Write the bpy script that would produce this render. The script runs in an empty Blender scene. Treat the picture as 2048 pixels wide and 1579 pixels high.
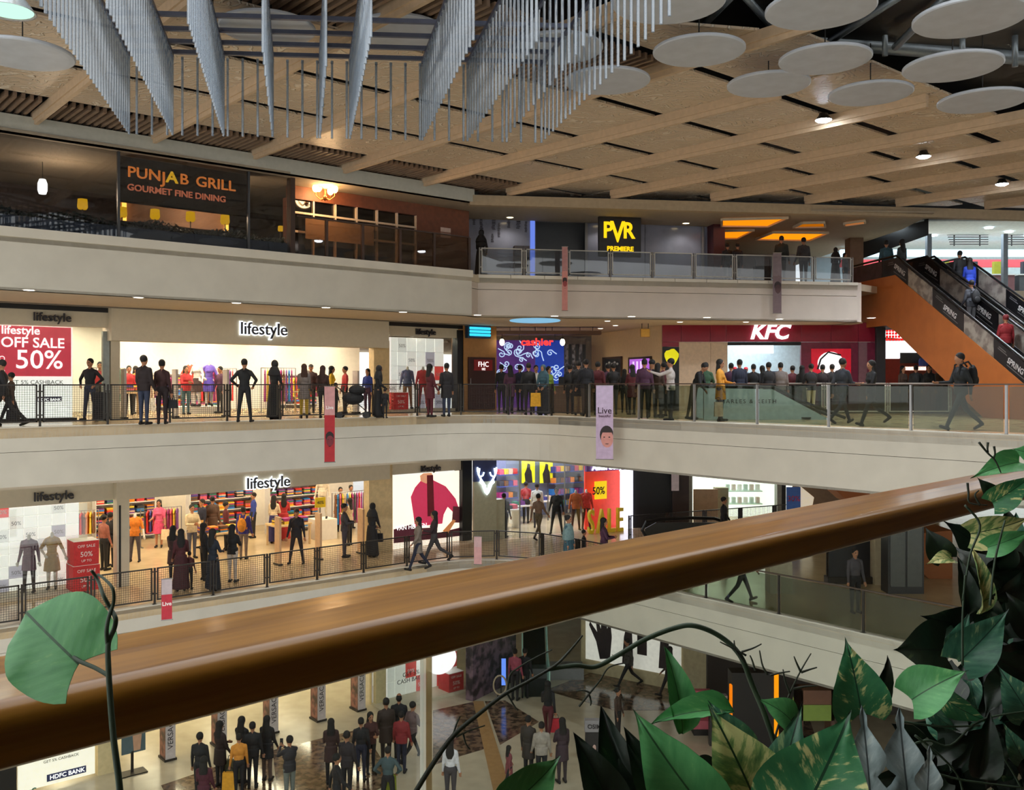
import bpy, bmesh, math, random
from mathutils import Matrix, Vector
import numpy as np
random.seed(7)
R_ = math.radians
FPX, HOR, IMW, IMH = 1870.0, 764.0, 2048.0, 1579.0
EYE = 1.10
scn = bpy.context.scene
col = scn.collection

# ------------------------------------------------------------------ camera
cam_d = bpy.data.cameras.new('camera'); cam = bpy.data.objects.new('camera', cam_d)
col.objects.link(cam); scn.camera = cam
cam.location = (0, 0, EYE); cam.rotation_euler = (R_(90), 0, 0)
cam_d.sensor_width = 36.0; cam_d.lens = FPX / IMW * 36.0
cam_d.shift_y = -(IMH / 2 - HOR) / IMW
cam_d.clip_start = 0.02; cam_d.clip_end = 300

# ------------------------------------------------------------------ world + exposure
wd = bpy.data.worlds.new('world'); scn.world = wd; wd.use_nodes = True
bg = wd.node_tree.nodes['Background']
bg.inputs[0].default_value = (0.98, 0.995, 0.985, 1); bg.inputs[1].default_value = 1.7
scn.view_settings.view_transform = 'Standard'; scn.view_settings.look = 'None'
scn.view_settings.exposure = 0.0; scn.view_settings.gamma = 1.0
scn.view_settings.use_curve_mapping = False
cy = scn.cycles
cy.max_bounces = 4; cy.diffuse_bounces = 3; cy.glossy_bounces = 2; cy.transmission_bounces = 2
cy.transparent_max_bounces = 10; cy.caustics_reflective = False; cy.caustics_refractive = False
cy.sample_clamp_indirect = 3.0
try:
    cy.use_denoising = True; cy.use_adaptive_sampling = True; cy.adaptive_threshold = 0.06; cy.adaptive_min_samples = 12; cy.use_light_tree = False
except Exception: pass

# ------------------------------------------------------------------ frames
ROT_A = R_(40)
FA = Matrix.Rotation(ROT_A, 4, 'Z')            # atrium frame: x along the long shop front, y into the shops
FC = Matrix.Identity(4)
CA, SA = math.cos(ROT_A), math.sin(ROT_A)
K0 = Vector((-1.2, 31.5, 0)); K_ANG = math.atan2(34.1 - 31.5, 12.6 + 1.2)
FK = Matrix.Translation(K0) @ Matrix.Rotation(K_ANG, 4, 'Z')   # upper gallery edge on the right
def A2C(u, w): return (CA * u - SA * w, SA * u + CA * w)
def C2A(x, y): return (CA * x + SA * y, -SA * x + CA * y)
def K2C(x, y):
    p = FK @ Vector((x, y, 0)); return (p.x, p.y)
def zp(px, py, Z):                              # pixel on a level plane -> (x, y)
    d = (EYE - Z) * FPX / (py - HOR); return ((px - IMW / 2) / FPX * d, d)
def dp(px, py, d):                              # pixel at a depth -> (x, y, z)
    return ((px - IMW / 2) / FPX * d, d, EYE + (HOR - py) / FPX * d)
def wp(px, py, w):                              # pixel on a plane parallel to the long shop front -> (u, z)
    r = (px - IMW / 2) / FPX; d = w / (CA - SA * r); return (CA * r * d + SA * d, EYE + (HOR - py) / FPX * d)
def up(px, py, u):
    r = (px - IMW / 2) / FPX; d = u / (SA + CA * r); return (-SA * r * d + CA * d, EYE + (HOR - py) / FPX * d)

# ------------------------------------------------------------------ materials
def lin(c):
    c = c / 255.0
    return c / 12.92 if c <= 0.04045 else ((c + 0.055) / 1.055) ** 2.4
def rgb(t): return (lin(t[0]), lin(t[1]), lin(t[2]), 1)
_mats = {}
def mat(c, rough=0.6, metal=0.0, emit=0.0, ecol=None, noise=0.06, scale=8.0, bump=0.0, spec=0.5, kind=None, c2=None, key=None):
    k = (c, rough, metal, emit, ecol, noise, scale, bump, spec, kind, c2)
    if k in _mats: return _mats[k]
    m = bpy.data.materials.new(key or ('surface_%d' % len(_mats))); m.use_nodes = True
    nt = m.node_tree; b = nt.nodes['Principled BSDF']
    b.inputs['Roughness'].default_value = rough; b.inputs['Metallic'].default_value = metal
    b.inputs['Specular IOR Level'].default_value = spec
    col4 = rgb(c)
    if noise > 0 or c2 is not None or bump > 0:
        tc = nt.nodes.new('ShaderNodeTexCoord'); nz = nt.nodes.new('ShaderNodeTexNoise')
        nz.inputs['Scale'].default_value = scale; nz.inputs['Detail'].default_value = 4
        nt.links.new(tc.outputs['Object'], nz.inputs['Vector'])
        rmp = nt.nodes.new('ShaderNodeValToRGB')
        if c2 is None:
            a = [max(0, x * (1 - noise * 1.6)) for x in col4[:3]]; d = [min(1, x * (1 + noise * 1.6)) for x in col4[:3]]
            rmp.color_ramp.elements[0].color = (*a, 1); rmp.color_ramp.elements[1].color = (*d, 1)
            rmp.color_ramp.elements[0].position = 0.3; rmp.color_ramp.elements[1].position = 0.7
        else:
            rmp.color_ramp.elements[0].color = col4; rmp.color_ramp.elements[1].color = rgb(c2)
            rmp.color_ramp.elements[0].position = 0.42; rmp.color_ramp.elements[1].position = 0.58
        nt.links.new(nz.outputs['Fac'], rmp.inputs['Fac'])
        nt.links.new(rmp.outputs['Color'], b.inputs['Base Color'])
        if bump > 0:
            bp = nt.nodes.new('ShaderNodeBump'); bp.inputs['Strength'].default_value = bump; bp.inputs['Distance'].default_value = 0.02
            nt.links.new(nz.outputs['Fac'], bp.inputs['Height']); nt.links.new(bp.outputs['Normal'], b.inputs['Normal'])
    else:
        b.inputs['Base Color'].default_value = col4
    if emit > 0:
        b.inputs['Emission Color'].default_value = rgb(ecol or c); b.inputs['Emission Strength'].default_value = emit
    _mats[k] = m
    return m
def glow(c, s, key=None):
    k = ('glow', c, s)
    if k in _mats: return _mats[k]
    m = bpy.data.materials.new(key or 'lit_%d' % len(_mats)); m.use_nodes = True
    nt = m.node_tree; nt.nodes.clear()
    e = nt.nodes.new('ShaderNodeEmission'); o = nt.nodes.new('ShaderNodeOutputMaterial')
    e.inputs[0].default_value = rgb(c); e.inputs[1].default_value = s
    nt.links.new(e.outputs[0], o.inputs[0]); _mats[k] = m
    return m
def glassmat(tint=(240, 244, 242), refl=0.05, alpha=0.015, key='clear_glass', rough=0.02):
    k = ('glass', tint, refl, alpha)
    if k in _mats: return _mats[k]
    m = bpy.data.materials.new(key); m.use_nodes = True
    nt = m.node_tree; nt.nodes.clear()
    o = nt.nodes.new('ShaderNodeOutputMaterial'); t = nt.nodes.new('ShaderNodeBsdfTransparent')
    g = nt.nodes.new('ShaderNodeBsdfGlossy'); d = nt.nodes.new('ShaderNodeBsdfDiffuse')
    m1 = nt.nodes.new('ShaderNodeMixShader'); m2 = nt.nodes.new('ShaderNodeMixShader')
    t.inputs[0].default_value = rgb(tint); g.inputs[0].default_value = (1, 1, 1, 1); g.inputs[1].default_value = rough
    d.inputs[0].default_value = rgb(tint)
    m1.inputs[0].default_value = alpha; m2.inputs[0].default_value = refl
    nt.links.new(t.outputs[0], m1.inputs[1]); nt.links.new(d.outputs[0], m1.inputs[2])
    nt.links.new(m1.outputs[0], m2.inputs[1]); nt.links.new(g.outputs[0], m2.inputs[2])
    nt.links.new(m2.outputs[0], o.inputs[0]); _mats[k] = m
    return m

# ------------------------------------------------------------------ mesh builder
class MB:
    def __init__(s): s.v = []; s.f = []; s.m = []
    def add(s, vs, fs, mi=0):
        n = len(s.v); s.v += [tuple(p) for p in vs]; s.f += [tuple(i + n for i in f) for f in fs]; s.m += [mi] * len(fs)
        return s
    def box(s, a, b, mi=0):
        x0, x1 = sorted((a[0], b[0])); y0, y1 = sorted((a[1], b[1])); z0, z1 = sorted((a[2], b[2]))
        return s.add([(x0,y0,z0),(x1,y0,z0),(x1,y1,z0),(x0,y1,z0),(x0,y0,z1),(x1,y0,z1),(x1,y1,z1),(x0,y1,z1)],
              [(0,3,2,1),(4,5,6,7),(0,1,5,4),(1,2,6,5),(2,3,7,6),(3,0,4,7)], mi)
    def bar(s, p0, p1, wd, ht, mi=0, upv=(0,0,1)):
        p0 = Vector(p0); p1 = Vector(p1); d = (p1 - p0)
        if d.length < 1e-6: return s
        d.normalize(); upv = Vector(upv)
        sd = d.cross(upv)
        if sd.length < 1e-4: sd = d.cross(Vector((1,0,0)))
        sd.normalize(); u2 = sd.cross(d)
        a = sd * wd / 2; b = u2 * ht / 2
        vs = [p0 - a - b, p0 + a - b, p0 + a + b, p0 - a + b, p1 - a - b, p1 + a - b, p1 + a + b, p1 - a + b]
        return s.add(vs, [(0,1,2,3),(7,6,5,4),(0,4,5,1),(1,5,6,2),(2,6,7,3),(3,7,4,0)], mi)
    def cyl(s, p0, p1, r0, r1=None, n=10, mi=0, caps=True):
        r1 = r0 if r1 is None else r1
        p0 = Vector(p0); p1 = Vector(p1); d = (p1 - p0).normalized()
        a = d.cross(Vector((0,0,1)))
        if a.length < 1e-4: a = Vector((1,0,0))
        a.normalize(); b = d.cross(a)
        vs = []
        for p, r in ((p0, r0), (p1, r1)):
            for i in range(n):
                t = 2 * math.pi * i / n; vs.append(p + (a * math.cos(t) + b * math.sin(t)) * r)
        fs = [(i, i + n, (i + 1) % n + n, (i + 1) % n) for i in range(n)]
        if caps: fs += [tuple(range(n)), tuple(range(2 * n - 1, n - 1, -1))]
        return s.add(vs, fs, mi)
    def tube(s, pts, r, n=8, mi=0, r_end=None):
        pts = [Vector(p) for p in pts]; N = len(pts); rings = []; prev = None
        for i, p in enumerate(pts):
            d = (pts[min(i + 1, N - 1)] - pts[max(i - 1, 0)]).normalized()
            a = d.cross(Vector((0,0,1))) if prev is None else prev - d * prev.dot(d)
            if a.length < 1e-4: a = Vector((1,0,0)) - d * d.x
            a.normalize(); prev = a; b = d.cross(a)
            rr = r if r_end is None else r + (r_end - r) * i / (N - 1)
            rings.append([p + (a * math.cos(2*math.pi*k/n) + b * math.sin(2*math.pi*k/n)) * rr for k in range(n)])
        vs = [q for rg in rings for q in rg]; fs = []
        for i in range(N - 1):
            for k in range(n): fs.append((i*n+k, (i+1)*n+k, (i+1)*n+(k+1)%n, i*n+(k+1)%n))
        fs += [tuple(range(n)), tuple(range(N*n-1, (N-1)*n-1, -1))]
        return s.add(vs, fs, mi)
    def prism(s, pts, z0, z1, mi=0, top=None):       # polygon in xy, extruded in z
        n = len(pts)
        vs = [(p[0], p[1], z0) for p in pts] + [(p[0], p[1], z1) for p in pts]
        fs = [tuple(range(n - 1, -1, -1)), tuple(range(n, 2 * n))] + [(i, (i+1) % n, (i+1) % n + n, i + n) for i in range(n)]
        return s.add(vs, fs, mi)
    def prism_xz(s, pts, y0, y1, mi=0):              # polygon in xz, extruded in y
        n = len(pts)
        vs = [(p[0], y0, p[1]) for p in pts] + [(p[0], y1, p[1]) for p in pts]
        fs = [tuple(range(n)), tuple(range(2*n-1, n-1, -1))] + [(i, i + n, (i+1) % n + n, (i+1) % n) for i in range(n)]
        return s.add(vs, fs, mi)
    def prism_yz(s, pts, x0, x1, mi=0):
        n = len(pts)
        vs = [(x0, p[0], p[1]) for p in pts] + [(x1, p[0], p[1]) for p in pts]
        fs = [tuple(range(n-1,-1,-1)), tuple(range(n, 2*n))] + [(i, (i+1) % n, (i+1) % n + n, i + n) for i in range(n)]
        return s.add(vs, fs, mi)
    def lathe(s, prof, n=16, c=(0,0,0), mi=0):       # prof: (r, z)
        vs = []
        for r, z in prof:
            for k in range(n): vs.append((c[0] + r*math.cos(2*math.pi*k/n), c[1] + r*math.sin(2*math.pi*k/n), c[2] + z))
        fs = []
        for i in range(len(prof) - 1):
            for k in range(n): fs.append((i*n+k, i*n+(k+1)%n, (i+1)*n+(k+1)%n, (i+1)*n+k))
        fs += [tuple(range(n-1,-1,-1)), tuple(range((len(prof)-1)*n, len(prof)*n))]
        return s.add(vs, fs, mi)
    def ell(s, c, r, n=10, k=7, mi=0):
        prof = []
        vs = []
        for j in range(k + 1):
            t = math.pi * j / k
            rr = max(math.sin(t), 0.02)
            for i in range(n):
                a = 2*math.pi*i/n; vs.append((c[0] + r[0]*rr*math.cos(a), c[1] + r[1]*rr*math.sin(a), c[2] - r[2]*math.cos(t)))
        fs = [(j*n+i, j*n+(i+1)%n, (j+1)*n+(i+1)%n, (j+1)*n+i) for j in range(k) for i in range(n)]
        fs += [tuple(range(n-1,-1,-1)), tuple(range(k*n, (k+1)*n))]
        return s.add(vs, fs, mi)
    def ribbon(s, line, z0, z1, th, mi=0):            # wall along a polyline, thickness to the left side
        L = [Vector((p[0], p[1])) for p in line]; off = []
        for i in range(len(L)):
            d0 = (L[i] - L[i-1]).normalized() if i > 0 else None
            d1 = (L[i+1] - L[i]).normalized() if i < len(L) - 1 else None
            d = d1 if d0 is None else d0 if d1 is None else (d0 + d1).normalized()
            nrm = Vector((-d.y, d.x)); sc = 1.0
            if d0 is not None and d1 is not None: sc = 1.0 / max(0.4, nrm.dot(Vector((-d0.y, d0.x))))
            off.append(L[i] + nrm * th * sc)
        n = len(L)
        vs = [(p.x, p.y, z0) for p in L] + [(p.x, p.y, z1) for p in L] + [(p.x, p.y, z0) for p in off] + [(p.x, p.y, z1) for p in off]
        fs = []
        for i in range(n - 1):
            fs += [(i, i+1, n+i+1, n+i), (2*n+i+1, 2*n+i, 3*n+i, 3*n+i+1), (n+i, n+i+1, 3*n+i+1, 3*n+i), (i+1, i, 2*n+i, 2*n+i+1)]
        fs += [(0, n, 3*n, 2*n), (n-1, 3*n-1, 4*n-1, 2*n-1)]
        return s.add(vs, fs, mi)
    def mesh(s, name, mats, smooth=False):
        me = bpy.data.meshes.new(name); me.from_pydata(s.v, [], s.f)
        for m in (mats if isinstance(mats, (list, tuple)) else [mats]): me.materials.append(m)
        if any(s.m): me.polygons.foreach_set('material_index', s.m)
        if smooth: me.polygons.foreach_set('use_smooth', [True] * len(me.polygons))
        me.update(); return me
    def build(s, name, mats, parent=None, frame=None, loc=(0,0,0), rz=0.0, smooth=False, label=None, cat=None, group=None, kind=None):
        return link(name, s.mesh(name, mats, smooth), parent, frame, loc, rz, label, cat, group, kind)
def tag(o, label=None, cat=None, group=None, kind=None):
    if label: o['label'] = label
    if cat: o['category'] = cat
    if group: o['group'] = group
    if kind: o['kind'] = kind
    return o
def link(name, data, parent=None, frame=None, loc=(0,0,0), rz=0.0, label=None, cat=None, group=None, kind=None):
    o = bpy.data.objects.new(name, data); col.objects.link(o)
    if parent is not None:
        o.parent = parent; o.location = loc; o.rotation_euler = (0, 0, rz)
    else:
        o.matrix_world = (frame or FC) @ Matrix.Translation(loc) @ Matrix.Rotation(rz, 4, 'Z')
    return tag(o, label, cat, group, kind)
def empty(name, label, cat, loc=(0,0,0), frame=None, rz=0.0, group=None, kind=None):
    o = link(name, None, None, frame, loc, rz, label, cat, group, kind); o.empty_display_size = 0.2
    return o
def copy_tree(o, loc=None, frame=None, rz=0.0, label=None, parent=None, group=None):
    c = o.copy(); col.objects.link(c)
    if parent is not None: c.parent = parent
    elif loc is not None: c.matrix_world = (frame or FC) @ Matrix.Translation(loc) @ Matrix.Rotation(rz, 4, 'Z')
    if label: c['label'] = label
    if group: c['group'] = group
    for ch in list(o.children): copy_tree(ch, parent=c)
    return c
def text(name, body, size, m, parent=None, frame=None, loc=(0,0,0), rot=None, extrude=0.015, align='CENTER', shear=0.0, offset=0.0, sx=1.0, space=1.0, label=None, cat=None, spin=0.0):
    cu = bpy.data.curves.new(name, 'FONT'); cu.body = body; cu.size = size; cu.extrude = extrude
    cu.align_x = align; cu.shear = shear; cu.offset = offset; cu.space_character = space; cu.resolution_u = 3
    tmp = bpy.data.objects.new('tmp_text', cu)
    me = bpy.data.meshes.new_from_object(tmp); me.name = name
    bpy.data.objects.remove(tmp); bpy.data.curves.remove(cu)
    # text lies in xy; stand it up (x right, z up, facing -y)
    T = Matrix.Rotation(R_(90), 4, 'X') @ Matrix.Rotation(spin, 4, 'Z') @ Matrix.Diagonal((sx, 1, 1, 1))
    me.transform((rot or Matrix.Identity(4)) @ T)
    me.materials.clear(); me.materials.append(m)
    return link(name, me, parent, frame, loc, 0, label, cat)
# ================================================================== STRUCTURE
Z0, Z1, Z2, Z3 = -9.56, -4.78, 0.0, 4.70
S1, S2, S3, S4 = -6.26, -1.48, 3.30, 7.05      # soffit heights
ZC = 7.60                                       # atrium ceiling
M_CREAM = mat((208, 203, 190), 0.75, noise=0.03, scale=1.5)
M_CREAM2 = mat((216, 210, 196), 0.7, noise=0.03, scale=1.5)
M_SOFFIT = mat((196, 180, 156), 0.8, noise=0.03)
M_DARK = mat((24, 22, 22), 0.6, noise=0.1)
M_BLACK = mat((10, 10, 12), 0.5, noise=0.05)
M_STEEL = mat((150, 150, 150), 0.35, metal=0.8, noise=0.03)
M_STEELD = mat((58, 54, 50), 0.45, metal=0.6, noise=0.05)
M_WHITE = mat((236, 232, 224), 0.6, noise=0.02)
M_FLOOR = mat((214, 190, 150), 0.16, noise=0.06, scale=2.0, spec=0.6)
M_FLOOR2 = mat((196, 184, 160), 0.22, noise=0.06, scale=2.0)
M_MARBLE = mat((74, 56, 44), 0.12, noise=0, c2=(128, 104, 84), scale=4.5, spec=0.7)
M_BAND = mat((176, 138, 92), 0.2, noise=0.05)
GL = glassmat()

def arcpts(cu, cw, r, a0, a1, n):
    return [(cu + r * math.cos(R_(a0 + (a1 - a0) * i / n)), cw + r * math.sin(R_(a0 + (a1 - a0) * i / n))) for i in range(n + 1)]
E12A = [(-8, 24.9)] + arcpts(17.3, 21.9, 3.0, 90, 0, 12) + [(20.3, -4.0)]
E12 = [A2C(*p) for p in E12A]
KEND = 14.05
E3L = [A2C(-8, 24.9), A2C(18.9, 24.6)]
E3R = [K2C(0, 0), K2C(KEND, 0)]
E3Rb = [A2C(18.86, 24.62), K2C(0.05, 0), K2C(KEND, 0)]
E3 = E3L + [K2C(0.1, 0.0)] + [K2C(KEND, 0)]
# --- floors
def far_poly(edge, extra): return edge + extra
OUT = [A2C(60, -4), A2C(60, 60), A2C(-8, 60)]
def fl(name, pts, z1, th, m, label): return MB().prism(pts[::-1], z1 - th, z1).build(name, m, label=label, kind='structure')
fl('floor', [A2C(-12, -12), A2C(60, -12), A2C(60, 60), A2C(-12, 60)][::1], Z0, 0.2, M_FLOOR2, 'polished stone floor of the ground level court')
fl('floor', E12 + OUT, Z1, 0.25, M_FLOOR, 'polished cream walkway floor of the first gallery')
fl('floor', E12 + OUT, Z2, 0.25, M_FLOOR, 'polished cream walkway floor of the gallery level with the viewer')
ESC_U0, ESC_U1, ESC_WT = 31.0, 36.2, 18.3
L3poly = E3 + [A2C(36.4, 18.4), A2C(36.4, 17.2), A2C(42, 13.2), A2C(60, 3), A2C(60, 60), A2C(-8, 60)]
fl('floor', L3poly, Z3, 0.25, M_FLOOR2, 'walkway floor of the upper gallery')
# soffits (ceilings over the galleries)
def cl(pts, z0, m, label): return MB().prism(pts[::-1], z0, z0 + 0.06).build('ceiling', m, label=label, kind='structure')
cl(E12 + OUT, S1, M_SOFFIT, 'flat cream soffit above the ground level shops')
cl(E12 + OUT, S2, M_SOFFIT, 'flat cream soffit above the first gallery')
cl([A2C(-8, 24.9), A2C(18.9, 24.6), K2C(0.1, 0), K2C(KEND, 0), A2C(32.6, 18.4), A2C(36.4, 24), A2C(60, 24), A2C(60, 60), A2C(-8, 60)], S3, M_SOFFIT, 'flat cream soffit with downlights above the middle gallery')
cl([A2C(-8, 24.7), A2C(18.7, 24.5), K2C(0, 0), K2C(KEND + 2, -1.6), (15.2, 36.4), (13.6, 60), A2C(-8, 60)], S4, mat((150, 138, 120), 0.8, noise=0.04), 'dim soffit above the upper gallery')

# --- slab edges
def slab_edge(nm, line, z0, z1, label):
    o = empty(nm, label, 'wall', kind='structure')
    h = z1 - z0
    MB().ribbon(line, z0, z0 + h * 0.60, 0.20).build('lower_band', M_CREAM, o)
    MB().ribbon(line, z0 + h * 0.607, z1 - 0.10, 0.20).build('upper_band', M_CREAM, o)
    MB().ribbon([(p[0], p[1]) for p in line], z1 - 0.095, z1 + 0.02, 0.26).build('coping', M_CREAM2, o)
    return o
slab_edge('trim_1', E12, S1, Z1, 'cream edge wall of the first gallery slab')
slab_edge('trim_2', E12, S2, Z2, 'cream curved edge wall of the middle gallery slab')
o = empty('trim_3', 'cream edge wall of the upper gallery below the restaurant', 'wall', kind='structure')
MB().ribbon(E3L, S3, 4.56, 0.2).build('lower_band', M_CREAM, o)
E3Lo = [A2C(-8, 24.82), A2C(18.9, 24.52)]
MB().ribbon(E3Lo, 4.57, 4.80, 0.3).build('coping', M_CREAM2, o)
o = empty('trim_4', 'pale edge wall of the upper gallery below the cinema', 'wall', kind='structure')
M_PALE = mat((204, 192, 180), 0.75, noise=0.03, scale=1.5)
MB().ribbon(E3Rb, S3, 4.22, 0.2).build('lower_band', M_PALE, o)
MB().ribbon(E3Rb, 4.235, 4.62, 0.2).build('upper_band', M_PALE, o)
for i in range(12):
    x0 = i * KEND / 12
    MB().box((x0 + 0.01, -0.05, 4.62), (x0 + KEND / 12 - 0.01, 0.25, 4.73)).build('coping_stone', M_CREAM2, o, loc=K0, rz=K_ANG)
MB().box((KEND - 0.05, 0, S3), (KEND + 0.15, 3.0, 4.73)).build('end_wall', M_PALE, o, loc=K0, rz=K_ANG)

# --- atrium ceiling: beams, panels, slats
M_PANEL = mat((188, 160, 128), 0.75, noise=0.10, scale=3.0, bump=0.0)
def swirl_mat():
    m = bpy.data.materials.new('embossed_plaster'); m.use_nodes = True; nt = m.node_tree; b = nt.nodes['Principled BSDF']
    b.inputs['Roughness'].default_value = 0.42
    tc = nt.nodes.new('ShaderNodeTexCoord'); nz = nt.nodes.new('ShaderNodeTexNoise'); wv = nt.nodes.new('ShaderNodeTexWave')
    nz.inputs['Scale'].default_value = 1.1; nz.inputs['Detail'].default_value = 2
    nt.links.new(tc.outputs['Object'], nz.inputs['Vector'])
    mx = nt.nodes.new('ShaderNodeMixRGB'); mx.inputs[0].default_value = 0.55
    nt.links.new(tc.outputs['Object'], mx.inputs[1]); nt.links.new(nz.outputs['Color'], mx.inputs[2])
    wv.wave_type = 'RINGS'; wv.inputs['Scale'].default_value = 5.2; wv.inputs['Distortion'].default_value = 9.0
    wv.inputs['Detail'].default_value = 2; wv.inputs['Detail Scale'].default_value = 1.3
    nt.links.new(mx.outputs[0], wv.inputs['Vector'])
    rp = nt.nodes.new('ShaderNodeValToRGB'); rp.color_ramp.elements[0].position = 0.62; rp.color_ramp.elements[1].position = 0.95
    nt.links.new(wv.outputs['Fac'], rp.inputs['Fac'])
    bp = nt.nodes.new('ShaderNodeBump'); bp.inputs['Strength'].default_value = 0.9; bp.inputs['Distance'].default_value = 0.05
    nt.links.new(rp.outputs['Color'], bp.inputs['Height']); nt.links.new(bp.outputs['Normal'], b.inputs['Normal'])
    cr = nt.nodes.new('ShaderNodeMixRGB'); nt.links.new(rp.outputs['Color'], cr.inputs[0])
    cr.inputs[1].default_value = rgb((204, 182, 156)); cr.inputs[2].default_value = rgb((224, 210, 190))
    nt.links.new(cr.outputs[0], b.inputs['Base Color'])
    return m
M_SWIRL = swirl_mat()
M_BEAM = mat((196, 170, 140), 0.6, noise=0.05)
M_SLAT = mat((136, 112, 92), 0.6, noise=0.08)
ceil = empty('ceiling', 'tan atrium ceiling of embossed panels between long beams', 'ceiling', kind='structure')
BE = [(2.9, 3.0), (5.7, 5.95), (8.5, 8.9), (11.25, 11.8), (14.05, 14.85), (16.9, 18.0), (19.9, 21.0), (22.8, 24.0), (25.7, 26.8), (28.5, 29.6), (31.3, 32.4), (34.1, 35.2), (36.9, 38.0), (39.7, 40.8)]
WA, WB = 24.9, 6.0
def bu(k, w):
    a, b = BE[k]; return a + (b - a) * (WA - w) / (WA - WB)
def far_w(u): return min(24.75, 24.75 - max(0, u - 18.9) * 0.645)
def clip(poly, nx, ny, c):
    out = []
    for i in range(len(poly)):
        p, q = poly[i], poly[(i + 1) % len(poly)]
        a = nx * p[0] + ny * p[1] - c; b = nx * q[0] + ny * q[1] - c
        if a >= 0: out.append(p)
        if (a >= 0) != (b >= 0):
            t = a / (a - b); out.append((p[0] + (q[0] - p[0]) * t, p[1] + (q[1] - p[1]) * t))
    return out
def clip_near(poly):
    cx = sum(p[0] for p in poly) / len(poly)
    if cx > 0.6: return clip(poly, -0.2, 1.0, 16.7 - 0.2 * 1.6)
    return clip(poly, 0, 1, 12.0)
FARL = (A2C(18.9, 26.2), A2C(40, 26.2 - 21.1 * 0.645))
_fd = (FARL[1][0] - FARL[0][0], FARL[1][1] - FARL[0][1])
def clip_far(poly): return clip(poly, _fd[1], -_fd[0], _fd[1] * FARL[0][0] - _fd[0] * FARL[0][1])
SLOT = 0.15
for k in range(len(BE) - 1):
    uc = (BE[k][0] + BE[k + 1][0]) / 2
    fw = far_w(uc)
    if 7 <= k <= 7: cuts = [19.2, 16.45, 13.7, 11.0, 8.2]
    elif k > 7: cuts = [20.9, 18.2, 15.45, 12.7, 10.0, 7.3, 4.6]
    else: cuts = [23.3, 20.6, 17.9, 15.15, 12.4, 9.7]
    ws = [26.0] + cuts
    for j in range(len(ws) - 1):
        wa, wb = ws[j] - SLOT, ws[j + 1] + SLOT
        slat = (k <= 5 and j == 0) or (k in (1, 2, 3) and j == 4)
        if slat:
            w_hi, w_lo = (24.9, 23.32) if j == 0 else (15.0, 12.5)
            n = 15
            for i in range(n):
                t0 = (i + 0.22) / n
                u0 = bu(k, w_hi) + 0.10 + (bu(k + 1, w_hi) - bu(k, w_hi) - 0.2) * t0
                u1 = bu(k, w_lo) + 0.10 + (bu(k + 1, w_lo) - bu(k, w_lo) - 0.2) * t0
                p0, p1 = A2C(u0, w_hi), A2C(u1, w_lo)
                MB().bar((p0[0], p0[1], ZC - 0.02), (p1[0], p1[1], ZC - 0.02), 0.075, 0.12).build('slat', M_SLAT, ceil)
            continue
        poly = [(bu(k, wa) + 0.05, wa), (bu(k + 1, wa) - 0.05, wa), (bu(k + 1, wb) - 0.05, wb), (bu(k, wb) + 0.05, wb)]
        poly = [A2C(*p) for p in poly]
        poly = clip_far(clip_near(poly)) if poly else poly
        if len(poly) < 3: continue
        ar = abs(sum(poly[i][0] * poly[(i+1) % len(poly)][1] - poly[(i+1) % len(poly)][0] * poly[i][1] for i in range(len(poly)))) / 2
        if ar < 0.15: continue
        MB().prism(poly, ZC, ZC + 0.05).build('panel', M_SWIRL, ceil)
for k in range(len(BE)):
    wf = far_w(BE[k][0]) + (0.05 if k <= 5 else -0.1)
    wn = 9.0 if k <= 4 else 11.9 - (k - 5) * 1.75
    if wn > wf - 1: continue
    p0, p1 = A2C(bu(k, wf), wf), A2C(bu(k, wn), wn)
    MB().bar((p0[0], p0[1], ZC - 0.09), (p1[0], p1[1], ZC - 0.09), 0.17, 0.20).bar((p0[0], p0[1], ZC - 0.24), (p1[0], p1[1], ZC - 0.24), 0.09, 0.11).build('beam', M_BEAM, ceil)
MB().prism([(-34, 13), (60, 13), (60, 48), (-34, 48)], ZC + 0.5, ZC + 0.55).build('void_sheet', M_BLACK, ceil)  # black sheet stands for the dark void; front edge cut back for light
# white-grey edge beam under the ceiling over the restaurant front
MB().ribbon([A2C(-8, 24.85), A2C(18.9, 24.45)], 7.05, 7.47, 0.25).build('trim_5', mat((178, 178, 168), 0.6, noise=0.03), label='grey edge beam of the ceiling above the restaurant', kind='structure')
MB().ribbon([A2C(18.75, 24.5), A2C(32.6, 15.9), A2C(40, 11.4)], 6.95, 7.28, 0.3).build('trim_6', mat((160, 142, 116), 0.7, noise=0.05), label='tan edge beam of the ceiling above the cinema', kind='structure')

# --- roof truss in the dark opening
tr = empty('roof_truss', 'blue-grey tubular steel roof truss behind the round discs', 'truss', loc=dp(1640, 80, 19.0))
def trl(p): return Vector(p) - Vector(dp(1640, 80, 19.0))
M_TUBE = mat((132, 142, 150), 0.35, metal=0.5, noise=0.06)
MB().cyl(trl(dp(1150, 40, 18.3)), trl(dp(2150, 120, 20.2)), 0.19, n=14).build('lower_chord', M_TUBE, tr, smooth=True)
MB().cyl(trl(dp(1150, 5, 18.8)), trl(dp(2150, 88, 20.7)), 0.20, n=14).build('upper_chord', M_TUBE, tr, smooth=True)
for a, b in (((1395, 62), (1480, -25)), ((1660, 82), (1835, -30)), ((1790, 95), (1905, -20)), ((1930, 70), (2060, -20)), ((1320, 52), (1230, -20)), ((1560, 70), (1470, -30))):
    MB().cyl(trl(dp(*a, 18.7)), trl(dp(*b, 16.5)), 0.075, n=8).build('diagonal', M_TUBE, tr, smooth=True)
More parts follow.
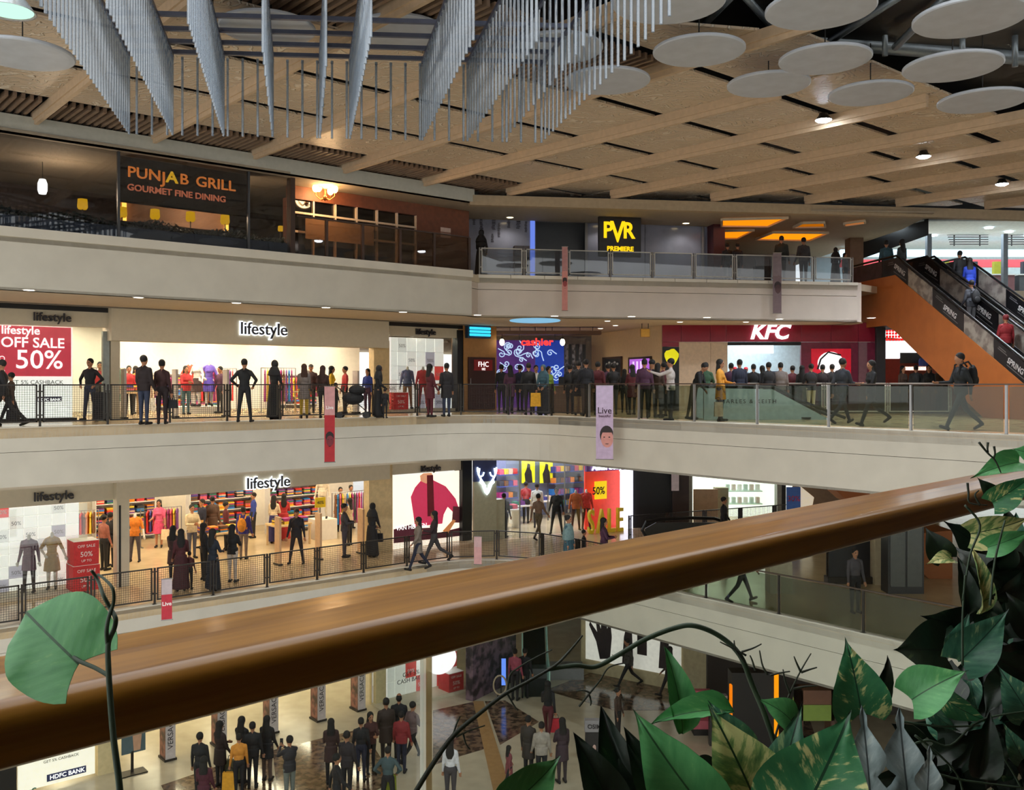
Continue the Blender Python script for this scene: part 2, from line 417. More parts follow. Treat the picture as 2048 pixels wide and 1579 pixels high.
for x in (1408, 1525, 1600, 1673, 1770, 1925, 2030):
    y = 20 + (x - 1150) * 0.083
    MB().cyl(trl(dp(x, y + 40, 18.9)), trl(dp(x, y - 60, 18.9)), 0.06, n=8).build('strut', M_TUBE, tr, smooth=True)

# --- round ceiling discs
M_DISC = mat((184, 190, 200), 0.38, noise=0.05, scale=3)
def disc(px, py, wpx, which, dia=1.65):
    d = dia * FPX / wpx; x, y, z = dp(px, py, d)
    t = empty('ceiling_disc', which, 'ceiling disc', (x, y, z), group='round ceiling discs')
    r = dia / 2
    MB().lathe([(r - 0.10, 0), (r - 0.02, 0.005), (r, 0.02), (r, 0.055), (r - 0.02, 0.07)], 40).build('plate', M_DISC, t, smooth=False)
    MB().cyl((0, 0, 0.07), (0, 0, max(0.3, 8.0 - z)), 0.012, n=6).build('rod', M_DARK, t)
for a in [(1398, 105, 183, 'round white disc touching the left end of the steel tubes'), (1650, 122, 180, 'round white disc just below the steel tubes at mid right'),
          (1905, 137, 188, 'round white disc below the steel tubes nearest the right edge'), (1537, 172, 163, 'small round disc hanging lowest left of the brightest lamp'),
          (1741, 190, 162, 'pale round disc directly above and right of the brightest lamp'), (1965, 205, 168, 'faint round disc at the right edge below the others'),
          (1641, 22, 216, 'large round disc cut by the top edge over the tubes'), (1940, 40, 216, 'large round disc in the top right corner'),
          (1215, 165, 170, 'round disc half hidden behind the last crystal rods'), (1115, 100, 182, 'round disc behind the right crystal curtain'),
          (1338, 8, 225, 'round disc cut by the top edge left of the tubes'), (800, 66, 182, 'round disc behind the centre of the crystal chandelier'),
          (535, 60, 190, 'round disc behind the left centre crystal curtains'), (45, 112, 195, 'round disc below the dome lamp at the left edge')]:
    disc(*a)

# --- lamps of the atrium ceiling (bright halide spots in a row)
def spot(name, loc, power, colr, size=R_(150), rad=0.12, rot=None):
    l = bpy.data.lights.new(name, 'SPOT'); l.energy = power; l.color = colr; l.spot_size = size; l.spot_blend = 0.6; l.shadow_soft_size = rad
    o = bpy.data.objects.new(name, l); col.objects.link(o); o.location = loc
    if rot: o.rotation_euler = rot
    return o
def halide(px, py, which):
    x, y = zp(px, py, 7.40)
    t = empty('ceiling_spotlight', which, 'lamp', (x, y, 7.40), group='bright ceiling spotlights')
    MB().lathe([(0.10, 0.16), (0.12, 0.10), (0.19, 0.02), (0.2, 0.0)], 16).build('housing', M_STEELD, t)
    MB().lathe([(0.02, -0.06), (0.12, -0.045), (0.19, -0.005), (0.19, 0.0)], 16).build('lens', glow((225, 240, 255), 60), t)
    spot('spotlight_beam', (x, y, 7.34), 2600, (0.86, 0.93, 1.0)).parent = None
for a in [(1647, 240, 'brightest cold white ceiling spotlight, nearest of the row'), (1847, 313, 'second cold white ceiling spotlight of the row'), (2004, 368, 'farthest cold white ceiling spotlight by the right edge')]:
    halide(*a)
x, y, z = dp(18, 22, 11.0)
t = empty('dome_lamp', 'domed metal pendant lamp with pale green glow, top left', 'lamp', (x, y, z))
MB().lathe([(0.06, 0.30), (0.08, 0.22), (0.20, 0.12), (0.285, 0.0), (0.30, -0.01), (0.275, -0.005), (0.19, 0.11), (0.05, 0.2)], 24).build('shade', mat((190, 200, 205), 0.25, metal=0.7), t, smooth=True)
MB().lathe([(0.265, 0.004), (0.26, 0.012)], 24).build('diffuser', glow((190, 240, 215), 1.3), t)
MB().cyl((0, 0, 0.3), (0, 0, 1.2), 0.012, n=6).build('rod', M_DARK, t)
spot('dome_beam', (x, y, z - 0.05), 90, (0.85, 1.0, 0.92))
# ================================================================== RAILINGS
def resample(line, step, s0=0.0, smax=1e9):
    pts = [Vector((p[0], p[1])) for p in line]; seg = [(pts[i+1]-pts[i]).length for i in range(len(pts)-1)]
    tot = sum(seg); out = []; s = s0
    while s <= min(tot, smax) + 1e-6:
        a = s; i = 0
        while i < len(seg) - 1 and a > seg[i]: a -= seg[i]; i += 1
        out.append(pts[i] + (pts[i+1] - pts[i]) * (a / seg[i])); s += step
    return out
def railing(name, label, line, z, step, s0, smax, style, h=1.05, group=None, mfr=None, mpost=None, pane=None):
    P = resample(line, step, s0, smax)
    root = empty(name, label, 'railing', (P[0].x, P[0].y, z), group=group)
    L = step - 0.12
    mfr = mfr or M_STEELD; mpost = mpost or M_STEELD
    fr = MB(); t = 0.035
    fr.box((0, -t/2, h - t), (L, t/2, h)); fr.box((0, -t/2, 0.12), (L, t/2, 0.12 + t))
    fr.box((0, -t/2, 0.12), (t, t/2, h)); fr.box((L - t, -t/2, 0.12), (L, t/2, h))
    for q in (-0.03, L + 0.03):
        for zz in (0.28, 0.86): fr.box((q - 0.035, -0.015, zz), (q + 0.035, 0.015, zz + 0.03))
    frm = fr.mesh('panel_frame', mfr)
    po = MB().box((-0.022, -0.03, -0.05), (0.022, 0.03, h)).box((-0.06, -0.05, 0), (0.06, 0.05, 0.02)); pom = po.mesh('post', mpost)
    if style == 'mesh':
        wr = MB(); n = int(L / 0.055)
        for i in range(1, n): wr.box((L*i/n - 0.003, -0.003, 0.13), (L*i/n + 0.003, 0.003, h - 0.02))
        m = int((h - 0.17) / 0.055)
        for i in range(1, m): zz = 0.14 + (h - 0.17) * i / m; wr.box((0.02, -0.003, zz - 0.003), (L - 0.02, 0.003, zz + 0.003))
        inf = wr.mesh('wire_mesh', mfr)
    else:
        inf = MB().box((0.0, -0.006, 0.06), (L, 0.006, h - 0.03)).mesh('pane', pane or GL)
    topr = MB().box((0, -0.03, h), (step, 0.03, h + 0.03)).mesh('top_rail', mfr)
    for i, p in enumerate(P):
        l = (p.x - P[0].x, p.y - P[0].y, 0)
        d = (P[i+1] - p) if i < len(P) - 1 else (p - P[i-1])
        a = math.atan2(d.y, d.x)
        link('post', pom, root, loc=l, rz=a)
        if i < len(P) - 1:
            k = (P[i+1] - p).length / step
            off = 0.06
            l2 = (l[0] + math.cos(a) * off, l[1] + math.sin(a) * off, 0)
            if style != 'glass':
                f = link('panel_frame', frm, root, loc=l2, rz=a); f.scale.x = k
            else:
                f = link('top_rail', topr, root, loc=l, rz=a); f.scale.x = k
            if style != 'glass': g = link('wire_mesh' if style == 'mesh' else 'pane', inf, f)
            else: g = link('pane', inf, root, loc=l2, rz=a); g.scale.x = k
            if style == 'mesh': g['kind'] = 'stuff'
    return root
EI = [A2C(-8, 25.0)] + [A2C(*p) for p in arcpts(17.3, 21.9, 3.1, 90, 0, 12)] + [A2C(20.4, -4.0)]
S_CORNER = 25.3 + 3.1 * math.pi / 2
railing('mesh_railing', 'dark steel mesh railing along the middle gallery in front of the clothes shop', EI, Z2, 1.59, 5.52 + 0.4, S_CORNER + 1.2, 'mesh')
railing('mesh_railing', 'dark steel mesh railing along the first gallery below', EI, Z1, 1.59, 5.52, S_CORNER + 3.4, 'mesh', h=0.98)
GLW = glassmat((200, 206, 192), 0.03, 0.012, 'walkway_glass')
railing('glass_railing', 'glass railing of the middle gallery on the right with steel posts', EI, Z2, 2.05, S_CORNER + 1.3, 60, 'glass', h=1.04, mfr=mat((78, 62, 52), 0.4), mpost=M_STEEL, pane=GLW)
railing('glass_railing', 'glass railing of the first gallery on the lower right', EI, Z1, 2.3, S_CORNER + 3.5, 60, 'glass', h=1.0, mfr=mat((78, 62, 52), 0.4), mpost=M_STEELD, pane=GLW)
railing('frame_railing', 'pale steel framed railing of the upper gallery before the cinema', [K2C(0.12, 0.08), K2C(KEND, 0.08)], Z3, 1.53, 0.0, 14, 'frame', h=0.95, mfr=mat((170, 166, 158), 0.4, metal=0.3), mpost=mat((120, 116, 110), 0.4, metal=0.3), pane=glassmat((214, 218, 222), 0.05, 0.03, 'smoky_glass'))

# ================================================================== UPPER LEVEL, RESTAURANT SIDE
def U(px, w): return wp(px, 0, w)[0]
def ZW(px, py, w): return wp(px, py, w)[1]
M_BROWN = mat((62, 42, 32), 0.5, noise=0.12, scale=3)
M_BRICK = mat((112, 62, 38), 0.55, noise=0.12, scale=6)
GLD = glassmat((206, 210, 214), 0.045, 0.012, 'dark_glazing')
wg = 24.98
gz = empty('glazing', 'tall dark glass screen of the restaurant standing on the parapet', 'glazing', (U(0, wg), wg, 4.80), FA)
xs = [U(-120, wg), U(237, wg), U(497, wg), U(580, wg)]
for i in range(3):
    MB().box((xs[i] - U(0, wg) + 0.01, -0.008, 0), (xs[i+1] - U(0, wg) - 0.01, 0.008, 2.24)).build('pane', GLD, gz)
for i in (1, 2):
    MB().box((xs[i] - U(0, wg) - 0.03, -0.04, 0), (xs[i] - U(0, wg) + 0.03, 0.05, 2.24)).build('mullion', mat((70, 72, 76), 0.4, metal=0.4), gz)
MB().box((xs[3] - U(0, wg), -0.05, -0.1), (xs[3] - U(0, wg) + 0.14, 0.2, 2.24)).build('end_post', M_BROWN, gz)
# back walls
MB().box((-8, 31.0, Z3), (19.6, 31.2, S4)).build('wall_back', M_BROWN, frame=FA, label='dark brown back wall of the restaurant', kind='structure')
bw0, bw1 = U(578, 25.9), U(938, 25.9)
wl = empty('wall_left', 'red-brown wall with a white gridded window behind the low glass railing', 'wall', (bw0, 25.9, Z3), FA, kind='structure')
zt, zb = ZW(700, 412, 25.9), ZW(700, 505, 25.9)
wx0, wx1 = U(583, 25.9) - bw0, U(834, 25.9) - bw0
MB().box((0, 0, zt - Z3), (bw1 - bw0, 0.2, S4 - Z3)).box((wx1, 0, 0), (bw1 - bw0, 0.2, zt - Z3)).box((-0.1, 0, 0), (wx0, 0.2, zt - Z3)).build('brick_face', M_BRICK, wl)
win = MB().box((wx0, 0.12, 0), (wx1, 0.14, zt - Z3)).build('pane', mat((8, 9, 14), 0.08, spec=0.7), wl)
for i in range(7):
    x = wx0 + (wx1 - wx0) * i / 6
    MB().box((x - 0.025, 0.02, 0), (x + 0.025, 0.12, zt - Z3)).build('mullion', mat((214, 196, 176), 0.5), wl)
for py in (449, 484):
    zz = ZW(790, py, 25.9) - Z3
    MB().box((wx0, 0.03, zz - 0.03), (wx1, 0.12, zz + 0.03)).build('transom', mat((214, 196, 176), 0.5), wl)
MB().box((U(611, 25.9) - bw0, 0.0, ZW(700, 486, 25.9) - Z3), (U(748, 25.9) - bw0, 0.02, ZW(700, 447, 25.9) - Z3)).build('reflecting_board', mat((190, 160, 124), 0.7, noise=0.1), wl)  # tan panel standing for the reflecting board; reflection put into its colour
# low railing in front
GLB = glassmat((196, 184, 174), 0.05, 0.03, 'bronze_glass')
lr = empty('low_railing', 'low bronze glass railing with dark posts beside the restaurant screen', 'railing', (xs[3] + 0.2, 24.95, 4.80), FA)
x0 = xs[3] + 0.2
for px in (653, 725, 800, 868, 938):
    x = U(px, 24.95) - x0
    MB().box((x - 0.04, -0.04, -0.02), (x + 0.04, 0.04, ZW(725, 449, 24.95) - 4.80)).build('post', mat((66, 48, 40), 0.5), lr)
prev = 0.0
zt2 = ZW(725, 449, 24.95) - 4.80
for px in (653, 725, 800, 868, 938):
    x = U(px, 24.95) - x0
    MB().box((prev + 0.05, -0.006, 0), (x - 0.05, 0.006, zt2)).build('pane', GLB, lr); prev = x
MB().box((0, -0.03, zt2), (prev, 0.03, zt2 + 0.04)).build('top_rail', mat((66, 48, 40), 0.5), lr)
# papers on the wall
for py, wh in ((460, 'upper'), (471, 'lower')):
    MB().box((0, -0.01, 0), (0.42, 0, 0.15)).build('paper_sheet', mat((214, 190, 180), 0.7), frame=FA, loc=(U(881, 25.88), 25.88, ZW(890, py + 4, 25.88)), label=wh + ' pale paper sheet stuck on the dark brown wall', cat='paper')
# sign board
ws = 25.45
sx0, sx1 = U(238, ws), U(500, ws); sz0, sz1 = ZW(370, 418, ws), ZW(370, 330, ws)
sg = empty('restaurant_sign', 'dark hanging restaurant sign with glowing orange capital letters', 'sign', (sx0, ws, sz0 - 0.0), FA)
sgb = MB().box((0, 0, 0), (sx1 - sx0, 0.12, sz1 - sz0)).build('board', mat((14, 14, 22), 0.5), sg)
for x in (0.4, sx1 - sx0 - 0.4): MB().cyl((x, 0.06, sz1 - sz0), (x, 0.06, S4 - sz0), 0.015, n=6).build('hanger', M_DARK, sg)
O1 = glow((255, 140, 60), 1.1); O2 = glow((255, 190, 40), 1.3)
W = sx1 - sx0; H = sz1 - sz0
xq = 0.20
for wd_, m_, sz in (('PUN', O1, .40), ('J', O1, .44), ('A', O2, .42), ('B', O1, .40), ('GRILL', O1, .40)):
    tq = text('lettering', wd_, sz, m_, sgb, loc=(xq, -0.02, H * .56 - (.05 if wd_ == 'J' else 0)), align='LEFT', offset=.010 if wd_ == 'A' else .004, sx=1.12)
    xq += max(v.co.x for v in tq.data.vertices) + (.20 if wd_ == 'B' else .035)
text('lettering', 'GOURMET FINE DINING', 0.235, glow((240, 130, 90), .9), sgb, loc=(0.20, -0.02, H * 0.27), align='LEFT', offset=0.004, sx=1.06)
# lit niche under the sign
nx0, nx1 = U(246, 27.0), U(462, 27.0); nz0, nz1 = ZW(350, 452, 27.0), ZW(350, 408, 27.0)
nc = empty('wall_niche', 'long lit wall niche below the restaurant sign', 'niche', (nx0, 27.0, nz0), FA)
MB().box((0, 0.25, 0), (nx1 - nx0, 0.3, nz1 - nz0)).build('back_panel', mat((150, 112, 84), 0.7), nc)
MB().box((-0.1, 0, nz1 - nz0), (nx1 - nx0 + 0.1, 0.3, nz1 - nz0 + 0.5)).box((-0.1, 0, -1.2), (nx1 - nx0 + 0.1, 0.3, 0)).build('surround', M_BROWN, nc)
for x in (0.03, nx1 - nx0 - 0.13): MB().box((x, 0.1, 0.02), (x + 0.10, 0.2, nz1 - nz0 - 0.02)).build('light_strip', glow((255, 176, 70), 5.0), nc)
# planter wall and hedge
px0, px1 = U(20, 25.2), U(578, 25.2); pz = ZW(300, 459, 25.2)
MB().box((px0 - 3, 25.14, Z3), (px1, 25.26, pz)).build('planter_wall', mat((92, 98, 112), 0.6), frame=FA, label='grey-blue planter wall behind the restaurant glass', cat='planter')
hb = MB()
rr = random.Random(3)
for i in range(2600):
    u = rr.uniform(px0 - 2.5, px1); w = rr.uniform(25.3, 25.6); z = pz + rr.uniform(-0.1, 0.22 + 0.08 * math.sin(u * 3))
    a = rr.uniform(0, 6.3); s = rr.uniform(0.03, 0.06); c, si = math.cos(a) * s, math.sin(a) * s; t = rr.uniform(-s, s)
    hb.add([(u - c, w - si, z), (u, w + t, z + s * 0.6), (u + c, w + si, z + t), (u, w - t, z - s * 0.6)], [(0, 1, 2, 3)])
hb.build('hedge', mat((38, 52, 34), 0.6, noise=0.2), frame=FA, label='low clipped hedge along the restaurant planter wall', cat='hedge', kind='stuff')
# counter + lamps
MB().box((px0 - 3, 26.2, Z3), (px1 - 0.6, 26.6, 5.42)).box((px0 - 3, 26.1, 5.42), (px1 - 0.6, 26.7, 5.46)).build('dining_counter', M_BROWN, frame=FA, label='dark dining counter carrying the small yellow lamps', cat='counter')
for i, (lx, ly, wh) in enumerate([(165, 408, 'left of the restaurant sign'), (244, 424, 'under the left end of the restaurant sign'), (310, 428, 'under the middle of the restaurant sign'), (381, 433, 'under the right half of the restaurant sign'), (450, 439, 'under the right end of the restaurant sign'), (561, 457, 'near the brown end post')]):
    u = U(lx, 26.4); z = ZW(lx, ly, 26.4); b = z - 5.46
    s = 0.6 if lx == 561 else 1.0
    t = empty('table_lamp', 'small lamp with glowing yellow shade ' + wh, 'lamp', (u, 26.4, 5.46), FA, group='yellow restaurant lamps')
    MB().lathe([(0.10*s, b - 0.14*s), (0.135*s, b - 0.08*s), (0.12*s, b + 0.13*s), (0.08*s, b + 0.14*s)], 14).build('shade', glow((255, 186, 24), 1.25), t, smooth=True)
    MB().cyl((0, 0, 0), (0, 0, max(b, 0.05)), 0.02, n=8).build('stem', M_BROWN, t)
    MB().lathe([(0.08, 0), (0.08, 0.02), (0.03, 0.035)], 12).build('base', M_BROWN, t)
u = U(85, 27.5); z = ZW(85, 373, 27.5)
t = empty('pendant_lamp', 'white barrel pendant lamp inside the restaurant at far left', 'lamp', (u, 27.5, z), FA)
MB().lathe([(0.09, -0.20), (0.125, -0.1), (0.125, 0.08), (0.08, 0.2)], 14).build('shade', glow((255, 246, 230), 4), t, smooth=True)
MB().cyl((0, 0, 0.2), (0, 0, S4 - z), 0.01, n=6).build('cord', M_DARK, t)
# chandelier with globes
u = U(650, 25.42); z = ZW(650, 378, 25.42)
t = empty('globe_chandelier', 'small brass chandelier with five glowing warm globes', 'chandelier', (u, 25.42, z), FA)
BR = mat((150, 100, 50), 0.3, metal=0.9)
MB().cyl((0, 0, -0.28), (0, 0, S4 - z), 0.018, n=8).lathe([(0.01, -0.36), (0.06, -0.30), (0.07, -0.24), (0.02, -0.18)], 12).build('stem', BR, t)
for i in range(5):
    a = i * 2 * math.pi / 5 + 0.5; cx, sy = math.cos(a) * 0.30, math.sin(a) * 0.30
    zz = 0.02 + (0.06 if i % 2 else -0.02)
    arm = MB().tube([(0, 0, -0.25), (cx * 0.5, sy * 0.5, -0.33), (cx, sy, -0.22), (cx, sy, zz - 0.08)], 0.013, 6).build('arm', BR, t)
    MB().ell((cx, sy, zz), (0.1, 0.1, 0.13)).build('globe', glow((255, 190, 110), 14), t, smooth=True)
l = bpy.data.lights.new('chandelier_light', 'POINT'); l.energy = 160; l.color = (1, 0.62, 0.3); l.shadow_soft_size = 0.3
o = bpy.data.objects.new('chandelier_light', l); col.objects.link(o); o.matrix_world = FA @ Matrix.Translation((u, 25.3, z - 0.1))

# ================================================================== UPPER LEVEL, CINEMA SIDE (frame K)
def kx(px, y, py=500):
    r = (px - 1024) / FPX; ca, sa = math.cos(K_ANG), math.sin(K_ANG)
    # point K0 + x*e1 + y*e2 on ray X = r*Y
    ex, ey = K0.x - sa * y, K0.y + ca * y
    x = (r * ey - ex) / (ca - r * sa); d = ey + sa * x
    return x, EYE + (HOR - py) / FPX * d
M_PVRG = mat((128, 132, 150), 0.18, noise=0.12, scale=1.2, spec=0.6)
yw = 2.6
pw = empty('wall_right', 'blue-grey panelled glass wall of the cinema foyer', 'wall', K0 + Vector((0, 0, Z3)), kind='structure'); pw.rotation_euler.z = K_ANG
cuts = [kx(930, yw)[0], kx(1072, yw)[0], kx(1172, yw)[0], kx(1290, yw)[0], kx(1405, yw)[0], kx(1427, yw)[0]]
for i in range(5):
    if i == 1:
        MB().box((cuts[1], yw + 0.15, 0), (cuts[2], yw + 0.25, kx(1120, yw, 432)[1] - Z3)).build('door_leaf', mat((40, 44, 48), 0.3), pw)
        MB().box((cuts[1], yw, kx(1120, yw, 432)[1] - Z3), (cuts[2], yw + 0.12, S4 - Z3)).build('panel', M_PVRG, pw)
    else: MB().box((cuts[i] + 0.01, yw, 0), (cuts[i+1] - 0.01, yw + 0.12, S4 - Z3)).build('panel', M_PVRG, pw)
for c in (cuts[2], cuts[4]): MB().box((c - 0.05, yw - 0.05, 0), (c + 0.05, yw + 0.02, S4 - Z3)).build('mullion', M_STEEL, pw)
MB().box((cuts[1] - 0.22, yw - 0.04, 0), (cuts[1] - 0.05, yw - 0.005, kx(1060, yw, 440)[1] - Z3)).build('light_strip', glow((120, 150, 255), 0.8), pw)
MB().box((cuts[1] - 0.9, yw - 0.5, 0), (cuts[1] - 0.35, yw - 0.2, 1.35)).build('standee', mat((92, 86, 90), 0.6), pw)
rr = random.Random(11)
for i, (px, py, wd_, sz) in enumerate([(948, 435, 'movie', .2), (963, 445, 'cinema', .26), (987, 438, 'saga', .3), (998, 460, 'picture', .2), (1018, 440, 'epic', .22), (1037, 436, 'dream', .3), (985, 470, 'reel', .2), (1052, 450, 'story', .2)]):
    x, z = kx(px, yw, py)
    mk = MB(); zq = z - Z3 - sz * 1.3
    for q in range(len(wd_) * 2):
        hq = sz * rr.uniform(.12, .26); mk.box((x - sz * rr.uniform(.15, .3), yw - .016, zq), (x + sz * rr.uniform(.1, .25), yw - .008, zq + hq * .7)); zq += hq
    mk.build('printed_marks', mat((54, 52, 66), 0.5), pw)
# dark red column
xr0, xr1 = kx(1427, 2.0)[0], kx(1450, 2.0)[0]
MB().box((xr0, 2.0, Z3), (xr1, 2.9, S4)).build('wall_column', mat((66, 22, 30), 0.5), loc=K0, rz=K_ANG, label='dark red column at the end of the cinema wall', kind='structure')
# PVR sign
x0, z0 = kx(1198, 1.2, 512); x1, z1 = kx(1282, 1.2, 427)
sg = empty('cinema_sign', 'black hanging cinema sign with glowing yellow letters', 'sign', FK @ Vector((x0, 1.2, z0))); sg.rotation_euler.z = K_ANG
Wd, Ht = x1 - x0, z1 - z0
sgb = MB().box((0, 0, 0), (Wd, 0.14, Ht)).build('board', mat((20, 12, 8), 0.4), sg)
Y1 = glow((255, 200, 24), 1.35)
text('lettering', 'P', 0.80, Y1, sgb, loc=(0.14, -0.03, Ht * 0.43), align='LEFT', offset=0.02, sx=0.9)
text('lettering', 'V', 1.05, Y1, sgb, loc=(0.43, -0.035, Ht * 0.34), align='LEFT', offset=0.02, sx=0.8)
text('lettering', 'R', 0.80, Y1, sgb, loc=(0.88, -0.03, Ht * 0.43), align='LEFT', offset=0.02, sx=0.9)
text('lettering', 'PREMIERE', 0.23, Y1, sgb, loc=(Wd / 2, -0.03, Ht * 0.13), offset=0.006, sx=1.02)
for x in (0.3, Wd - 0.3): MB().cyl((x, 0.07, Ht), (x, 0.07, S4 - z0), 0.012, n=6).build('hanger', M_DARK, sg)
# food hall ceiling coves beyond
for i, (poly, br, nm) in enumerate([(((1446, 437), (1570, 434), (1535, 450), (1446, 449)), 3.2, 'nearest long orange ceiling cove beside the red column'), (((1446, 460), (1504, 459), (1474, 474), (1446, 474)), 3.2, 'orange ceiling cove cut off by the red column'),
                                    (((1548, 463), (1652, 464), (1618, 478), (1516, 476)), 3.6, 'brightest diamond shaped orange ceiling cove'), (((1606, 444), (1646, 443), (1648, 451), (1590, 452)), 1.2, 'dimmest orange ceiling cove'), (((1690, 445), (1727, 440), (1728, 443), (1692, 448)), 2.4, 'small orange ceiling cove farthest right')]):
    pts = [zp(px, py, S4 - 0.03) for px, py in poly]
    c = (sum(p[0] for p in pts) / 4, sum(p[1] for p in pts) / 4)
    t = empty('ceiling_cove', nm, 'ceiling light', (c[0], c[1], S4 - 0.06), group='orange ceiling coves')
    loc = [(p[0] - c[0], p[1] - c[1]) for p in pts]
    MB().prism(loc, 0.0, 0.02).build('diffuser', glow((255, 140, 14), br * .38), t)
    MB().ribbon([(p[0]*1.03, p[1]*1.03) for p in loc + [loc[0]]], -0.05, 0.04, -0.06).build('rim', M_SOFFIT, t)
MB().box((5.0, 43.5, Z3), (13.2, 43.8, S4)).build('wall_back', mat((150, 140, 136), 0.7), label='pale back wall of the hall behind the orange coves', kind='structure')
# bulkhead and brown pier
p = [dp(1716, 470, 40.0), dp(1716, 520, 40.0), dp(1857, 470, 36.4), dp(1857, 437, 36.4)]
MB().add([p[0], p[1], p[2], p[3]] + [(q[0], q[1] + 0.4, q[2]) for q in p], [(0,1,2,3),(7,6,5,4),(0,4,5,1),(1,5,6,2),(2,6,7,3),(3,7,4,0)]).build('trim_7', M_BLACK, label='black sloping bulkhead above the escalator head', kind='structure')
q = dp(1700, 440, 38.5); q2 = dp(1727, 440, 38.5)
MB().box((q[0], 38.5, Z3), (q2[0], 39.1, S4)).build('wall_column', mat((116, 86, 62), 0.6), label='brown pier near the escalator head', kind='structure')
# food court at far right: lit hall behind glass
fx0, fx1 = dp(1735, 500, 39)[0], dp(2120, 500, 39)[0]
MB().box((fx0 - 1, 44.5, Z3), (40, 44.8, 7.6)).build('wall_far', mat((196, 214, 220), 0.6), label='pale back wall of the bright food court', kind='structure')
MB().box((fx0 - 0.6, 36.6, 7.4), (40, 44.5, 7.46)).build('ceiling', mat((214, 226, 230), 0.7), label='white ceiling of the bright food court', kind='structure')
MB().box((fx0 - .4, 41.0, 6.16), (40, 41.25, 6.48)).build('counter_sign', mat((206, 70, 80), 0.5, emit=0.5, ecol=(206, 70, 80)), label='long red band above the food court counters', cat='sign band')
MB().box((fx0 - .4, 41.0, 6.62), (40, 41.2, 6.92)).build('light_band', glow((200, 236, 255), 2.2), label='long cold white light band above the red band', cat='light')
for i in range(9):
    x = fx0 + 2.0 + i * 1.35
    MB().lathe([(0.16, -0.02), (0.16, 0.02)], 12).build('ceiling_downlight', glow((225, 245, 255), 10), loc=(x - 1.5, 38.0 + (i % 3) * 1.0, 7.37), label='%s cold round food court downlight from the left' % ['first','second','third','fourth','fifth','sixth','seventh','eighth','ninth'][i], cat='downlight', group='food court downlights')
for gx in (1895, 2010):
    t = empty('ceiling_grille', 'dark louvre grille above the food court, %s' % ('left one' if gx < 1950 else 'right one at the picture edge'), 'grille', dp(gx, 470, 40))
    for j in range(5): MB().box((0 + 0.03*j, j * 0.0, -j * 0.10), (1.75, 0.05, -j * 0.10 + 0.035)).build('slat', M_DARK, t)
    for xx in (0.3, 1.4): MB().box((xx, 0.05, -0.45), (xx + 0.04, 0.1, 0.05)).build('bar', M_DARK, t)
for gx in (1857, 2009):
    a = dp(gx, 500, 37.6); MB().box((a[0] - 0.09, 37.5, Z3), (a[0] + 0.09, 37.7, S4)).build('steel_column', mat((120, 130, 140), 0.4, metal=0.5), label='slim steel column of the food court glass front, %s' % ('left one behind the escalator head' if gx < 1900 else 'right one'), cat='column')
for i in range(7):
    x = fx0 + 3.4 + i * 1.2
    t = empty('food_counter', 'food court counter unit with dark goods, number %s from the left' % ['one','two','three','four','five','six','seven'][i], 'counter', (x, 39.6, Z3))
    MB().box((-0.5, -0.3, 0), (0.5, 0.3, 0.9)).build('body', mat((70 + 20 * (i % 3), 74, 80), 0.5), t)
    MB().box((-0.55, -0.35, 0.9), (0.55, 0.35, 0.95)).build('top', mat((200, 205, 205), 0.4), t)
    MB().box((-0.25, -0.1, 0.95), (0.25, 0.1, 1.5)).build('display', mat((40, 50, 60), 0.4) if i % 2 else mat((150, 150, 40), 0.5), t)

for i_, (px_, w_) in enumerate(((120, 27.0), (420, 26.2))):  # unseen fill lights added to brighten the restaurant soffit
    u_ = U(px_, w_); l_ = bpy.data.lights.new('restaurant_fill', 'POINT'); l_.energy = 130; l_.color = (1, .68, .42); l_.shadow_soft_size = .25
    o_ = bpy.data.objects.new('restaurant_fill', l_); col.objects.link(o_); o_.matrix_world = FA @ Matrix.Translation((u_, w_, 6.1))
for i_, px_ in enumerate((1020, 1210, 1372)):
    x_, z_ = kx(px_, 2.0); p_ = FK @ Vector((x_, 2.0, S4))
    t_ = empty('downlight', ['left', 'middle', 'right'][i_] + ' warm downlight above the cinema glass wall', 'downlight', p_, group='cinema downlights')
    MB().lathe([(.12, -.012), (.15, -.012), (.15, 0), (.12, 0)], 14).build('ring', M_WHITE, t_); MB().lathe([(.01, -.014), (.12, -.012), (.12, -.004), (.01, -.004)], 14).build('lens', glow((255, 226, 170), 8), t_)
    spot('cinema_beam', (p_.x, p_.y, S4 - .04), 40, (1, .9, .78), R_(140), .1)
l_ = bpy.data.lights.new('food_court_light', 'AREA'); l_.energy = 900; l_.color = (.8, .93, 1); l_.shape = 'RECTANGLE'; l_.size = 14; l_.size_y = 5
o_ = bpy.data.objects.new('food_court_light', l_); col.objects.link(o_); o_.location = (22, 40, 7.35)
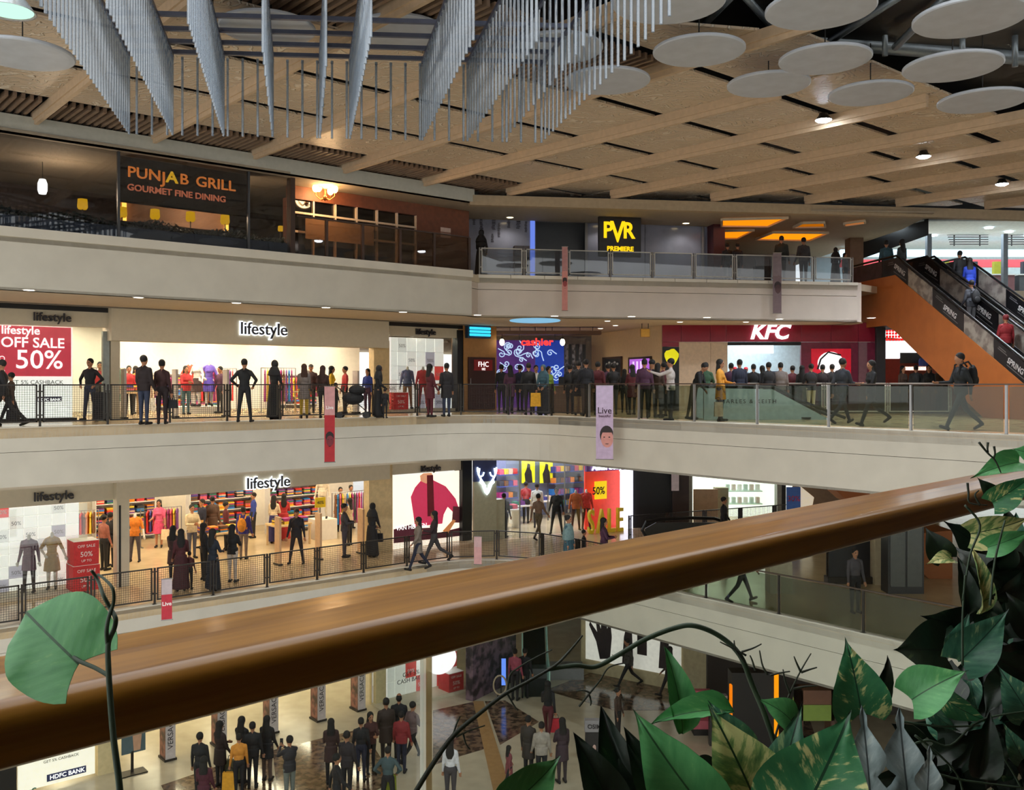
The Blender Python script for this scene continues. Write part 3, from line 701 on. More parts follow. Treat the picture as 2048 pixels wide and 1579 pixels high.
# ================================================================== FIGURES (bodies as one continuous surface)
def V3(*a): return np.array(a, float)
def rotx(p, ang, piv):
    c, s = math.cos(ang), math.sin(ang); q = np.array(p, float) - piv
    return np.array((q[0], q[1] * c - q[2] * s, q[1] * s + q[2] * c)) + piv
SK, HR, TP, BT, SH, AC = range(6)
def body_prims(legs=(0, 0), knees=(0, 0), arms=((4, 8, 12), (4, 8, 12)), inward=(0, 0), lean=0, female=False, hair='short', lower='pants', head=True, shawl=False, spread=0.0, turn=0, sleeve=True, puff=1.0, headdown=0):
    P = []
    cap = lambda p0, p1, r0, r1, l: P.append(('c', V3(*p0), V3(*p1), r0, r1, l))
    ell = lambda c, r, l: P.append(('e', V3(*c), V3(*r), l))
    loft = lambda rings, l: P.append(('k', rings, l))
    hw = 0.085 if not female else 0.088
    sw = 0.166 if not female else 0.146
    # legs
    for i, s in enumerate((1, -1)):
        a = R_(legs[i]); k = R_(knees[i])
        hip = V3(s * hw, 0, 0.92)
        kn = hip + V3(s * spread * 0.5, -math.sin(a) * 0.43, -math.cos(a) * 0.43)
        an = kn + V3(s * spread * 0.4, -math.sin(a - k) * 0.41, -math.cos(a - k) * 0.41)
        lc = BT if lower in ('pants', 'coat') else SK
        cap(hip, kn, 0.088 if not female else 0.092, 0.058, lc); cap(kn, an, 0.058, 0.040, lc)
        f = R_(legs[i] - knees[i]) * 0.8
        toe = an + V3(s * 0.02, -0.155 * math.cos(f), 0.155 * math.sin(f) - 0.035)
        heel = an + V3(0, 0.045, -0.04)
        cap(heel, toe, 0.040, 0.036, SH); cap(an, heel, 0.042, 0.04, SH)
    U0 = len(P)
    tl = BT if lower == 'pants' or lower == 'coat' else TP
    ell((0, 0.005, 0.95), (0.155 if not female else 0.165, 0.112, 0.13), tl)
    ell((0, 0, 1.09), (0.143 * puff if not female else 0.128 * puff, 0.102 * puff, 0.17), TP)
    ell((0, 0.005, 1.27), (0.178 * puff if not female else 0.155 * puff, 0.115 * puff, 0.19), TP)
    if female: ell((0, -0.06, 1.25), (0.12, 0.075, 0.07), TP)
    cap((-sw + 0.03, 0.01, 1.385), (sw - 0.03, 0.01, 1.385), 0.058 * puff, 0.058 * puff, TP)
    for s in (1, -1): cap((s * 0.03, 0.015, 1.45), (s * 0.12, 0.012, 1.40), 0.045, 0.052, TP)
    if lower == 'pants' and puff > 1.0: loft([(0, 0, 0.86, 0.17, 0.13), (0, 0, 1.05, 0.16 * puff, 0.115 * puff)], TP)
    cap((0, 0.012, 1.42), (0, 0.0, 1.54), 0.053, 0.050, SK)
    # arms
    hands = []
    for i, s in enumerate((1, -1)):
        a, o, e = (R_(x) for x in arms[i]); inn = R_(inward[i])
        shp = V3(s * sw, 0.01, 1.385)
        ud = V3(s * math.sin(o), -math.sin(a) * math.cos(o), -math.cos(a) * math.cos(o))
        el = shp + ud * 0.29
        fd = V3(s * math.sin(o - inn) * 0.9, -math.sin(a + e), -math.cos(a + e)); fd[0] -= s * math.sin(inn) * 0.6; fd /= np.linalg.norm(fd)
        wr = el + fd * 0.25
        cap(shp, el, 0.056 * puff, 0.046 * puff, TP); cap(el, wr, 0.044 * (puff if sleeve else 1), 0.031, TP if sleeve else SK)
        pc = wr + fd * 0.055
        cap(wr, pc, 0.028, 0.033, SK)
        sd = np.cross(fd, V3(0, 1, 0.2)); sd = sd / (np.linalg.norm(sd) + 1e-6)
        crl = np.cross(sd, fd)
        for q, ln in enumerate((0.062, 0.072, 0.068, 0.054)):
            b0 = pc + sd * (q - 1.5) * 0.019 + fd * 0.02
            m = b0 + fd * ln * 0.6 + crl * 0.008; t = m + fd * ln * 0.4 + crl * 0.022
            cap(b0, m, 0.0105, 0.010, SK); cap(m, t, 0.010, 0.009, SK)
        tb = wr + fd * 0.03 - sd * 0.028
        cap(tb, tb - sd * 0.025 + fd * 0.045, 0.012, 0.010, SK)
        hands.append((wr + fd * 0.10).tolist())
    # head
    if head:
        ell((0, -0.005, 1.63), (0.080, 0.100, 0.120), SK)
        ell((0, -0.035, 1.560), (0.052, 0.058, 0.055), SK)
        ell((0, -0.100, 1.605), (0.013, 0.018, 0.024), SK)
        if hair not in ('hood',):
            for s in (1, -1): ell((s * 0.075, 0.005, 1.605), (0.012, 0.02, 0.03), SK)
        if hair == 'short': ell((0, 0.018, 1.662), (0.089, 0.104, 0.100), HR)
        elif hair == 'bald': ell((0, 0.02, 1.63), (0.079, 0.09, 0.09), HR)
        elif hair == 'cap': ell((0, 0.01, 1.668), (0.088, 0.103, 0.075), AC); ell((0, -0.11, 1.665), (0.06, 0.06, 0.012), AC)
        elif hair == 'turban': ell((0, 0.005, 1.70), (0.105, 0.118, 0.09), AC)
        elif hair == 'long':
            ell((0, 0.022, 1.66), (0.096, 0.108, 0.106), HR)
            loft([(0, 0.085, 1.24, 0.085, 0.035), (0, 0.085, 1.36, 0.105, 0.045), (0, 0.06, 1.50, 0.10, 0.065), (0, 0.03, 1.64, 0.088, 0.085)], HR)
        elif hair == 'bun': ell((0, 0.02, 1.66), (0.091, 0.105, 0.102), HR); ell((0, 0.10, 1.70), (0.045, 0.045, 0.045), HR)
        elif hair == 'hood':
            ell((0, 0.018, 1.64), (0.102, 0.108, 0.125), AC)
            loft([(0, 0.02, 1.30, 0.21, 0.15), (0, 0.02, 1.42, 0.19, 0.135), (0, 0.025, 1.55, 0.105, 0.10)], AC)
    else:
        cap((0, 0, 1.5), (0, 0, 1.56), 0.05, 0.045, SK)
    if shawl: loft([(0, 0.01, 1.0, 0.25, 0.17), (0, 0.01, 1.2, 0.235, 0.165), (0, 0.01, 1.38, 0.20, 0.13), (0, 0.01, 1.49, 0.09, 0.085)], AC)
    # lean the upper body
    if lean or headdown:
        piv = V3(0, 0, 0.95)
        f = lambda p: rotx(p, R_(lean), piv)
        for j in range(U0, len(P)):
            p = P[j]
            if p[0] == 'c': P[j] = ('c', f(p[1]), f(p[2]), p[3], p[4], p[5])
            elif p[0] == 'e': P[j] = ('e', f(p[1]), p[2], p[3])
            else: P[j] = ('k', [(*f((r[0], r[1], r[2]))[:2], f((r[0], r[1], r[2]))[2], r[3], r[4]) for r in p[1]], p[2])
        hands = [f(h).tolist() for h in hands]
    if lower == 'coat': loft([(0, 0, 0.62, 0.19, 0.15), (0, 0, 0.80, 0.18, 0.14), (0, 0, 1.02, 0.155 * puff, 0.115 * puff)], TP)
    if lower == 'skirt': loft([(0, 0, 0.52, 0.22, 0.18), (0, 0, 0.75, 0.20, 0.155), (0, 0, 1.0, 0.145, 0.11)], BT)
    if lower == 'long': loft([(0, 0, 0.07, 0.25, 0.20), (0, 0, 0.45, 0.215, 0.17), (0, 0, 0.80, 0.19, 0.15), (0, 0, 1.02, 0.16, 0.12)], BT)
    return P, hands
def prim_mesh(P):
    mb = MB()
    for p in P:
        if p[0] == 'c':
            a, b, r0, r1 = p[1], p[2], p[3], p[4]; d = b - a; L = np.linalg.norm(d) or 1e-5; d = d / L
            x = np.cross(d, V3(0.31, 0.2, 0.93)); x = x / np.linalg.norm(x); y = np.cross(d, x); n = 10
            rings = [(-0.98 * r0, 0.2 * r0), (-0.7 * r0, 0.71 * r0), (0, r0), (L, r1), (L + 0.7 * r1, 0.71 * r1), (L + 0.98 * r1, 0.2 * r1)]
            vs = [a + d * t + (x * math.cos(2*math.pi*k/n) + y * math.sin(2*math.pi*k/n)) * r for t, r in rings for k in range(n)]
            m = len(rings)
            fs = [(i*n+k, i*n+(k+1)%n, (i+1)*n+(k+1)%n, (i+1)*n+k) for i in range(m-1) for k in range(n)] + [tuple(range(n-1,-1,-1)), tuple(range((m-1)*n, m*n))]
            mb.add(vs, fs)
        elif p[0] == 'e': mb.ell(p[1], p[2], 14, 10)
        else:
            n = 18; rg = p[1]
            vs = [(c[0] + c[3]*math.cos(2*math.pi*k/n), c[1] + c[4]*math.sin(2*math.pi*k/n), c[2]) for c in rg for k in range(n)]
            m = len(rg)
            fs = [(i*n+k, i*n+(k+1)%n, (i+1)*n+(k+1)%n, (i+1)*n+k) for i in range(m-1) for k in range(n)] + [tuple(range(n-1,-1,-1)), tuple(range((m-1)*n, m*n))]
            mb.add(vs, fs)
    return mb
def prim_sdf(P, Q):
    best = np.full(len(Q), 1e9); lab = np.zeros(len(Q), int)
    for p in P:
        if p[0] == 'c':
            a, b = p[1], p[2]; ab = b - a; t = np.clip(((Q - a) @ ab) / max(ab @ ab, 1e-9), 0, 1)
            d = np.linalg.norm(Q - (a + t[:, None] * ab), axis=1) - (p[3] + (p[4] - p[3]) * t); l = p[5]
        elif p[0] == 'e':
            q = (Q - p[1]) / p[2]; k0 = np.linalg.norm(q, axis=1); d = (k0 - 1) * float(np.min(p[2])); l = p[3]
        else:
            zs = [r[2] for r in p[1]]
            rx = np.interp(Q[:, 2], zs, [r[3] for r in p[1]]); ry = np.interp(Q[:, 2], zs, [r[4] for r in p[1]])
            cx = np.interp(Q[:, 2], zs, [r[0] for r in p[1]]); cy_ = np.interp(Q[:, 2], zs, [r[1] for r in p[1]])
            k0 = np.sqrt(((Q[:, 0] - cx) / rx) ** 2 + ((Q[:, 1] - cy_) / ry) ** 2); d = (k0 - 1) * np.minimum(rx, ry)
            d = np.maximum(d, np.maximum(zs[0] - Q[:, 2], Q[:, 2] - zs[-1])); l = p[2]
        d = d - (0.006 if l in (TP, AC, HR, BT, SH) else 0)
        u = d < best; best[u] = d[u]; lab[u] = l
    return lab
POSES = {
 'stand': dict(), 'stand_f': dict(female=True, hair='long'), 'stand_bun': dict(female=True, hair='bun', arms=((10, 8, 35), (4, 8, 10))),
 'akimbo': dict(arms=((-15, 38, 60), (-15, 38, 60)), inward=(45, 45), spread=0.10), 'coat': dict(lower='coat', puff=1.12), 'coat_f': dict(female=True, hair='long', lower='coat', puff=1.08, arms=((20, 6, 60), (10, 8, 20)), inward=(20, 0)),
 'jacket': dict(puff=1.15, arms=((8, 10, 25), (2, 10, 20))), 'fold': dict(arms=((25, 10, 75), (25, 10, 70)), inward=(40, 40), puff=1.08), 'fold_f': dict(female=True, hair='long', arms=((25, 8, 75), (25, 8, 70)), inward=(35, 35), puff=1.08),
 'walk': dict(legs=(24, -22), knees=(4, 22), arms=((-22, 8, 18), (24, 8, 22))), 'walk_j': dict(legs=(28, -24), knees=(3, 26), arms=((-18, 8, 25), (22, 8, 70)), puff=1.12, lean=3),
 'walk_f': dict(female=True, hair='long', legs=(24, -26), knees=(3, 34), arms=((20, 6, 75), (-12, 8, 20)), inward=(20, 0)), 'walk_f2': dict(female=True, hair='long', legs=(22, -20), knees=(2, 18), arms=((15, 6, 30), (-15, 6, 15)), puff=1.1, lower='coat'),
 'hood': dict(female=True, hair='hood', lower='long', arms=((18, 8, 40), (18, 8, 40)), inward=(20, 20), lean=4), 'dress': dict(female=True, hair='long', lower='skirt', arms=((6, 10, 20), (18, 8, 60)), sleeve=False), 'gown': dict(female=True, hair='long', lower='long', arms=((10, 8, 30), (20, 8, 60)), inward=(0, 25)),
 'shawl': dict(female=True, hair='bun', lower='long', shawl=True, legs=(10, -8)), 'phone': dict(arms=((55, 6, 75), (50, 6, 80)), inward=(30, 30), puff=1.08), 'point': dict(arms=((70, 10, 40), (8, 8, 20)), puff=1.1), 'lean': dict(lean=28, arms=((40, 10, 30), (40, 10, 30)), legs=(-6, -12)),
 'guard_cap': dict(hair='cap', arms=((4, 12, 14), (4, 12, 14)), spread=0.14, puff=1.06), 'guard': dict(arms=((4, 12, 14), (4, 12, 14)), spread=0.14, puff=1.06), 'turban': dict(hair='turban', puff=1.1, arms=((14, 8, 50), (4, 8, 10)), inward=(20, 0)), 'cap': dict(hair='cap', puff=1.08), 'bald': dict(hair='bald', puff=1.08),
 'man_suit': dict(head=False, lower='coat', puff=1.05, arms=((-6, 12, 18), (-6, 12, 18)), legs=(3, -3), spread=0.06), 'man_f': dict(head=False, female=True, lower='skirt', arms=((5, 25, 35), (-5, 30, 60)), inward=(0, 40), sleeve=False), 'man_j': dict(head=False, puff=1.1, arms=((-4, 12, 15), (-4, 12, 15)), spread=0.07), 'man_t': dict(head=False, puff=1.04, sleeve=False, arms=((0, 16, 20), (0, 16, 20)), spread=0.06),
}
BODY = {}
def make_bodies():
    tmp = []
    for nm, sp in POSES.items():
        P, hands = body_prims(**sp)
        o = prim_mesh(P).build('tmp_' + nm, [])
        r = o.modifiers.new('r', 'REMESH'); r.mode = 'VOXEL'; r.voxel_size = 0.0135; r.use_smooth_shade = True
        s = o.modifiers.new('s', 'SMOOTH'); s.factor = 0.5; s.iterations = 2
        tmp.append((nm, o, P, hands))
    dg = bpy.context.evaluated_depsgraph_get()
    for nm, o, P, hands in tmp:
        me = bpy.data.meshes.new_from_object(o.evaluated_get(dg)); me.name = 'figure_' + nm
        n = len(me.polygons); c = np.empty(n * 3); me.polygons.foreach_get('center', c); c = c.reshape(-1, 3)
        lab = prim_sdf(P, c)
        if POSES[nm].get('head', True) and not POSES[nm].get('lean', 0):
            face = (lab == SK) & (c[:, 1] < -0.07)
            for sx in (1, -1):
                lab[face & (np.hypot(c[:, 0] - sx * 0.032, c[:, 2] - 1.628) < 0.0125)] = HR
            lab[face & (np.abs(c[:, 0]) < 0.024) & (np.abs(c[:, 2] - 1.555) < 0.007)] = BT
        zmin = min(v.co.z for v in me.vertices)
        me.transform(Matrix.Translation((0, 0, -zmin)))
        for i in range(6): me.materials.append(None)
        me.polygons.foreach_set('material_index', lab.tolist())
        me.polygons.foreach_set('use_smooth', [True] * n)
        BODY[nm] = (me, [(h[0], h[1], h[2] - zmin) for h in hands])
        me0 = o.data; bpy.data.objects.remove(o); bpy.data.meshes.remove(me0)
make_bodies()
_cm = {}
def cm(c, rough=0.75):
    if c not in _cm: _cm[c] = mat(c, rough, noise=0.10, scale=14)
    return _cm[c]
SKIN = (168, 118, 88); HAIR = (18, 14, 12); BLK = (22, 22, 26); NVY = (28, 32, 52); DNM = (44, 52, 74); GRY = (92, 92, 96); BRN = (66, 46, 36); KHA = (134, 112, 82); MRN = (84, 24, 34); WHT = (214, 208, 200); SHO = (20, 17, 16)
def figure(name, cat, pose, loc, face, top, bot, label, acc=BLK, scale=1.0, skin=SKIN, hair=HAIR, shoe=SHO, frame=None, group=None):
    me, hands = BODY[pose]
    o = link(name, me, None, frame, loc, 0, label, cat, group)
    M4 = (frame or FC) @ Matrix.Translation(loc) @ Matrix.Rotation(R_(face), 4, 'Z') @ Matrix.Scale(scale, 4)
    o.matrix_world = M4
    for i, c in enumerate((skin, hair, top, bot, shoe, acc)):
        o.material_slots[i].link = 'OBJECT'; o.material_slots[i].material = cm(c)
    return o, [M4 @ Vector(h) for h in hands]
def person(px, d, z, pose, face, top, bot, label, **k):
    x = (px - 1024) / FPX * d
    k.setdefault('scale', 1.0)
    return figure('person', 'person', pose, (x, d, z), face, top, bot, label, **k)
def feet_d(py, z): return (EYE - z) * FPX / (py - HOR)
# ================================================================== SHOPS ON THE LEFT (frame A)
M_SHOPW = mat((238, 230, 214), 0.7, noise=0.02)
M_SIGNF = mat((206, 196, 172), 0.6, noise=0.02)
M_LTXT = mat((44, 40, 44), 0.5)
L_WARM = glow((255, 238, 208), 9.0); L_SHOP = glow((255, 236, 200), 24.0)
def wallb(a, b, m, label, nm='wall_back'): return MB().box(a, b).build(nm, m, frame=FA, label=label, kind='structure')
def shop_lamps(n, u0, u1, w0, w1, z, mtl, what):
    for i in range(n):
        u = u0 + (u1 - u0) * (i + 0.5) / n
        t = empty('ceiling_light', 'long ceiling light %d of the row %s' % (i + 1, what) if False else ['first', 'second', 'third', 'fourth', 'fifth', 'sixth', 'seventh', 'eighth'][i] + ' long ceiling light from the left ' + what, 'ceiling light', (u, (w0 + w1) / 2, z), FA, group='ceiling lights ' + what)
        h = (w1 - w0) / 2
        MB().box((-0.16, -h, -0.05), (0.16, h, 0.0)).build('tray', M_WHITE, t)
        MB().box((-0.14, -h + 0.03, -0.062), (0.14, h - 0.03, -0.051)).build('diffuser', mtl, t)
def lifestyle(parent, u, w, z, size, halo, label_loc):
    pass
def wordmark(px, py, w, hpx, halo, label):
    d = w / (CA - SA * (px - 1024) / FPX); size = hpx * d / FPX / 0.79
    u, z = wp(px, py, w)
    t = empty('shop_sign', label, 'sign', (u, w, z), FA)
    text('lettering', 'lifestyle', size, M_LTXT, t, loc=(0, -0.05, 0), extrude=0.03, offset=0.004, sx=0.98)
    if halo: text('halo', 'lifestyle', size, glow((235, 245, 255), 3.0), t, loc=(0, 0.0, 0), extrude=0.005, offset=0.035, sx=0.98)
    return t
SO = 28.8                                     # shop front plane, middle level
# ---- room shells
wallb((-6, 37.0, Z2), (22.0, 37.2, S3), M_SHOPW, 'white back wall of the clothes shop on the middle level')
wallb((-6, 36.2, Z1), (21.2, 36.4, S2), M_SHOPW, 'white back wall of the clothes shop on the first gallery')
wallb((-6, 36.2, Z0), (19.5, 36.4, S1), M_SHOPW, 'white back wall of the clothes shop on the ground level')
shop_lamps(6, 5.5, 21.5, 29.6, 36.4, S3, glow((255, 240, 212), 48.0), 'in the middle level clothes shop')
shop_lamps(6, 4.5, 20.5, 28.6, 35.6, S2, L_SHOP, 'in the first gallery clothes shop')
shop_lamps(5, 4.5, 18.5, 27.6, 35.6, S1, L_SHOP, 'in the ground level clothes shop')
# ---- middle level front
MB().box((-6, SO - 0.05, 3.15), (U(924, SO), SO + 0.2, S3)).build('trim_8', M_DARK, frame=FA, label='black header band above the middle level shop front', kind='structure')
MB().box((-6, SO - 0.45, 3.265), (U(924, SO), SO - 0.30, S3)).build('trim_9', mat((120, 110, 96), 0.5), frame=FA, label='thin grey header rail above the black band', kind='structure')
MB().box((-6, SO, ZW(110, 651, SO)), (U(218, SO), SO + 0.25, 3.15)).build('sign_fascia', M_SIGNF, frame=FA, label='cream sign fascia above the red sale window', cat='fascia')
SF = SO - 0.35
MB().box((U(223, SF), SF, ZW(500, 688, SF)), (U(778, SF), SF + 0.6, ZW(500, 628, SF))).build('sign_fascia', M_SIGNF, frame=FA, label='long cream sign fascia over the middle level shop entrance', cat='fascia')
MB().box((U(779, SO), SO, ZW(850, 673, SO)), (U(916, SO), SO + 0.25, 3.15)).build('sign_fascia', M_SIGNF, frame=FA, label='cream sign fascia above the tiled window', cat='fascia')
wordmark(104, 642, SO - 0.02, 19, False, 'small dark wordmark sign above the red sale poster')
wordmark(527, 669, SF - 0.03, 27, True, 'large backlit wordmark sign over the middle level entrance')
wordmark(850, 669, SO - 0.02, 13, False, 'small dark wordmark sign above the tiled window')
def pier(px0, px1, w, z0, z1, m, label, dep=0.35): return MB().box((U(px0, w), w, z0), (U(px1, w), w + dep, z1)).build('wall_pier', m, frame=FA, label=label, kind='structure')
pier(222, 240, SO, Z2, 2.6, M_SIGNF, 'cream pier left of the middle level entrance')
pier(206, 219, SO + 0.05, Z2, 2.6, mat((150, 156, 150), 0.3, metal=0.3), 'steel pier with a glass edge left of the cream pier', 0.15)
pier(748, 779, SO, Z2, 2.6, mat((216, 190, 140), 0.6), 'warm cream pier right of the middle level entrance')
pier(915, 928, SO - 0.05, Z2, 3.1, M_BLACK, 'black frame post beside the tan wall')
pier(928, 993, SO - 0.1, Z2, S3, mat((176, 128, 74), 0.6, noise=0.05), 'tan wall between the clothes shop and the cashier hall', 0.8)
# red sale window
wx = SO + 0.12
t = empty('shop_window', 'backlit white window display with a red sale poster', 'window display', (U(-40, wx), wx, Z2), FA)
u0 = U(-40, wx)
MB().box((0, 0.25, 0.05), (U(150, wx) - u0, 0.3, ZW(110, 652, wx))).build('back_panel', mat((250, 246, 240), 0.6, emit=1.1, ecol=(255, 250, 244)), t)
MB().box((0, -0.1, 0), (U(152, wx) - u0, 0.5, 0.08)).build('plinth', M_DARK, t)
pu0, pu1 = U(-10, wx) - u0, U(146, wx) - u0; pz0, pz1 = ZW(75, 752, wx), ZW(75, 652, wx)
pst = MB().box((pu0, 0.20, pz0), (pu1, 0.24, pz1)).build('poster', mat((226, 66, 86), 0.5, emit=0.65), t)
WT = glow((255, 250, 245), 1.6); pw_ = pu1 - pu0; ph = pz1 - pz0
for s, sz, x, z in (('lifestyle', 0.33, .34, .84), ('OFF SALE', 0.40, .50, .58), ('50%', 0.75, .58, .16)):
    text('lettering', s, sz, WT, pst, loc=(pu0 + pw_ * x, 0.19, pz0 + ph * z), extrude=0.004, offset=0.006)
text('lettering', 'UP TO', 0.20, WT, pst, loc=(pu0 + pw_ * 0.14, 0.19, pz0 + ph * 0.2), spin=R_(90), extrude=0.004)
text('lettering', 'GET 5% CASHBACK', 0.17, mat((120, 110, 110), 0.6), t, loc=(U(75, wx) - u0, 0.235, ZW(75, 768, wx)), extrude=0.003)
hb0 = U(103, wx) - u0
MB().box((hb0 - 0.33, 0.225, ZW(103, 803, wx)), (hb0 + 0.33, 0.245, ZW(103, 793, wx))).build('bank_plate', mat((70, 60, 100), 0.5), t)
text('lettering', 'HDFC BANK', 0.11, WT, t, loc=(hb0, 0.22, ZW(103, 801.5, wx)), extrude=0.003, offset=0.003)
MB().box((0, -0.02, 0.08), (U(205, wx) - u0, -0.005, ZW(110, 652, wx))).build('pane', GL, t)
# tiled window display generator
TILEC = [(250, 246, 240), (226, 222, 218), (250, 246, 240), (206, 202, 204), (250, 246, 240), (212, 70, 66), (240, 232, 226), (250, 246, 240), (170, 164, 176)]
def tiled_window(name_lbl, pxa, pxb, w, z0, z1, cols, rows, seed, em=0.7, word='50%'):
    ua, ub = U(pxa, w), U(pxb, w); t = empty('shop_window', name_lbl, 'window display', (ua, w, z0), FA)
    W, H = ub - ua, z1 - z0; rr = random.Random(seed)
    MB().box((0, 0.9, 0), (W, 0.95, H)).build('back_panel', mat((200, 196, 192), 0.7), t)
    MB().box((0, -0.02, 0), (W, 0.95, 0.10)).build('plinth', M_SIGNF, t)
    cw, ch = W / cols, (H - 0.1) / rows
    for i in range(cols):
        for j in range(rows):
            c = (250, 246, 240) if (i + j) % 2 else rr.choice(TILEC)
            tl = MB().box((i*cw + 0.008, 0.87, 0.1 + j*ch + 0.008), ((i+1)*cw - 0.008, 0.9, 0.1 + (j+1)*ch - 0.008)).build('tile', mat(c, 0.6, emit=em, ecol=c, noise=0.03), t)
            if (i + j) % 2 == 0 and c != (250, 246, 240):
                text('lettering', word, cw * 0.42, mat((250, 250, 250) if c[1] < 100 else (150, 146, 150), 0.6), tl, loc=((i + .5) * cw, 0.865, 0.1 + (j + .3) * ch), extrude=0.003)
    MB().box((0.02, -0.01, 0.1), (W - 0.02, 0.002, H)).build('pane', GL, t)
    return t
tiled_window('brightly lit tiled window display right of the middle level entrance', 781, 914, SO + 0.1, Z2, ZW(850, 673, SO), 7, 5, 4)
def red_cube(px, w, z, s, label, lower=False):
    t = empty('sale_cube', label, 'display cube', (U(px, w), w, z), FA)
    RD = mat((190, 44, 44), 0.6, emit=0.10, noise=0.1, scale=20)
    bx_ = MB().box((-s/2, -s/2, 0), (s/2, s/2, s)).build('box', [RD], t)
    MB().box((-s/2, -s/2, s), (s/2, s/2, s + 0.01)).build('lid', M_WHITE, t)
    for k, (tx, zz, sz) in enumerate((('OFF SALE', .74, .17), ('50%', .36, .30), ('UP TO', .14, .14))):
        text('lettering', tx, sz * s, M_WHITE, bx_, loc=(0, -s/2 - 0.004, zz * s), extrude=0.002)
    return t
red_cube(793, SO + 0.35, Z2 + 0.1, 0.62, 'red sale cube at the left foot of the tiled window')
figure('mannequin', 'mannequin', 'man_j', (U(815, SO + .5), SO + .5, 0.1), -40 + 20, (92, 96, 140), (186, 130, 88), 'headless mannequin in blue sweater and tan trousers, tiled window', skin=(225, 215, 205), frame=FA)
figure('mannequin', 'mannequin', 'man_j', (U(846, SO + .55), SO + .55, 0.1), -30, (196, 44, 52), (196, 44, 52), 'headless mannequin all in red, tiled window', skin=(225, 215, 205), frame=FA)
# FHC door panel
t = empty('hydrant_cabinet', 'dark brown hydrant cabinet with a red lettered plate on the tan wall', 'cabinet', (U(936, SO - .12), SO - 0.16, Z2), FA)
wfc = U(989, SO - .12) - U(936, SO - .12)
MB().box((0, 0, 0.05), (wfc, 0.06, ZW(960, 714, SO - .12))).build('door', mat((66, 34, 28), 0.5), t)
MB().box((0.25, -0.02, ZW(960, 741, SO)), (wfc - 0.15, 0, ZW(960, 719, SO))).build('plate', mat((150, 30, 34), 0.5), t)
text('lettering', 'FHC', 0.28, WT, t, loc=(wfc / 2 + 0.05, -0.025, ZW(960, 733, SO)), extrude=0.004)
text('lettering', '102', 0.13, WT, t, loc=(wfc / 2 + 0.05, -0.025, ZW(960, 740, SO)), extrude=0.004)
MB().cyl((0.08, -0.03, 1.0), (0.08, -0.03, 1.25), 0.015, n=6).build('handle', M_STEEL, t)
# cyan lit box
t = empty('insect_trap_lamp', 'boxy wall lamp glowing cyan above the hydrant cabinet', 'lamp', (U(936, SO - .3), SO - 0.32, ZW(958, 676, SO - .3)), FA)
wl_, hl = U(981, SO - .3) - U(936, SO - .3), ZW(958, 650, SO - .3) - ZW(958, 676, SO - .3)
MB().box((0, 0, 0), (wl_, 0.2, hl)).build('case', mat((40, 60, 80), 0.4), t)
for k in range(3): MB().cyl((0.06, -0.03, hl * (0.25 + k * 0.25)), (wl_ - 0.06, -0.03, hl * (0.25 + k * 0.25)), 0.05, n=8).build('tube', glow((60, 210, 255), 1.3), t)
# ---- first gallery front
SP = 27.8
MB().box((-6, SP, ZW(110, 1008, SP)), (U(232, SP), SP + 0.25, S2)).build('sign_fascia', M_SIGNF, frame=FA, label='cream sign fascia above the left window of the first gallery', cat='fascia')
SP2 = SP - 0.3
MB().box((U(233, SP2), SP2, ZW(540, 976, SP2)), (U(780, SP2), SP2 + 0.5, S2)).build('sign_fascia', M_SIGNF, frame=FA, label='long cream sign fascia over the first gallery entrance', cat='fascia')
MB().box((U(782, SP), SP, ZW(855, 944, SP)), (U(926, SP), SP + 0.25, S2)).build('sign_fascia', M_SIGNF, frame=FA, label='cream sign fascia above the pink jumper poster', cat='fascia')
wordmark(107, 999, SP - 0.03, 20, False, 'small dark wordmark sign above the first gallery mannequins')
wordmark(536, 974, SP2 - 0.04, 25, True, 'large backlit wordmark sign over the first gallery entrance')
wordmark(860, 941, SP - 0.03, 13, False, 'small dark wordmark sign above the pink jumper poster')
pier(234, 259, SP, Z1, S2, M_SIGNF, 'cream pier with a black slot left of the first gallery entrance')
MB().box((U(238, SP - .01), SP - 0.01, Z1), (U(242, SP - .01), SP, ZW(240, 1010, SP))).build('trim_10', M_DARK, frame=FA, label='black vertical slot on the cream pier', kind='structure')
pier(738, 785, SP, Z1, S2, mat((222, 198, 150), 0.6), 'warm cream pier right of the first gallery entrance')
pier(925, 944, SP - 0.1, Z1, S2, M_BLACK, 'black post at the end of the first gallery shop front', 0.5)
tiled_window('tiled window display with mannequins on the first gallery', -60, 176, SP + 0.05, Z1, ZW(110, 1010, SP), 8, 7, 9, em=0.75)
figure('mannequin', 'mannequin', 'man_suit', (U(58, SP + .45), SP + .45, Z1 + .1), -32, (120, 84, 104), (52, 38, 40), 'headless mannequin in mauve blazer, first gallery window', skin=(225, 215, 205), frame=FA)
figure('mannequin', 'mannequin', 'man_f', (U(104, SP + .5), SP + .5, Z1 + .1), -20, (190, 150, 84), (178, 140, 80), 'headless mannequin in gold dress, first gallery window', skin=(235, 222, 210), frame=FA)
red_cube(166, SP + 0.0, Z1 + 0.1, 0.70, 'lower red sale cube beside the gold dress mannequin')
red_cube(166, SP + 0.0, Z1 + 0.812, 0.66, 'upper red sale cube stacked beside the gold dress mannequin')
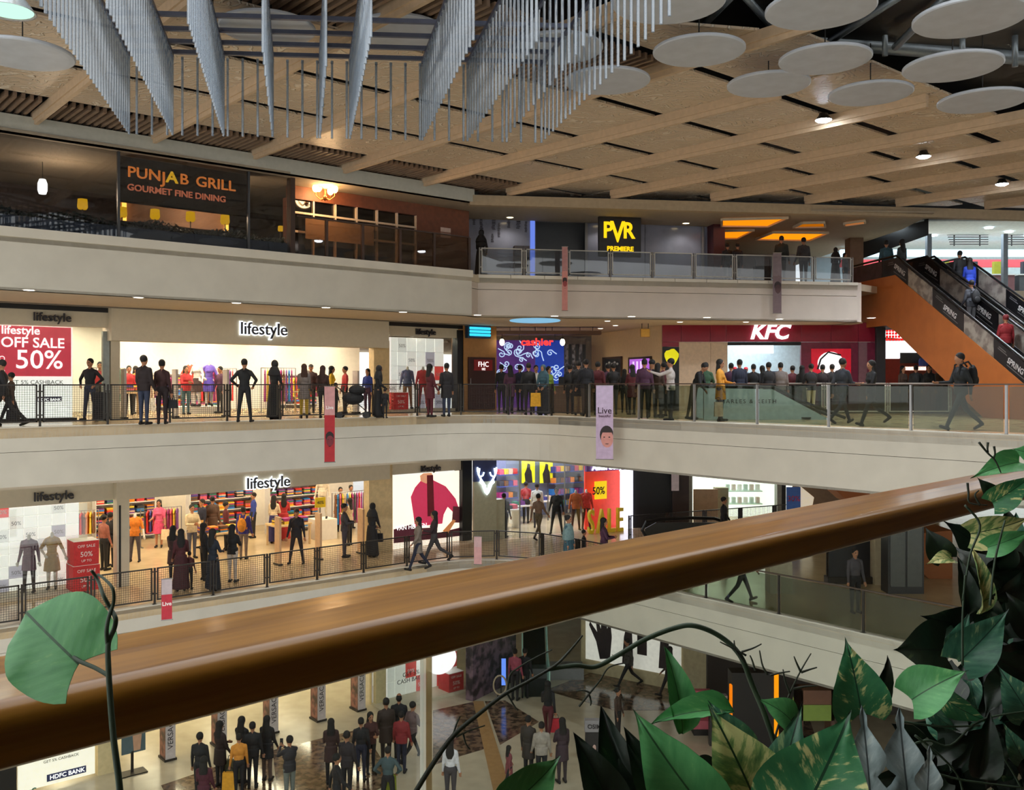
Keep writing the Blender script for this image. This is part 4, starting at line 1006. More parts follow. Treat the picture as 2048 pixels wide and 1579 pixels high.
# poster of pink jumper (flat print: simple shapes)
t = empty('window_poster', 'large backlit window poster of a figure in a pink jumper', 'poster', (U(787, SP + .1), SP + .1, ZW(855, 1096, SP)), FA)
W, H = U(924, SP + .1) - U(787, SP + .1), ZW(855, 946, SP) - ZW(855, 1096, SP)
MB().box((0, 0, 0), (W, 0.05, H)).build('sheet', mat((250, 236, 214), 0.5, emit=1.0, ecol=(255, 240, 220)), t)
def flat(par, pts, m, y, nm): return MB().prism_xz([(p[0] * W, p[1] * H) for p in pts], y - 0.004, y).build(nm, m, par)
PK = mat((222, 60, 100), 0.5, emit=0.4)
flat(t, [(.28, .45), (.24, .70), (.30, .82), (.38, .90), (.56, .90), (.75, .80), (.90, .62), (.95, .48), (.86, .44), (.78, .52), (.72, .42), (.70, .30), (.30, .30)], PK, -0.002, 'jumper')
flat(t, [(.38, .90), (.37, .97), (.42, 1.0), (.54, 1.0), (.56, .95), (.54, .88), (.46, .86)], mat((236, 170, 130), 0.5, emit=0.5), -0.008, 'face')
flat(t, [(.48, .42), (.47, .97), (.56, .97), (.58, .42)], mat((120, 26, 40), 0.5, emit=0.1), -0.014, 'scarf')
flat(t, [(0, .30), (.25, .34), (.30, .28), (.6, .26), (.62, .18), (1, .22), (1, .10), (0, .12)], mat((96, 40, 56), 0.5, emit=0.15), -0.010, 'bench')
flat(t, [(.70, .20), (.86, .34), (.90, .32), (.78, .16)], mat((226, 150, 90), 0.5, emit=0.3), -0.018, 'hand')
flat(t, [(.84, .30), (.86, .52), (.98, .50), (1, .28)], mat((120, 60, 70), 0.5, emit=0.1), -0.016, 'chair')
text('lettering', 'VAN HEUSEN', 0.22, WT, t, loc=(W * 0.25, -0.02, H * 0.28), extrude=0.003)
MB().box((-0.1, -0.3, -0.2), (W, 0.2, 0)).build('sill', M_WHITE, t)

# ---- clothes inside the shops
GARM = {}
def garment_mesh(long):
    if long in GARM: return GARM[long]
    mb = MB(); h = 1.15 if long else 0.75
    prof = [(0.05, 0.0), (0.19, -0.06), (0.22, -0.14), (0.155, -0.20), (0.15, -0.45), (0.19 if long else 0.16, -h)]
    th = [0.03, 0.05, 0.045, 0.05, 0.055, 0.07]
    vs = []
    for (w, z), t in zip(prof, th): vs += [(-w, -t/2, z), (w, -t/2, z), (w, t/2, z), (-w, t/2, z)]
    fs = []
    for i in range(len(prof) - 1):
        for k in range(4): fs.append((i*4+k, (i+1)*4+k, (i+1)*4+(k+1)%4, i*4+(k+1)%4))
    n = len(prof); fs += [(0, 1, 2, 3), ((n-1)*4+3, (n-1)*4+2, (n-1)*4+1, (n-1)*4)]
    mb.add(vs, fs); mb.add([(-0.006, -0.006, 0), (0.006, -0.006, 0), (0.006, 0.006, 0), (-0.006, 0.006, 0), (-0.006, -0.006, 0.07), (0.006, -0.006, 0.07), (0.006, 0.006, 0.07), (-0.006, 0.006, 0.07)], [(0,1,5,4),(1,2,6,5),(2,3,7,6),(3,0,4,7),(4,5,6,7)])
    GARM[long] = mb.mesh('garment', cm(WHT)); return GARM[long]
CN = {(206, 44, 40): 'red', (226, 130, 36): 'orange', (232, 196, 60): 'yellow', (150, 40, 110): 'magenta', (60, 60, 130): 'indigo', (40, 110, 90): 'teal', (60, 60, 66): 'charcoal', (220, 190, 160): 'beige', (110, 60, 130): 'violet', (210, 90, 110): 'pink', (40, 120, 190): 'blue', (110, 70, 40): 'brown'}
CL = list(CN)
def rack(u, w, z, n, long, seed, where, two=False):
    t = empty('clothes_rack', 'steel clothes rack ' + where, 'clothes rack', (u, w, z), FA)
    L = n * 0.105 + 0.2; h = 1.62 if long else 1.35
    for x in (-L/2, L/2): MB().cyl((x, 0, 0), (x, 0, h), 0.018, n=8).box((x - 0.02, -0.25, 0), (x + 0.02, 0.25, 0.03)).build('upright', M_STEEL, t)
    MB().cyl((-L/2, 0, h), (L/2, 0, h), 0.014, n=8).build('rail', M_STEEL, t)
    rr = random.Random(seed)
    for i in range(n):
        c = CL[(rr.randrange(len(CL)))]
        o = link('garment', garment_mesh(long), None, FA, (u - L/2 + 0.15 + i * 0.105, w, z + h - 0.07), R_(62 + rr.uniform(-6, 6)), '%s garment, %s from the left, rack %s' % (CN[c], ORD[i], where), 'garment', 'garments on the rack ' + where)
        o.material_slots[0].link = 'OBJECT'; o.material_slots[0].material = cm(c)
def table(u, w, z, seed, where):
    t = empty('display_table', 'low display table ' + where, 'table', (u, w, z), FA)
    MB().box((-0.7, -0.45, 0.72), (0.7, 0.45, 0.78)).build('top', mat((214, 186, 140), 0.5), t)
    for sx in (-1, 1):
        for sy in (-1, 1): MB().box((sx*0.64 - 0.03, sy*0.39 - 0.03, 0), (sx*0.64 + 0.03, sy*0.39 + 0.03, 0.72)).build('leg', mat((214, 186, 140), 0.5), t)
    rr = random.Random(seed)
    for i in range(4):
        stack(u - 0.5 + i * 0.33, w - 0.12, z + 0.78, rr, 'on the table ' + where, i)
STK = MB().box((-0.13, -0.17, 0.004), (0.13, 0.17, 0.052)).mesh('folded_item', cm(WHT))
ORD = ['first', 'second', 'third', 'fourth', 'fifth', 'sixth', 'seventh', 'eighth', 'ninth', 'tenth', 'eleventh', 'twelfth', 'thirteenth', 'fourteenth', 'fifteenth', 'sixteenth']
def stack(u, w, z, rr, where, i, n=4):
    t = empty('folded_clothes', '%s folded clothes stack from left %s' % (ORD[i], where), 'folded clothes', (u, w, z), FA, group='folded clothes ' + where)
    for k in range(n):
        o = link('folded_item', STK, t, loc=(rr.uniform(-.01, .01), 0, k * 0.052)); c = rr.choice(CL)
        o.material_slots[0].link = 'OBJECT'; o.material_slots[0].material = cm(c)
def shelf(u, w, z, cols, rows, seed, where):
    Wd = cols * 0.36; t = empty('shelf_unit', 'white shelf unit, ' + where.replace('of the ', '', 1), 'shelf', (u, w, z), FA)
    for r in range(rows + 1): MB().box((0, 0, 0.15 + r * 0.42), (Wd, 0.4, 0.18 + r * 0.42)).build('shelf_board', M_WHITE, t)
    for x in (0, Wd - 0.03): MB().box((x, 0, 0), (x + 0.03, 0.4, 0.2 + rows * 0.42)).build('side_panel', M_WHITE, t)
    MB().box((0, 0.4, 0), (Wd, 0.42, 0.2 + rows * 0.42)).build('back_panel', M_WHITE, t)
    rr = random.Random(seed)
    for r in range(rows):
        for c in range(cols): stack(u + 0.18 + c * 0.36, w + 0.2, z + 0.18 + r * 0.42, rr, 'on %s shelf %s' % (['lowest', 'second', 'third', 'fourth', 'fifth'][r], where), c, 5)
rack(12.2, 34.6, Z2, 12, False, 1, 'left of centre in the middle level shop')
rack(14.2, 34.2, Z2, 12, True, 2, 'at the centre of the middle level shop')
rack(15.4, 31.6, Z2, 11, True, 3, 'behind the striped shopper in the middle level shop')
rack(17.4, 33.6, Z2, 12, False, 4, 'at the right of the middle level shop')
rack(10.6, 35.6, Z2, 10, True, 12, 'at the far left of the middle level shop')
table(10.0, 32.0, Z2, 5, 'left in the middle shop'); table(16.6, 31.0, Z2, 6, 'right in the middle shop')
shelf(12.6, 36.4, Z2 + 0.0, 7, 3, 7, 'of the middle level back unit')
shelf(17.4, 36.4, Z2 + 0.0, 6, 3, 8, 'of the middle level right unit')
figure('mannequin', 'mannequin', 'man_f', (U(394, 32.0), 32.0, Z2 + .25), -60, (232, 224, 214), (60, 44, 44), 'mannequin with white top and dark skirt in the middle level shop', skin=(235, 225, 215), frame=FA)
figure('mannequin', 'mannequin', 'man_f', (U(418, 32.2), 32.2, Z2 + .25), -20, (110, 90, 190), (96, 80, 190), 'mannequin in a violet dress in the middle level shop', skin=(235, 225, 215), frame=FA)
figure('mannequin', 'mannequin', 'man_f', (U(380, 32.9), 32.9, Z2 + .25), -30, (200, 70, 40), (200, 60, 50), 'mannequin in a red dress in the middle level shop', skin=(235, 225, 215), frame=FA)
MB().box((-0.9, -0.5, 0), (0.9, 0.5, 0.25)).build('mannequin_stage', M_SHOPW, frame=FA, loc=(U(402, 32.5), 32.5, Z2), label='low white stage under the three dress mannequins', cat='stage')
# first gallery stock
shelf(13.2, 34.4, Z1, 7, 4, 21, 'of the unit behind the guard')
shelf(16.0, 33.6, Z1, 6, 4, 22, 'of the first gallery right unit')
shelf(10.2, 35.6, Z1, 6, 4, 23, 'of the first gallery left unit')
rack(9.4, 35.0, Z1, 12, False, 24, 'at the back left of the first gallery shop')
rack(12.0, 34.0, Z1, 12, False, 25, 'left of the shelves in the first gallery shop')
rack(18.6, 32.0, Z1, 13, True, 26, 'at the right of the first gallery shop')
table(12.8, 31.0, Z1, 27, 'near the first gallery backpack shopper'); table(15.6, 31.2, Z1, 28, 'behind the first gallery gates')
figure('mannequin', 'mannequin', 'man_j', (U(645, 31.6), 31.6, Z1 + .75), -40, (214, 200, 176), (200, 188, 170), 'raised headless mannequin in beige jumper on the first gallery', skin=(230, 220, 210), frame=FA)
MB().box((-0.4, -0.4, 0), (0.4, 0.4, 0.75)).build('mannequin_stand', M_SHOPW, frame=FA, loc=(U(645, 31.6), 31.6, Z1), label='white block under the beige jumper mannequin', cat='stand')
figure('mannequin', 'mannequin', 'man_t', (U(270, 31.4), 31.4, Z1 + .0), -35, (226, 130, 36), (70, 64, 72), 'headless mannequin in orange shirt and grey trousers', skin=(230, 220, 210), frame=FA)
t = empty('price_board', 'yellow price board on a post in the first gallery entrance', 'price board', (U(640, 29.4), 29.4, Z1), FA)
MB().box((-0.02, -0.02, 0), (0.02, 0.02, 1.5)).build('post', M_STEEL, t); MB().box((-0.2, -0.03, 1.5), (0.2, 0.0, 1.85)).build('card', mat((236, 206, 30), 0.5), t)
text('lettering', '40%', 0.16, M_LTXT, t, loc=(0, -0.035, 1.62), extrude=0.002)
# security gates
def gate(u, w, z, h, label, m, word=None, wd_=0.30, side=None, th=.035):
    t = empty('security_gate', label, 'security gate', (u, w, z), FA)
    MB().box((-th, -wd_/2, 0.0), (th, wd_/2, h)).build('panel', m, t)
    MB().box((-th - .035, -wd_/2 - 0.03, 0), (th + .035, wd_/2 + 0.03, 0.06)).build('foot', M_STEELD, t)
    if side: MB().box((-th - .005, -wd_/2 + 0.02, 0.1), (-th - .001, wd_/2 - 0.02, h - 0.05)).build('side_print', side, t)
    if word:
        ff = MB().box((-th, -wd_/2 - 0.012, 0.06), (th, -wd_/2, h)).build('front_face', mat((206, 196, 196), 0.5), t)
        text('lettering', word, 0.22, M_LTXT, ff, loc=(0.07, -wd_/2 - 0.015, h * 0.5), spin=R_(90), extrude=0.002)
    return t
for i, px in enumerate((247, 350, 452, 612, 712)):
    gate(U(px, SO + .1), SO + .1, Z2, 1.5, ORD[i] + ' grey security gate from the left at the middle level entrance', mat((190, 182, 172), 0.4), None, 0.35)
for i, px in enumerate((556, 637, 722)):
    gate(U(px, SP + .1), SP + .1, Z1, 1.55, ORD[i] + ' beige security gate from the left at the first gallery entrance', mat((214, 176, 136), 0.4), None, 0.35)
# ---- downlights under the middle gallery soffit and others
def downlight(x, y, z, label, s=10, r=0.12, warm=(255, 244, 225), pw=12):
    t = empty('downlight', label, 'downlight', (x, y, z), group='soffit downlights')
    MB().lathe([(r, -0.012), (r + 0.03, -0.012), (r + 0.03, 0.0), (r, 0.0)], 14).build('ring', M_WHITE, t)
    MB().lathe([(0.01, -0.014), (r, -0.012), (r, -0.004), (0.01, -0.004)], 14).build('lens', glow(warm, s), t)
    if pw: spot('downlight_beam', (x, y, z - 0.03), pw, (1, .93, .82), R_(130), 0.08)
for i, (px, py) in enumerate([(58, 579), (277, 594), (473, 605), (652, 614), (806, 623), (955, 629), (1109, 631)]):
    x, y = zp(px, py, S3); downlight(x, y, S3 - 0.002, ORD[i] + ' downlight from the left in the soffit over the middle gallery', pw=110)
for i, (px, py) in enumerate([(1263, 632), (1414, 634), (1559, 637), (1742, 635)]):
    x, y = zp(px, py, S3); downlight(x, y, S3 - 0.002, ORD[i] + ' downlight from the left in the soffit before the chicken shop', pw=90)
for i, (px, py) in enumerate([(1215, 641), (1231, 650), (1201, 656), (1174, 661), (1360, 643), (1492, 643)]):
    x, y = zp(px, py, S3); downlight(x, y, S3 - 0.002, ORD[i] + ' small downlight in the recessed ceiling by the cashier hall', r=0.10, pw=40)
# first gallery soffit recess shadows
# ================================================================== RIGHT SIDE, MIDDLE LEVEL
def frame_from(p0, p1):
    a = math.atan2(p1[1] - p0[1], p1[0] - p0[0]); return Matrix.Translation((p0[0], p0[1], 0)) @ Matrix.Rotation(a, 4, 'Z')
class PF:                                        # a vertical plane through two plan points, addressed by pixels
    def __init__(s, p0, p1):
        s.p0 = Vector(p0[:2]); s.e = (Vector(p1[:2]) - s.p0).normalized(); s.n = Vector((-s.e.y, s.e.x)); s.F = frame_from(p0, p1)
    def at(s, px, py=0, y=0.0):                  # -> (x along, z)
        r = (px - IMW / 2) / FPX; q = s.p0 + s.n * y
        x = (r * q.y - q.x) / (s.e.x - r * s.e.y); d = q.y + s.e.y * x
        return x, EYE + (HOR - py) / FPX * d
DK = 36.0
def cx(px, d=DK): return (px - 1024) / FPX * d
def cz(py, d=DK): return EYE + (HOR - py) / FPX * d
M_RED = mat((140, 22, 48), 0.35, noise=0.05); M_PLUM = mat((120, 40, 66), 0.35, noise=0.08)
kf = empty('chicken_shop', 'red and plum fried chicken shop front with white italic letters', 'shop', (cx(1325), DK, Z2))
def kb(x0, x1, y0, y1, m, nm, dy0=0.0, dy1=0.15): return MB().box((cx(x0) - cx(1325), dy0, cz(y1)), (cx(x1) - cx(1325), dy1, cz(y0))).build(nm, m, kf)
for a, b in ((1325, 1362), (1362.6, 1420), (1420.6, 1452), (1452.6, 1602), (1602.6, 1662), (1662.6, 1716), (1716.6, 1750)):
    kb(a, b, 645, 683, M_RED, 'fascia_panel')
kb(1325, 1358, 683.5, 693, M_RED, 'fascia_panel')
kb(1358, 1455, 683.5, 686, mat((196, 170, 150), 0.5), 'trim_strip', -0.03, 0.1)
kb(1358, 1421, 686, 821, mat((206, 184, 160), 0.5), 'cladding_panel'); kb(1421.6, 1455, 686, 821, mat((206, 184, 160), 0.5), 'cladding_panel')
kb(1455, 1602, 683.5, 690, M_BLACK, 'lintel')
for a, b in ((1602, 1662), (1662.6, 1716), (1734, 1750)): kb(a, b, 684, 821, M_PLUM, 'cladding_panel')
kb(1716.6, 1733.4, 684, 821, mat((150, 110, 120), 0.3, metal=0.3), 'steel_frame', -0.05, 0.15)
kb(1751, 1769, 645, 821, mat((60, 58, 62), 0.5), 'end_pier', -0.1, 0.5)
kb(1325, 1358, 693.5, 821, mat((20, 20, 24), 0.4), 'poster_board', -0.02, 0.1)
b0 = cx(1343) - cx(1325)
MB().prism_xz([(b0 + 0.27 * math.cos(a) * (1 + .12 * math.sin(3*a)), cz(713) + 0.30 * math.sin(a) * (1 + .1 * math.cos(5*a))) for a in [i * math.pi / 8 for i in range(16)]], -0.03, -0.022).build('poster_print', mat((236, 230, 20), 0.5, emit=0.5), kf)
text('lettering', 'KFC', 0.80, glow((255, 250, 248), 2.6), kf, loc=(cx(1537) - cx(1325), -0.06, cz(677)), shear=0.28, offset=0.02, sx=1.0, extrude=0.04)
# emblem panel: plain pale disc on red
kb(1622, 1701, 697, 747, mat((206, 24, 48), 0.4, emit=0.35), 'light_panel', -0.06, 0)
MB().prism_xz([(cx(1660) - cx(1325) + 0.50 * math.cos(a), cz(726) + 0.44 * math.sin(a)) for a in [i * math.pi / 12 for i in range(24)]], -0.075, -0.062).build('emblem_disc', glow((255, 246, 246), 1.4), kf)
MB().tube([(cx(1634) - cx(1325), -0.085, cz(738)), (cx(1640) - cx(1325), -0.085, cz(718)), (cx(1655) - cx(1325), -0.085, cz(704)), (cx(1680) - cx(1325), -0.085, cz(710))], 0.035, 6).build('emblem_line', M_BLACK, kf)
# kitchen
kx0 = cx(1455)
MB().box((cx(1440, 40), 40.0, Z2), (cx(1640, 40), 40.2, S3)).build('wall_kitchen', mat((206, 222, 226), 0.5), label='pale back wall of the chicken shop kitchen', kind='structure')
t = empty('menu_board', 'row of white lit menu screens above the chicken shop counter', 'menu board', (cx(1478, 36.6), 36.6, cz(706, 36.6)))
for i in range(3): MB().box((i * 0.46, 0, 0), (i * 0.46 + 0.43, 0.05, 0.36)).build('screen', glow((240, 246, 255), 2.6), t)
for i in range(3): MB().cyl((0.2 + i * 0.46, 0.02, 0.36), (0.2 + i * 0.46, 0.02, S3 - cz(706, 36.6)), 0.012, n=6).build('hanger', M_DARK, t)
t = empty('serving_counter', 'chicken shop serving counter with steel equipment', 'counter', (kx0, 36.9, Z2))
MB().box((0, 0, 0), (cx(1602) - kx0, 0.6, 1.02)).build('body', mat((180, 60, 60), 0.4), t); MB().box((-0.02, -0.05, 1.02), (cx(1602) - kx0, 0.65, 1.06)).build('top', M_STEEL, t)
for i, (x, h, c) in enumerate(((0.3, .35, (180, 200, 205)), (0.9, .5, (90, 120, 150)), (1.5, .3, (210, 215, 215)), (2.1, .55, (60, 90, 130)))): MB().box((x, 1.2, 1.0), (x + 0.45, 1.6, 1.0 + h)).build('appliance', mat(c, 0.3, metal=0.3), t)
MB().box((kx0 + 0.2, 37.4, S3 - 0.08), (cx(1602), 39.4, S3 - 0.04)).build('ceiling_light', glow((225, 242, 255), 9), label='cold kitchen ceiling light of the chicken shop', cat='ceiling light')
# neighbour counter with red beads
DN = 39.0
t = empty('food_stall', 'bright food stall with red bead lights right of the chicken shop', 'food stall', (cx(1771, DN), DN, Z2))
def nb(x0, x1, y0, y1, m, nm, dy=0.1): return MB().box((cx(x0, DN) - cx(1771, DN), 0, cz(y1, DN)), (cx(x1, DN) - cx(1771, DN), dy, cz(y0, DN))).build(nm, m, t)
nb(1771, 1800, 681, 716, glow((235, 232, 236), 1.3), 'menu_panel'); nb(1801, 1860, 681, 704, glow((255, 252, 246), 2.2), 'menu_panel')
nb(1771, 1800, 717, 815, mat((180, 60, 40), 0.5), 'side_panel'); nb(1801, 1930, 705, 726, mat((70, 74, 72), 0.5), 'back_wall'); nb(1801, 1930, 726, 815, mat((150, 60, 30), 0.5), 'counter_front')
nb(1803, 1852, 733, 740, glow((255, 238, 214), 5), 'heat_lamp', 0.05)
for j, py in enumerate((655, 661, 667, 673, 679)):
    for i in range(10 if j != 0 else 7):
        x, z = cx(1774 + i * 6.0, DN - .1) - cx(1771, DN), cz(py, DN)
        MB().ell((x, -0.1, z), (0.055, 0.055, 0.055), 8, 5).build('bead_light', glow((255, 30, 30), 1.0 if (i * 3 + j) % 4 else 2.5), t)
for i in range(4): MB().lathe([(0.09, 0), (0.1, 0.2), (0.06, 0.32)], 10, (cx(1842 + i * 6, DN - 0.3) - cx(1771, DN), -0.3, cz(732, DN))).build('jar', mat((70, 90, 170), 0.4), t)
MB().box((cx(1771, 38.9), 38.7, Z2), (cx(1930, 38.9), 38.9, 0.95)).build('serving_counter', mat((120, 60, 40), 0.5), label='brown serving counter of the bead lit stall', cat='counter')
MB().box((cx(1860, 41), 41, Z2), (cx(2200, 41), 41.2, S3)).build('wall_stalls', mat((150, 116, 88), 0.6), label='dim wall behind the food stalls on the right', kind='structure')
# yellow sign at the far right edge
t = empty('stall_sign', 'glowing yellow stall sign at the right picture edge', 'sign', dp(2008, 622, 40))
MB().box((0, 0, 0), (1.8, 0.1, 0.62)).build('panel', glow((255, 186, 16), 1.2), t)
MB().box((0, -0.02, 0.27), (1.8, 0.0, 0.31)).build('bar', mat((180, 50, 20), 0.5), t)
for i in range(10): MB().ell((0.09 + i * 0.18, -0.04, 0.47), (0.06, 0.05, 0.06), 8, 5).build('bulb', glow((255, 216, 60), 1.6), t)
# angled cream wall with framed posters
cw = PF((cx(1183, 43), 43.0), (cx(1326, 36.1), 36.1))
Lc = (Vector((cx(1326, 36.1), 36.1)) - Vector((cx(1183, 43), 43.0))).length
MB().box((0, 0, Z2), (Lc, 0.25, S3)).build('wall_side', mat((206, 178, 138), 0.7, noise=0.03), frame=cw.F, label='cream angled wall left of the chicken shop', kind='structure')
for px0, px1, m, lb in ((1205, 1243, mat((36, 40, 44), 0.3), 'dark framed poster on the angled cream wall'), (1257, 1302, glow((170, 96, 200), 1.2), 'purple lit framed poster on the angled cream wall')):
    xa, za = cw.at(px0, 765, -0.06); xb, zb = cw.at(px1, 712, -0.06)
    t = empty('wall_poster', lb, 'poster', cw.F @ Vector((xa, -0.08, 0.95))); t.rotation_euler.z = math.atan2(cw.e.y, cw.e.x)
    w_ = xb - xa; h_ = zb - 0.95
    MB().box((0, 0, 0), (w_, 0.06, 0.08)).box((0, 0, h_ - 0.08), (w_, 0.06, h_)).box((0, 0, 0), (0.1, 0.06, h_)).box((w_ - 0.1, 0, 0), (w_, 0.06, h_)).build('frame', M_BROWN, t)
    MB().box((0.1, 0.02, 0.08), (w_ - 0.1, 0.05, h_ - 0.08)).build('print', m, t)
    if px0 == 1205:
        for k in range(5): MB().ell((w_ * (.25 + .14 * k), 0.0, h_ * (.75 + .05 * (k % 2))), (0.12, 0.02, 0.05), 8, 5).build('highlight', mat((170, 176, 180), 0.4), t)
    else:
        for k in range(4): MB().box((w_ * (.2 + .17 * k), 0.005, h_ * .2), (w_ * (.27 + .17 * k), 0.018, h_ * .85)).build('stripe', glow((226, 196, 240), 1.2), t)
x, y, z = dp(1281, 674, 35.0); t = empty('exit_sign', 'small tan hanging sign box before the angled cream wall', 'sign', (x, y, z))
MB().box((0, 0, 0), (0.36, 0.1, 0.32)).build('box', mat((160, 116, 50), 0.5), t); MB().box((0.02, -0.01, 0.02), (0.34, 0, 0.30)).build('face', mat((190, 140, 50), 0.5, emit=0.15), t)
for xx in (0.06, 0.3): MB().cyl((xx, 0.05, 0.32), (xx, 0.05, S3 - z), 0.012, n=6).build('hanger', M_DARK, t)
# cashier hall
DC = 41.0
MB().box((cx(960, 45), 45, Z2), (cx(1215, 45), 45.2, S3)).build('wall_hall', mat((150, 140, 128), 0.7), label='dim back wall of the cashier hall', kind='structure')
t = empty('patterned_wall', 'purple and blue partition with white scroll pattern under the neon sign', 'partition', (cx(990, DC), DC, Z2))
b0 = cx(990, DC)
PU = mat((86, 50, 140), 0.5, emit=0.25); BL = mat((30, 70, 190), 0.5, emit=0.35); LB = mat((120, 170, 230), 0.5, emit=0.3)
MB().box((0, 0, 0), (cx(1070, DC) - b0, 0.1, cz(680, DC))).build('panel', PU, t); MB().box((cx(1070, DC) - b0 + .01, 0, 0), (cx(1128, DC) - b0, 0.1, cz(680, DC))).build('panel', BL, t)
rr = random.Random(5)
SW = glow((200, 226, 255), 0.9)
for i in range(24):
    xx = rr.uniform(0.2, cx(1124, DC) - b0 - .1); zz = rr.uniform(1.2, cz(690, DC)); sz = rr.uniform(0.12, 0.26); ph_ = rr.uniform(0, 6.3); sg_ = rr.choice((1, -1))
    pts = [(xx + sg_ * sz * (1 - k / 13) * math.cos(ph_ + k * 0.75), -0.02, zz + sz * (1 - k / 13) * math.sin(ph_ + k * 0.75)) for k in range(12)]
    pts = [(xx + sg_ * sz * 1.9 * math.cos(ph_ - 0.5), -0.02, zz + sz * 1.7 * math.sin(ph_ - 0.5))] + pts
    MB().tube(pts, 0.022, 4).build('scroll', SW, t)
t = empty('striped_panel', 'black and white streaked panel right of the patterned partition', 'panel', (cx(1130, DC), DC + 0.1, Z2))
for i in range(6):
    a = (cx(1172, DC) - cx(1130, DC)) / 6
    MB().box((i * a + .01, 0, 0), ((i + 1) * a - .01, 0.06, cz(688, DC))).build('strip', mat((24, 24, 28), 0.3) if i % 2 else mat((130, 130, 140), 0.3, c2=(20, 20, 24), scale=6), t)
t = empty('canopy', 'brown hanging canopy over the cashier hall', 'canopy', (cx(985, 37), 37.0, cz(668, 37)))
MB().box((0, 0, 0), (cx(1203, 37) - cx(985, 37), 0.7, 0.14)).build('beam', mat((96, 66, 46), 0.5), t)
for px in (1020, 1040, 1071, 1092, 1105, 1161, 1187): MB().cyl((cx(px, 37) - cx(985, 37), 0.3, 0.14), (cx(px, 37) - cx(985, 37), 0.3, S3 - cz(668, 37)), 0.012, n=6).build('hanger', M_DARK, t)
t = empty('neon_sign', 'red neon script sign under the brown canopy', 'sign', (cx(1074, 36.9), 36.9, cz(690, 36.9)))
text('lettering', 'cashier', 0.40, glow((255, 60, 50), 1.6), t, loc=(0, 0, 0), extrude=0.01, offset=0.012, sx=1.12)
for xx in (-0.7, 0.7): MB().cyl((xx, 0.02, 0.1), (xx, 0.02, cz(668, 37) - cz(690, 36.9)), 0.01, n=6).build('hanger', M_DARK, t)
for px, lb in ((1004, 'left'), (1125, 'right')):
    t = empty('pendant_bulb', 'bare pendant bulb at the %s end of the neon sign' % lb, 'lamp', (cx(px, 36.8), 36.8, cz(684, 36.8)))
    MB().ell((0, 0, 0), (0.1, 0.1, 0.14)).build('bulb', glow((255, 240, 200), 6), t, smooth=True); MB().cyl((0, 0, 0.13), (0, 0, 0.2), 0.04, n=8).cyl((0, 0, 0.2), (0, 0, cz(668, 37) - cz(684, 36.8)), 0.01, n=6).build('cord', M_DARK, t)
x, y = zp(1070, 640, S3)
MB().lathe([(0.9, -0.03), (0.9, -0.005)], 28).build('ceiling_cove', glow((150, 210, 245), 0.8), loc=(x, y, S3), label='pale blue round ceiling cove over the cashier hall', cat='ceiling light').scale = (1.0, 1.4, 1)
t = empty('till_desk', 'low dark till desk with a small screen by the cashier queue', 'desk', (cx(1104, 34), 34.0, Z2))
MB().box((0, 0, 0), (1.6, 0.6, 0.95)).build('body', mat((96, 74, 56), 0.5), t); MB().box((0.25, 0.2, 0.95), (0.65, 0.26, 1.3)).build('screen', M_BLACK, t); MB().box((-.03, -.03, .95), (1.63, .63, .98)).build('top', mat((140, 110, 80), 0.4), t)

# rear railing and escalator head on the bridge
railing('frame_railing', 'pale framed railing of the far side of the bridge before the chicken shop', [(cx(1395, 31), 31.0), (cx(1905, 31), 31.0)], Z2, 2.1, 0, 30, 'frame', h=1.08, mfr=mat((190, 184, 176), 0.4), mpost=mat((150, 146, 140), 0.4), pane=GLW)
DE = 27.5
t = empty('short_escalator', 'pale blue escalator balustrade with spaced dark lettering', 'escalator', (cx(1408, DE), DE, Z2))
b0 = cx(1408, DE)
pts = [(0, 0), (cx(1660, DE) - b0, 0), (cx(1545, DE) - b0, cz(778, DE)), (0, cz(776, DE))]
M_PB = mat((176, 196, 206), 0.4)
MB().prism_xz(pts, 0, 0.12).build('near_panel', M_PB, t); MB().prism_xz(pts, 1.1, 1.22).build('far_panel', M_PB, t)
hr = [(-0.05, cz(771, DE)), (cx(1548, DE) - b0, cz(773, DE)), (cx(1600, DE) - b0, cz(800, DE)), (cx(1692, DE) - b0, 0.05)]
for yy in (0.06, 1.16): MB().tube([(p[0], yy, p[1]) for p in hr], 0.045, 8).build('handrail', M_BLACK, t)
text('lettering', 'CHARLES & KEITH', 0.17, M_LTXT, t, loc=(cx(1492, DE) - b0, -0.01, cz(806, DE)), space=1.35, extrude=0.003)
MB().lathe([(0.14, 0), (0.14, 0.02)], 16).build('button', M_STEELD, t, loc=(cx(1612, DE) - b0, -0.02, 0.05))

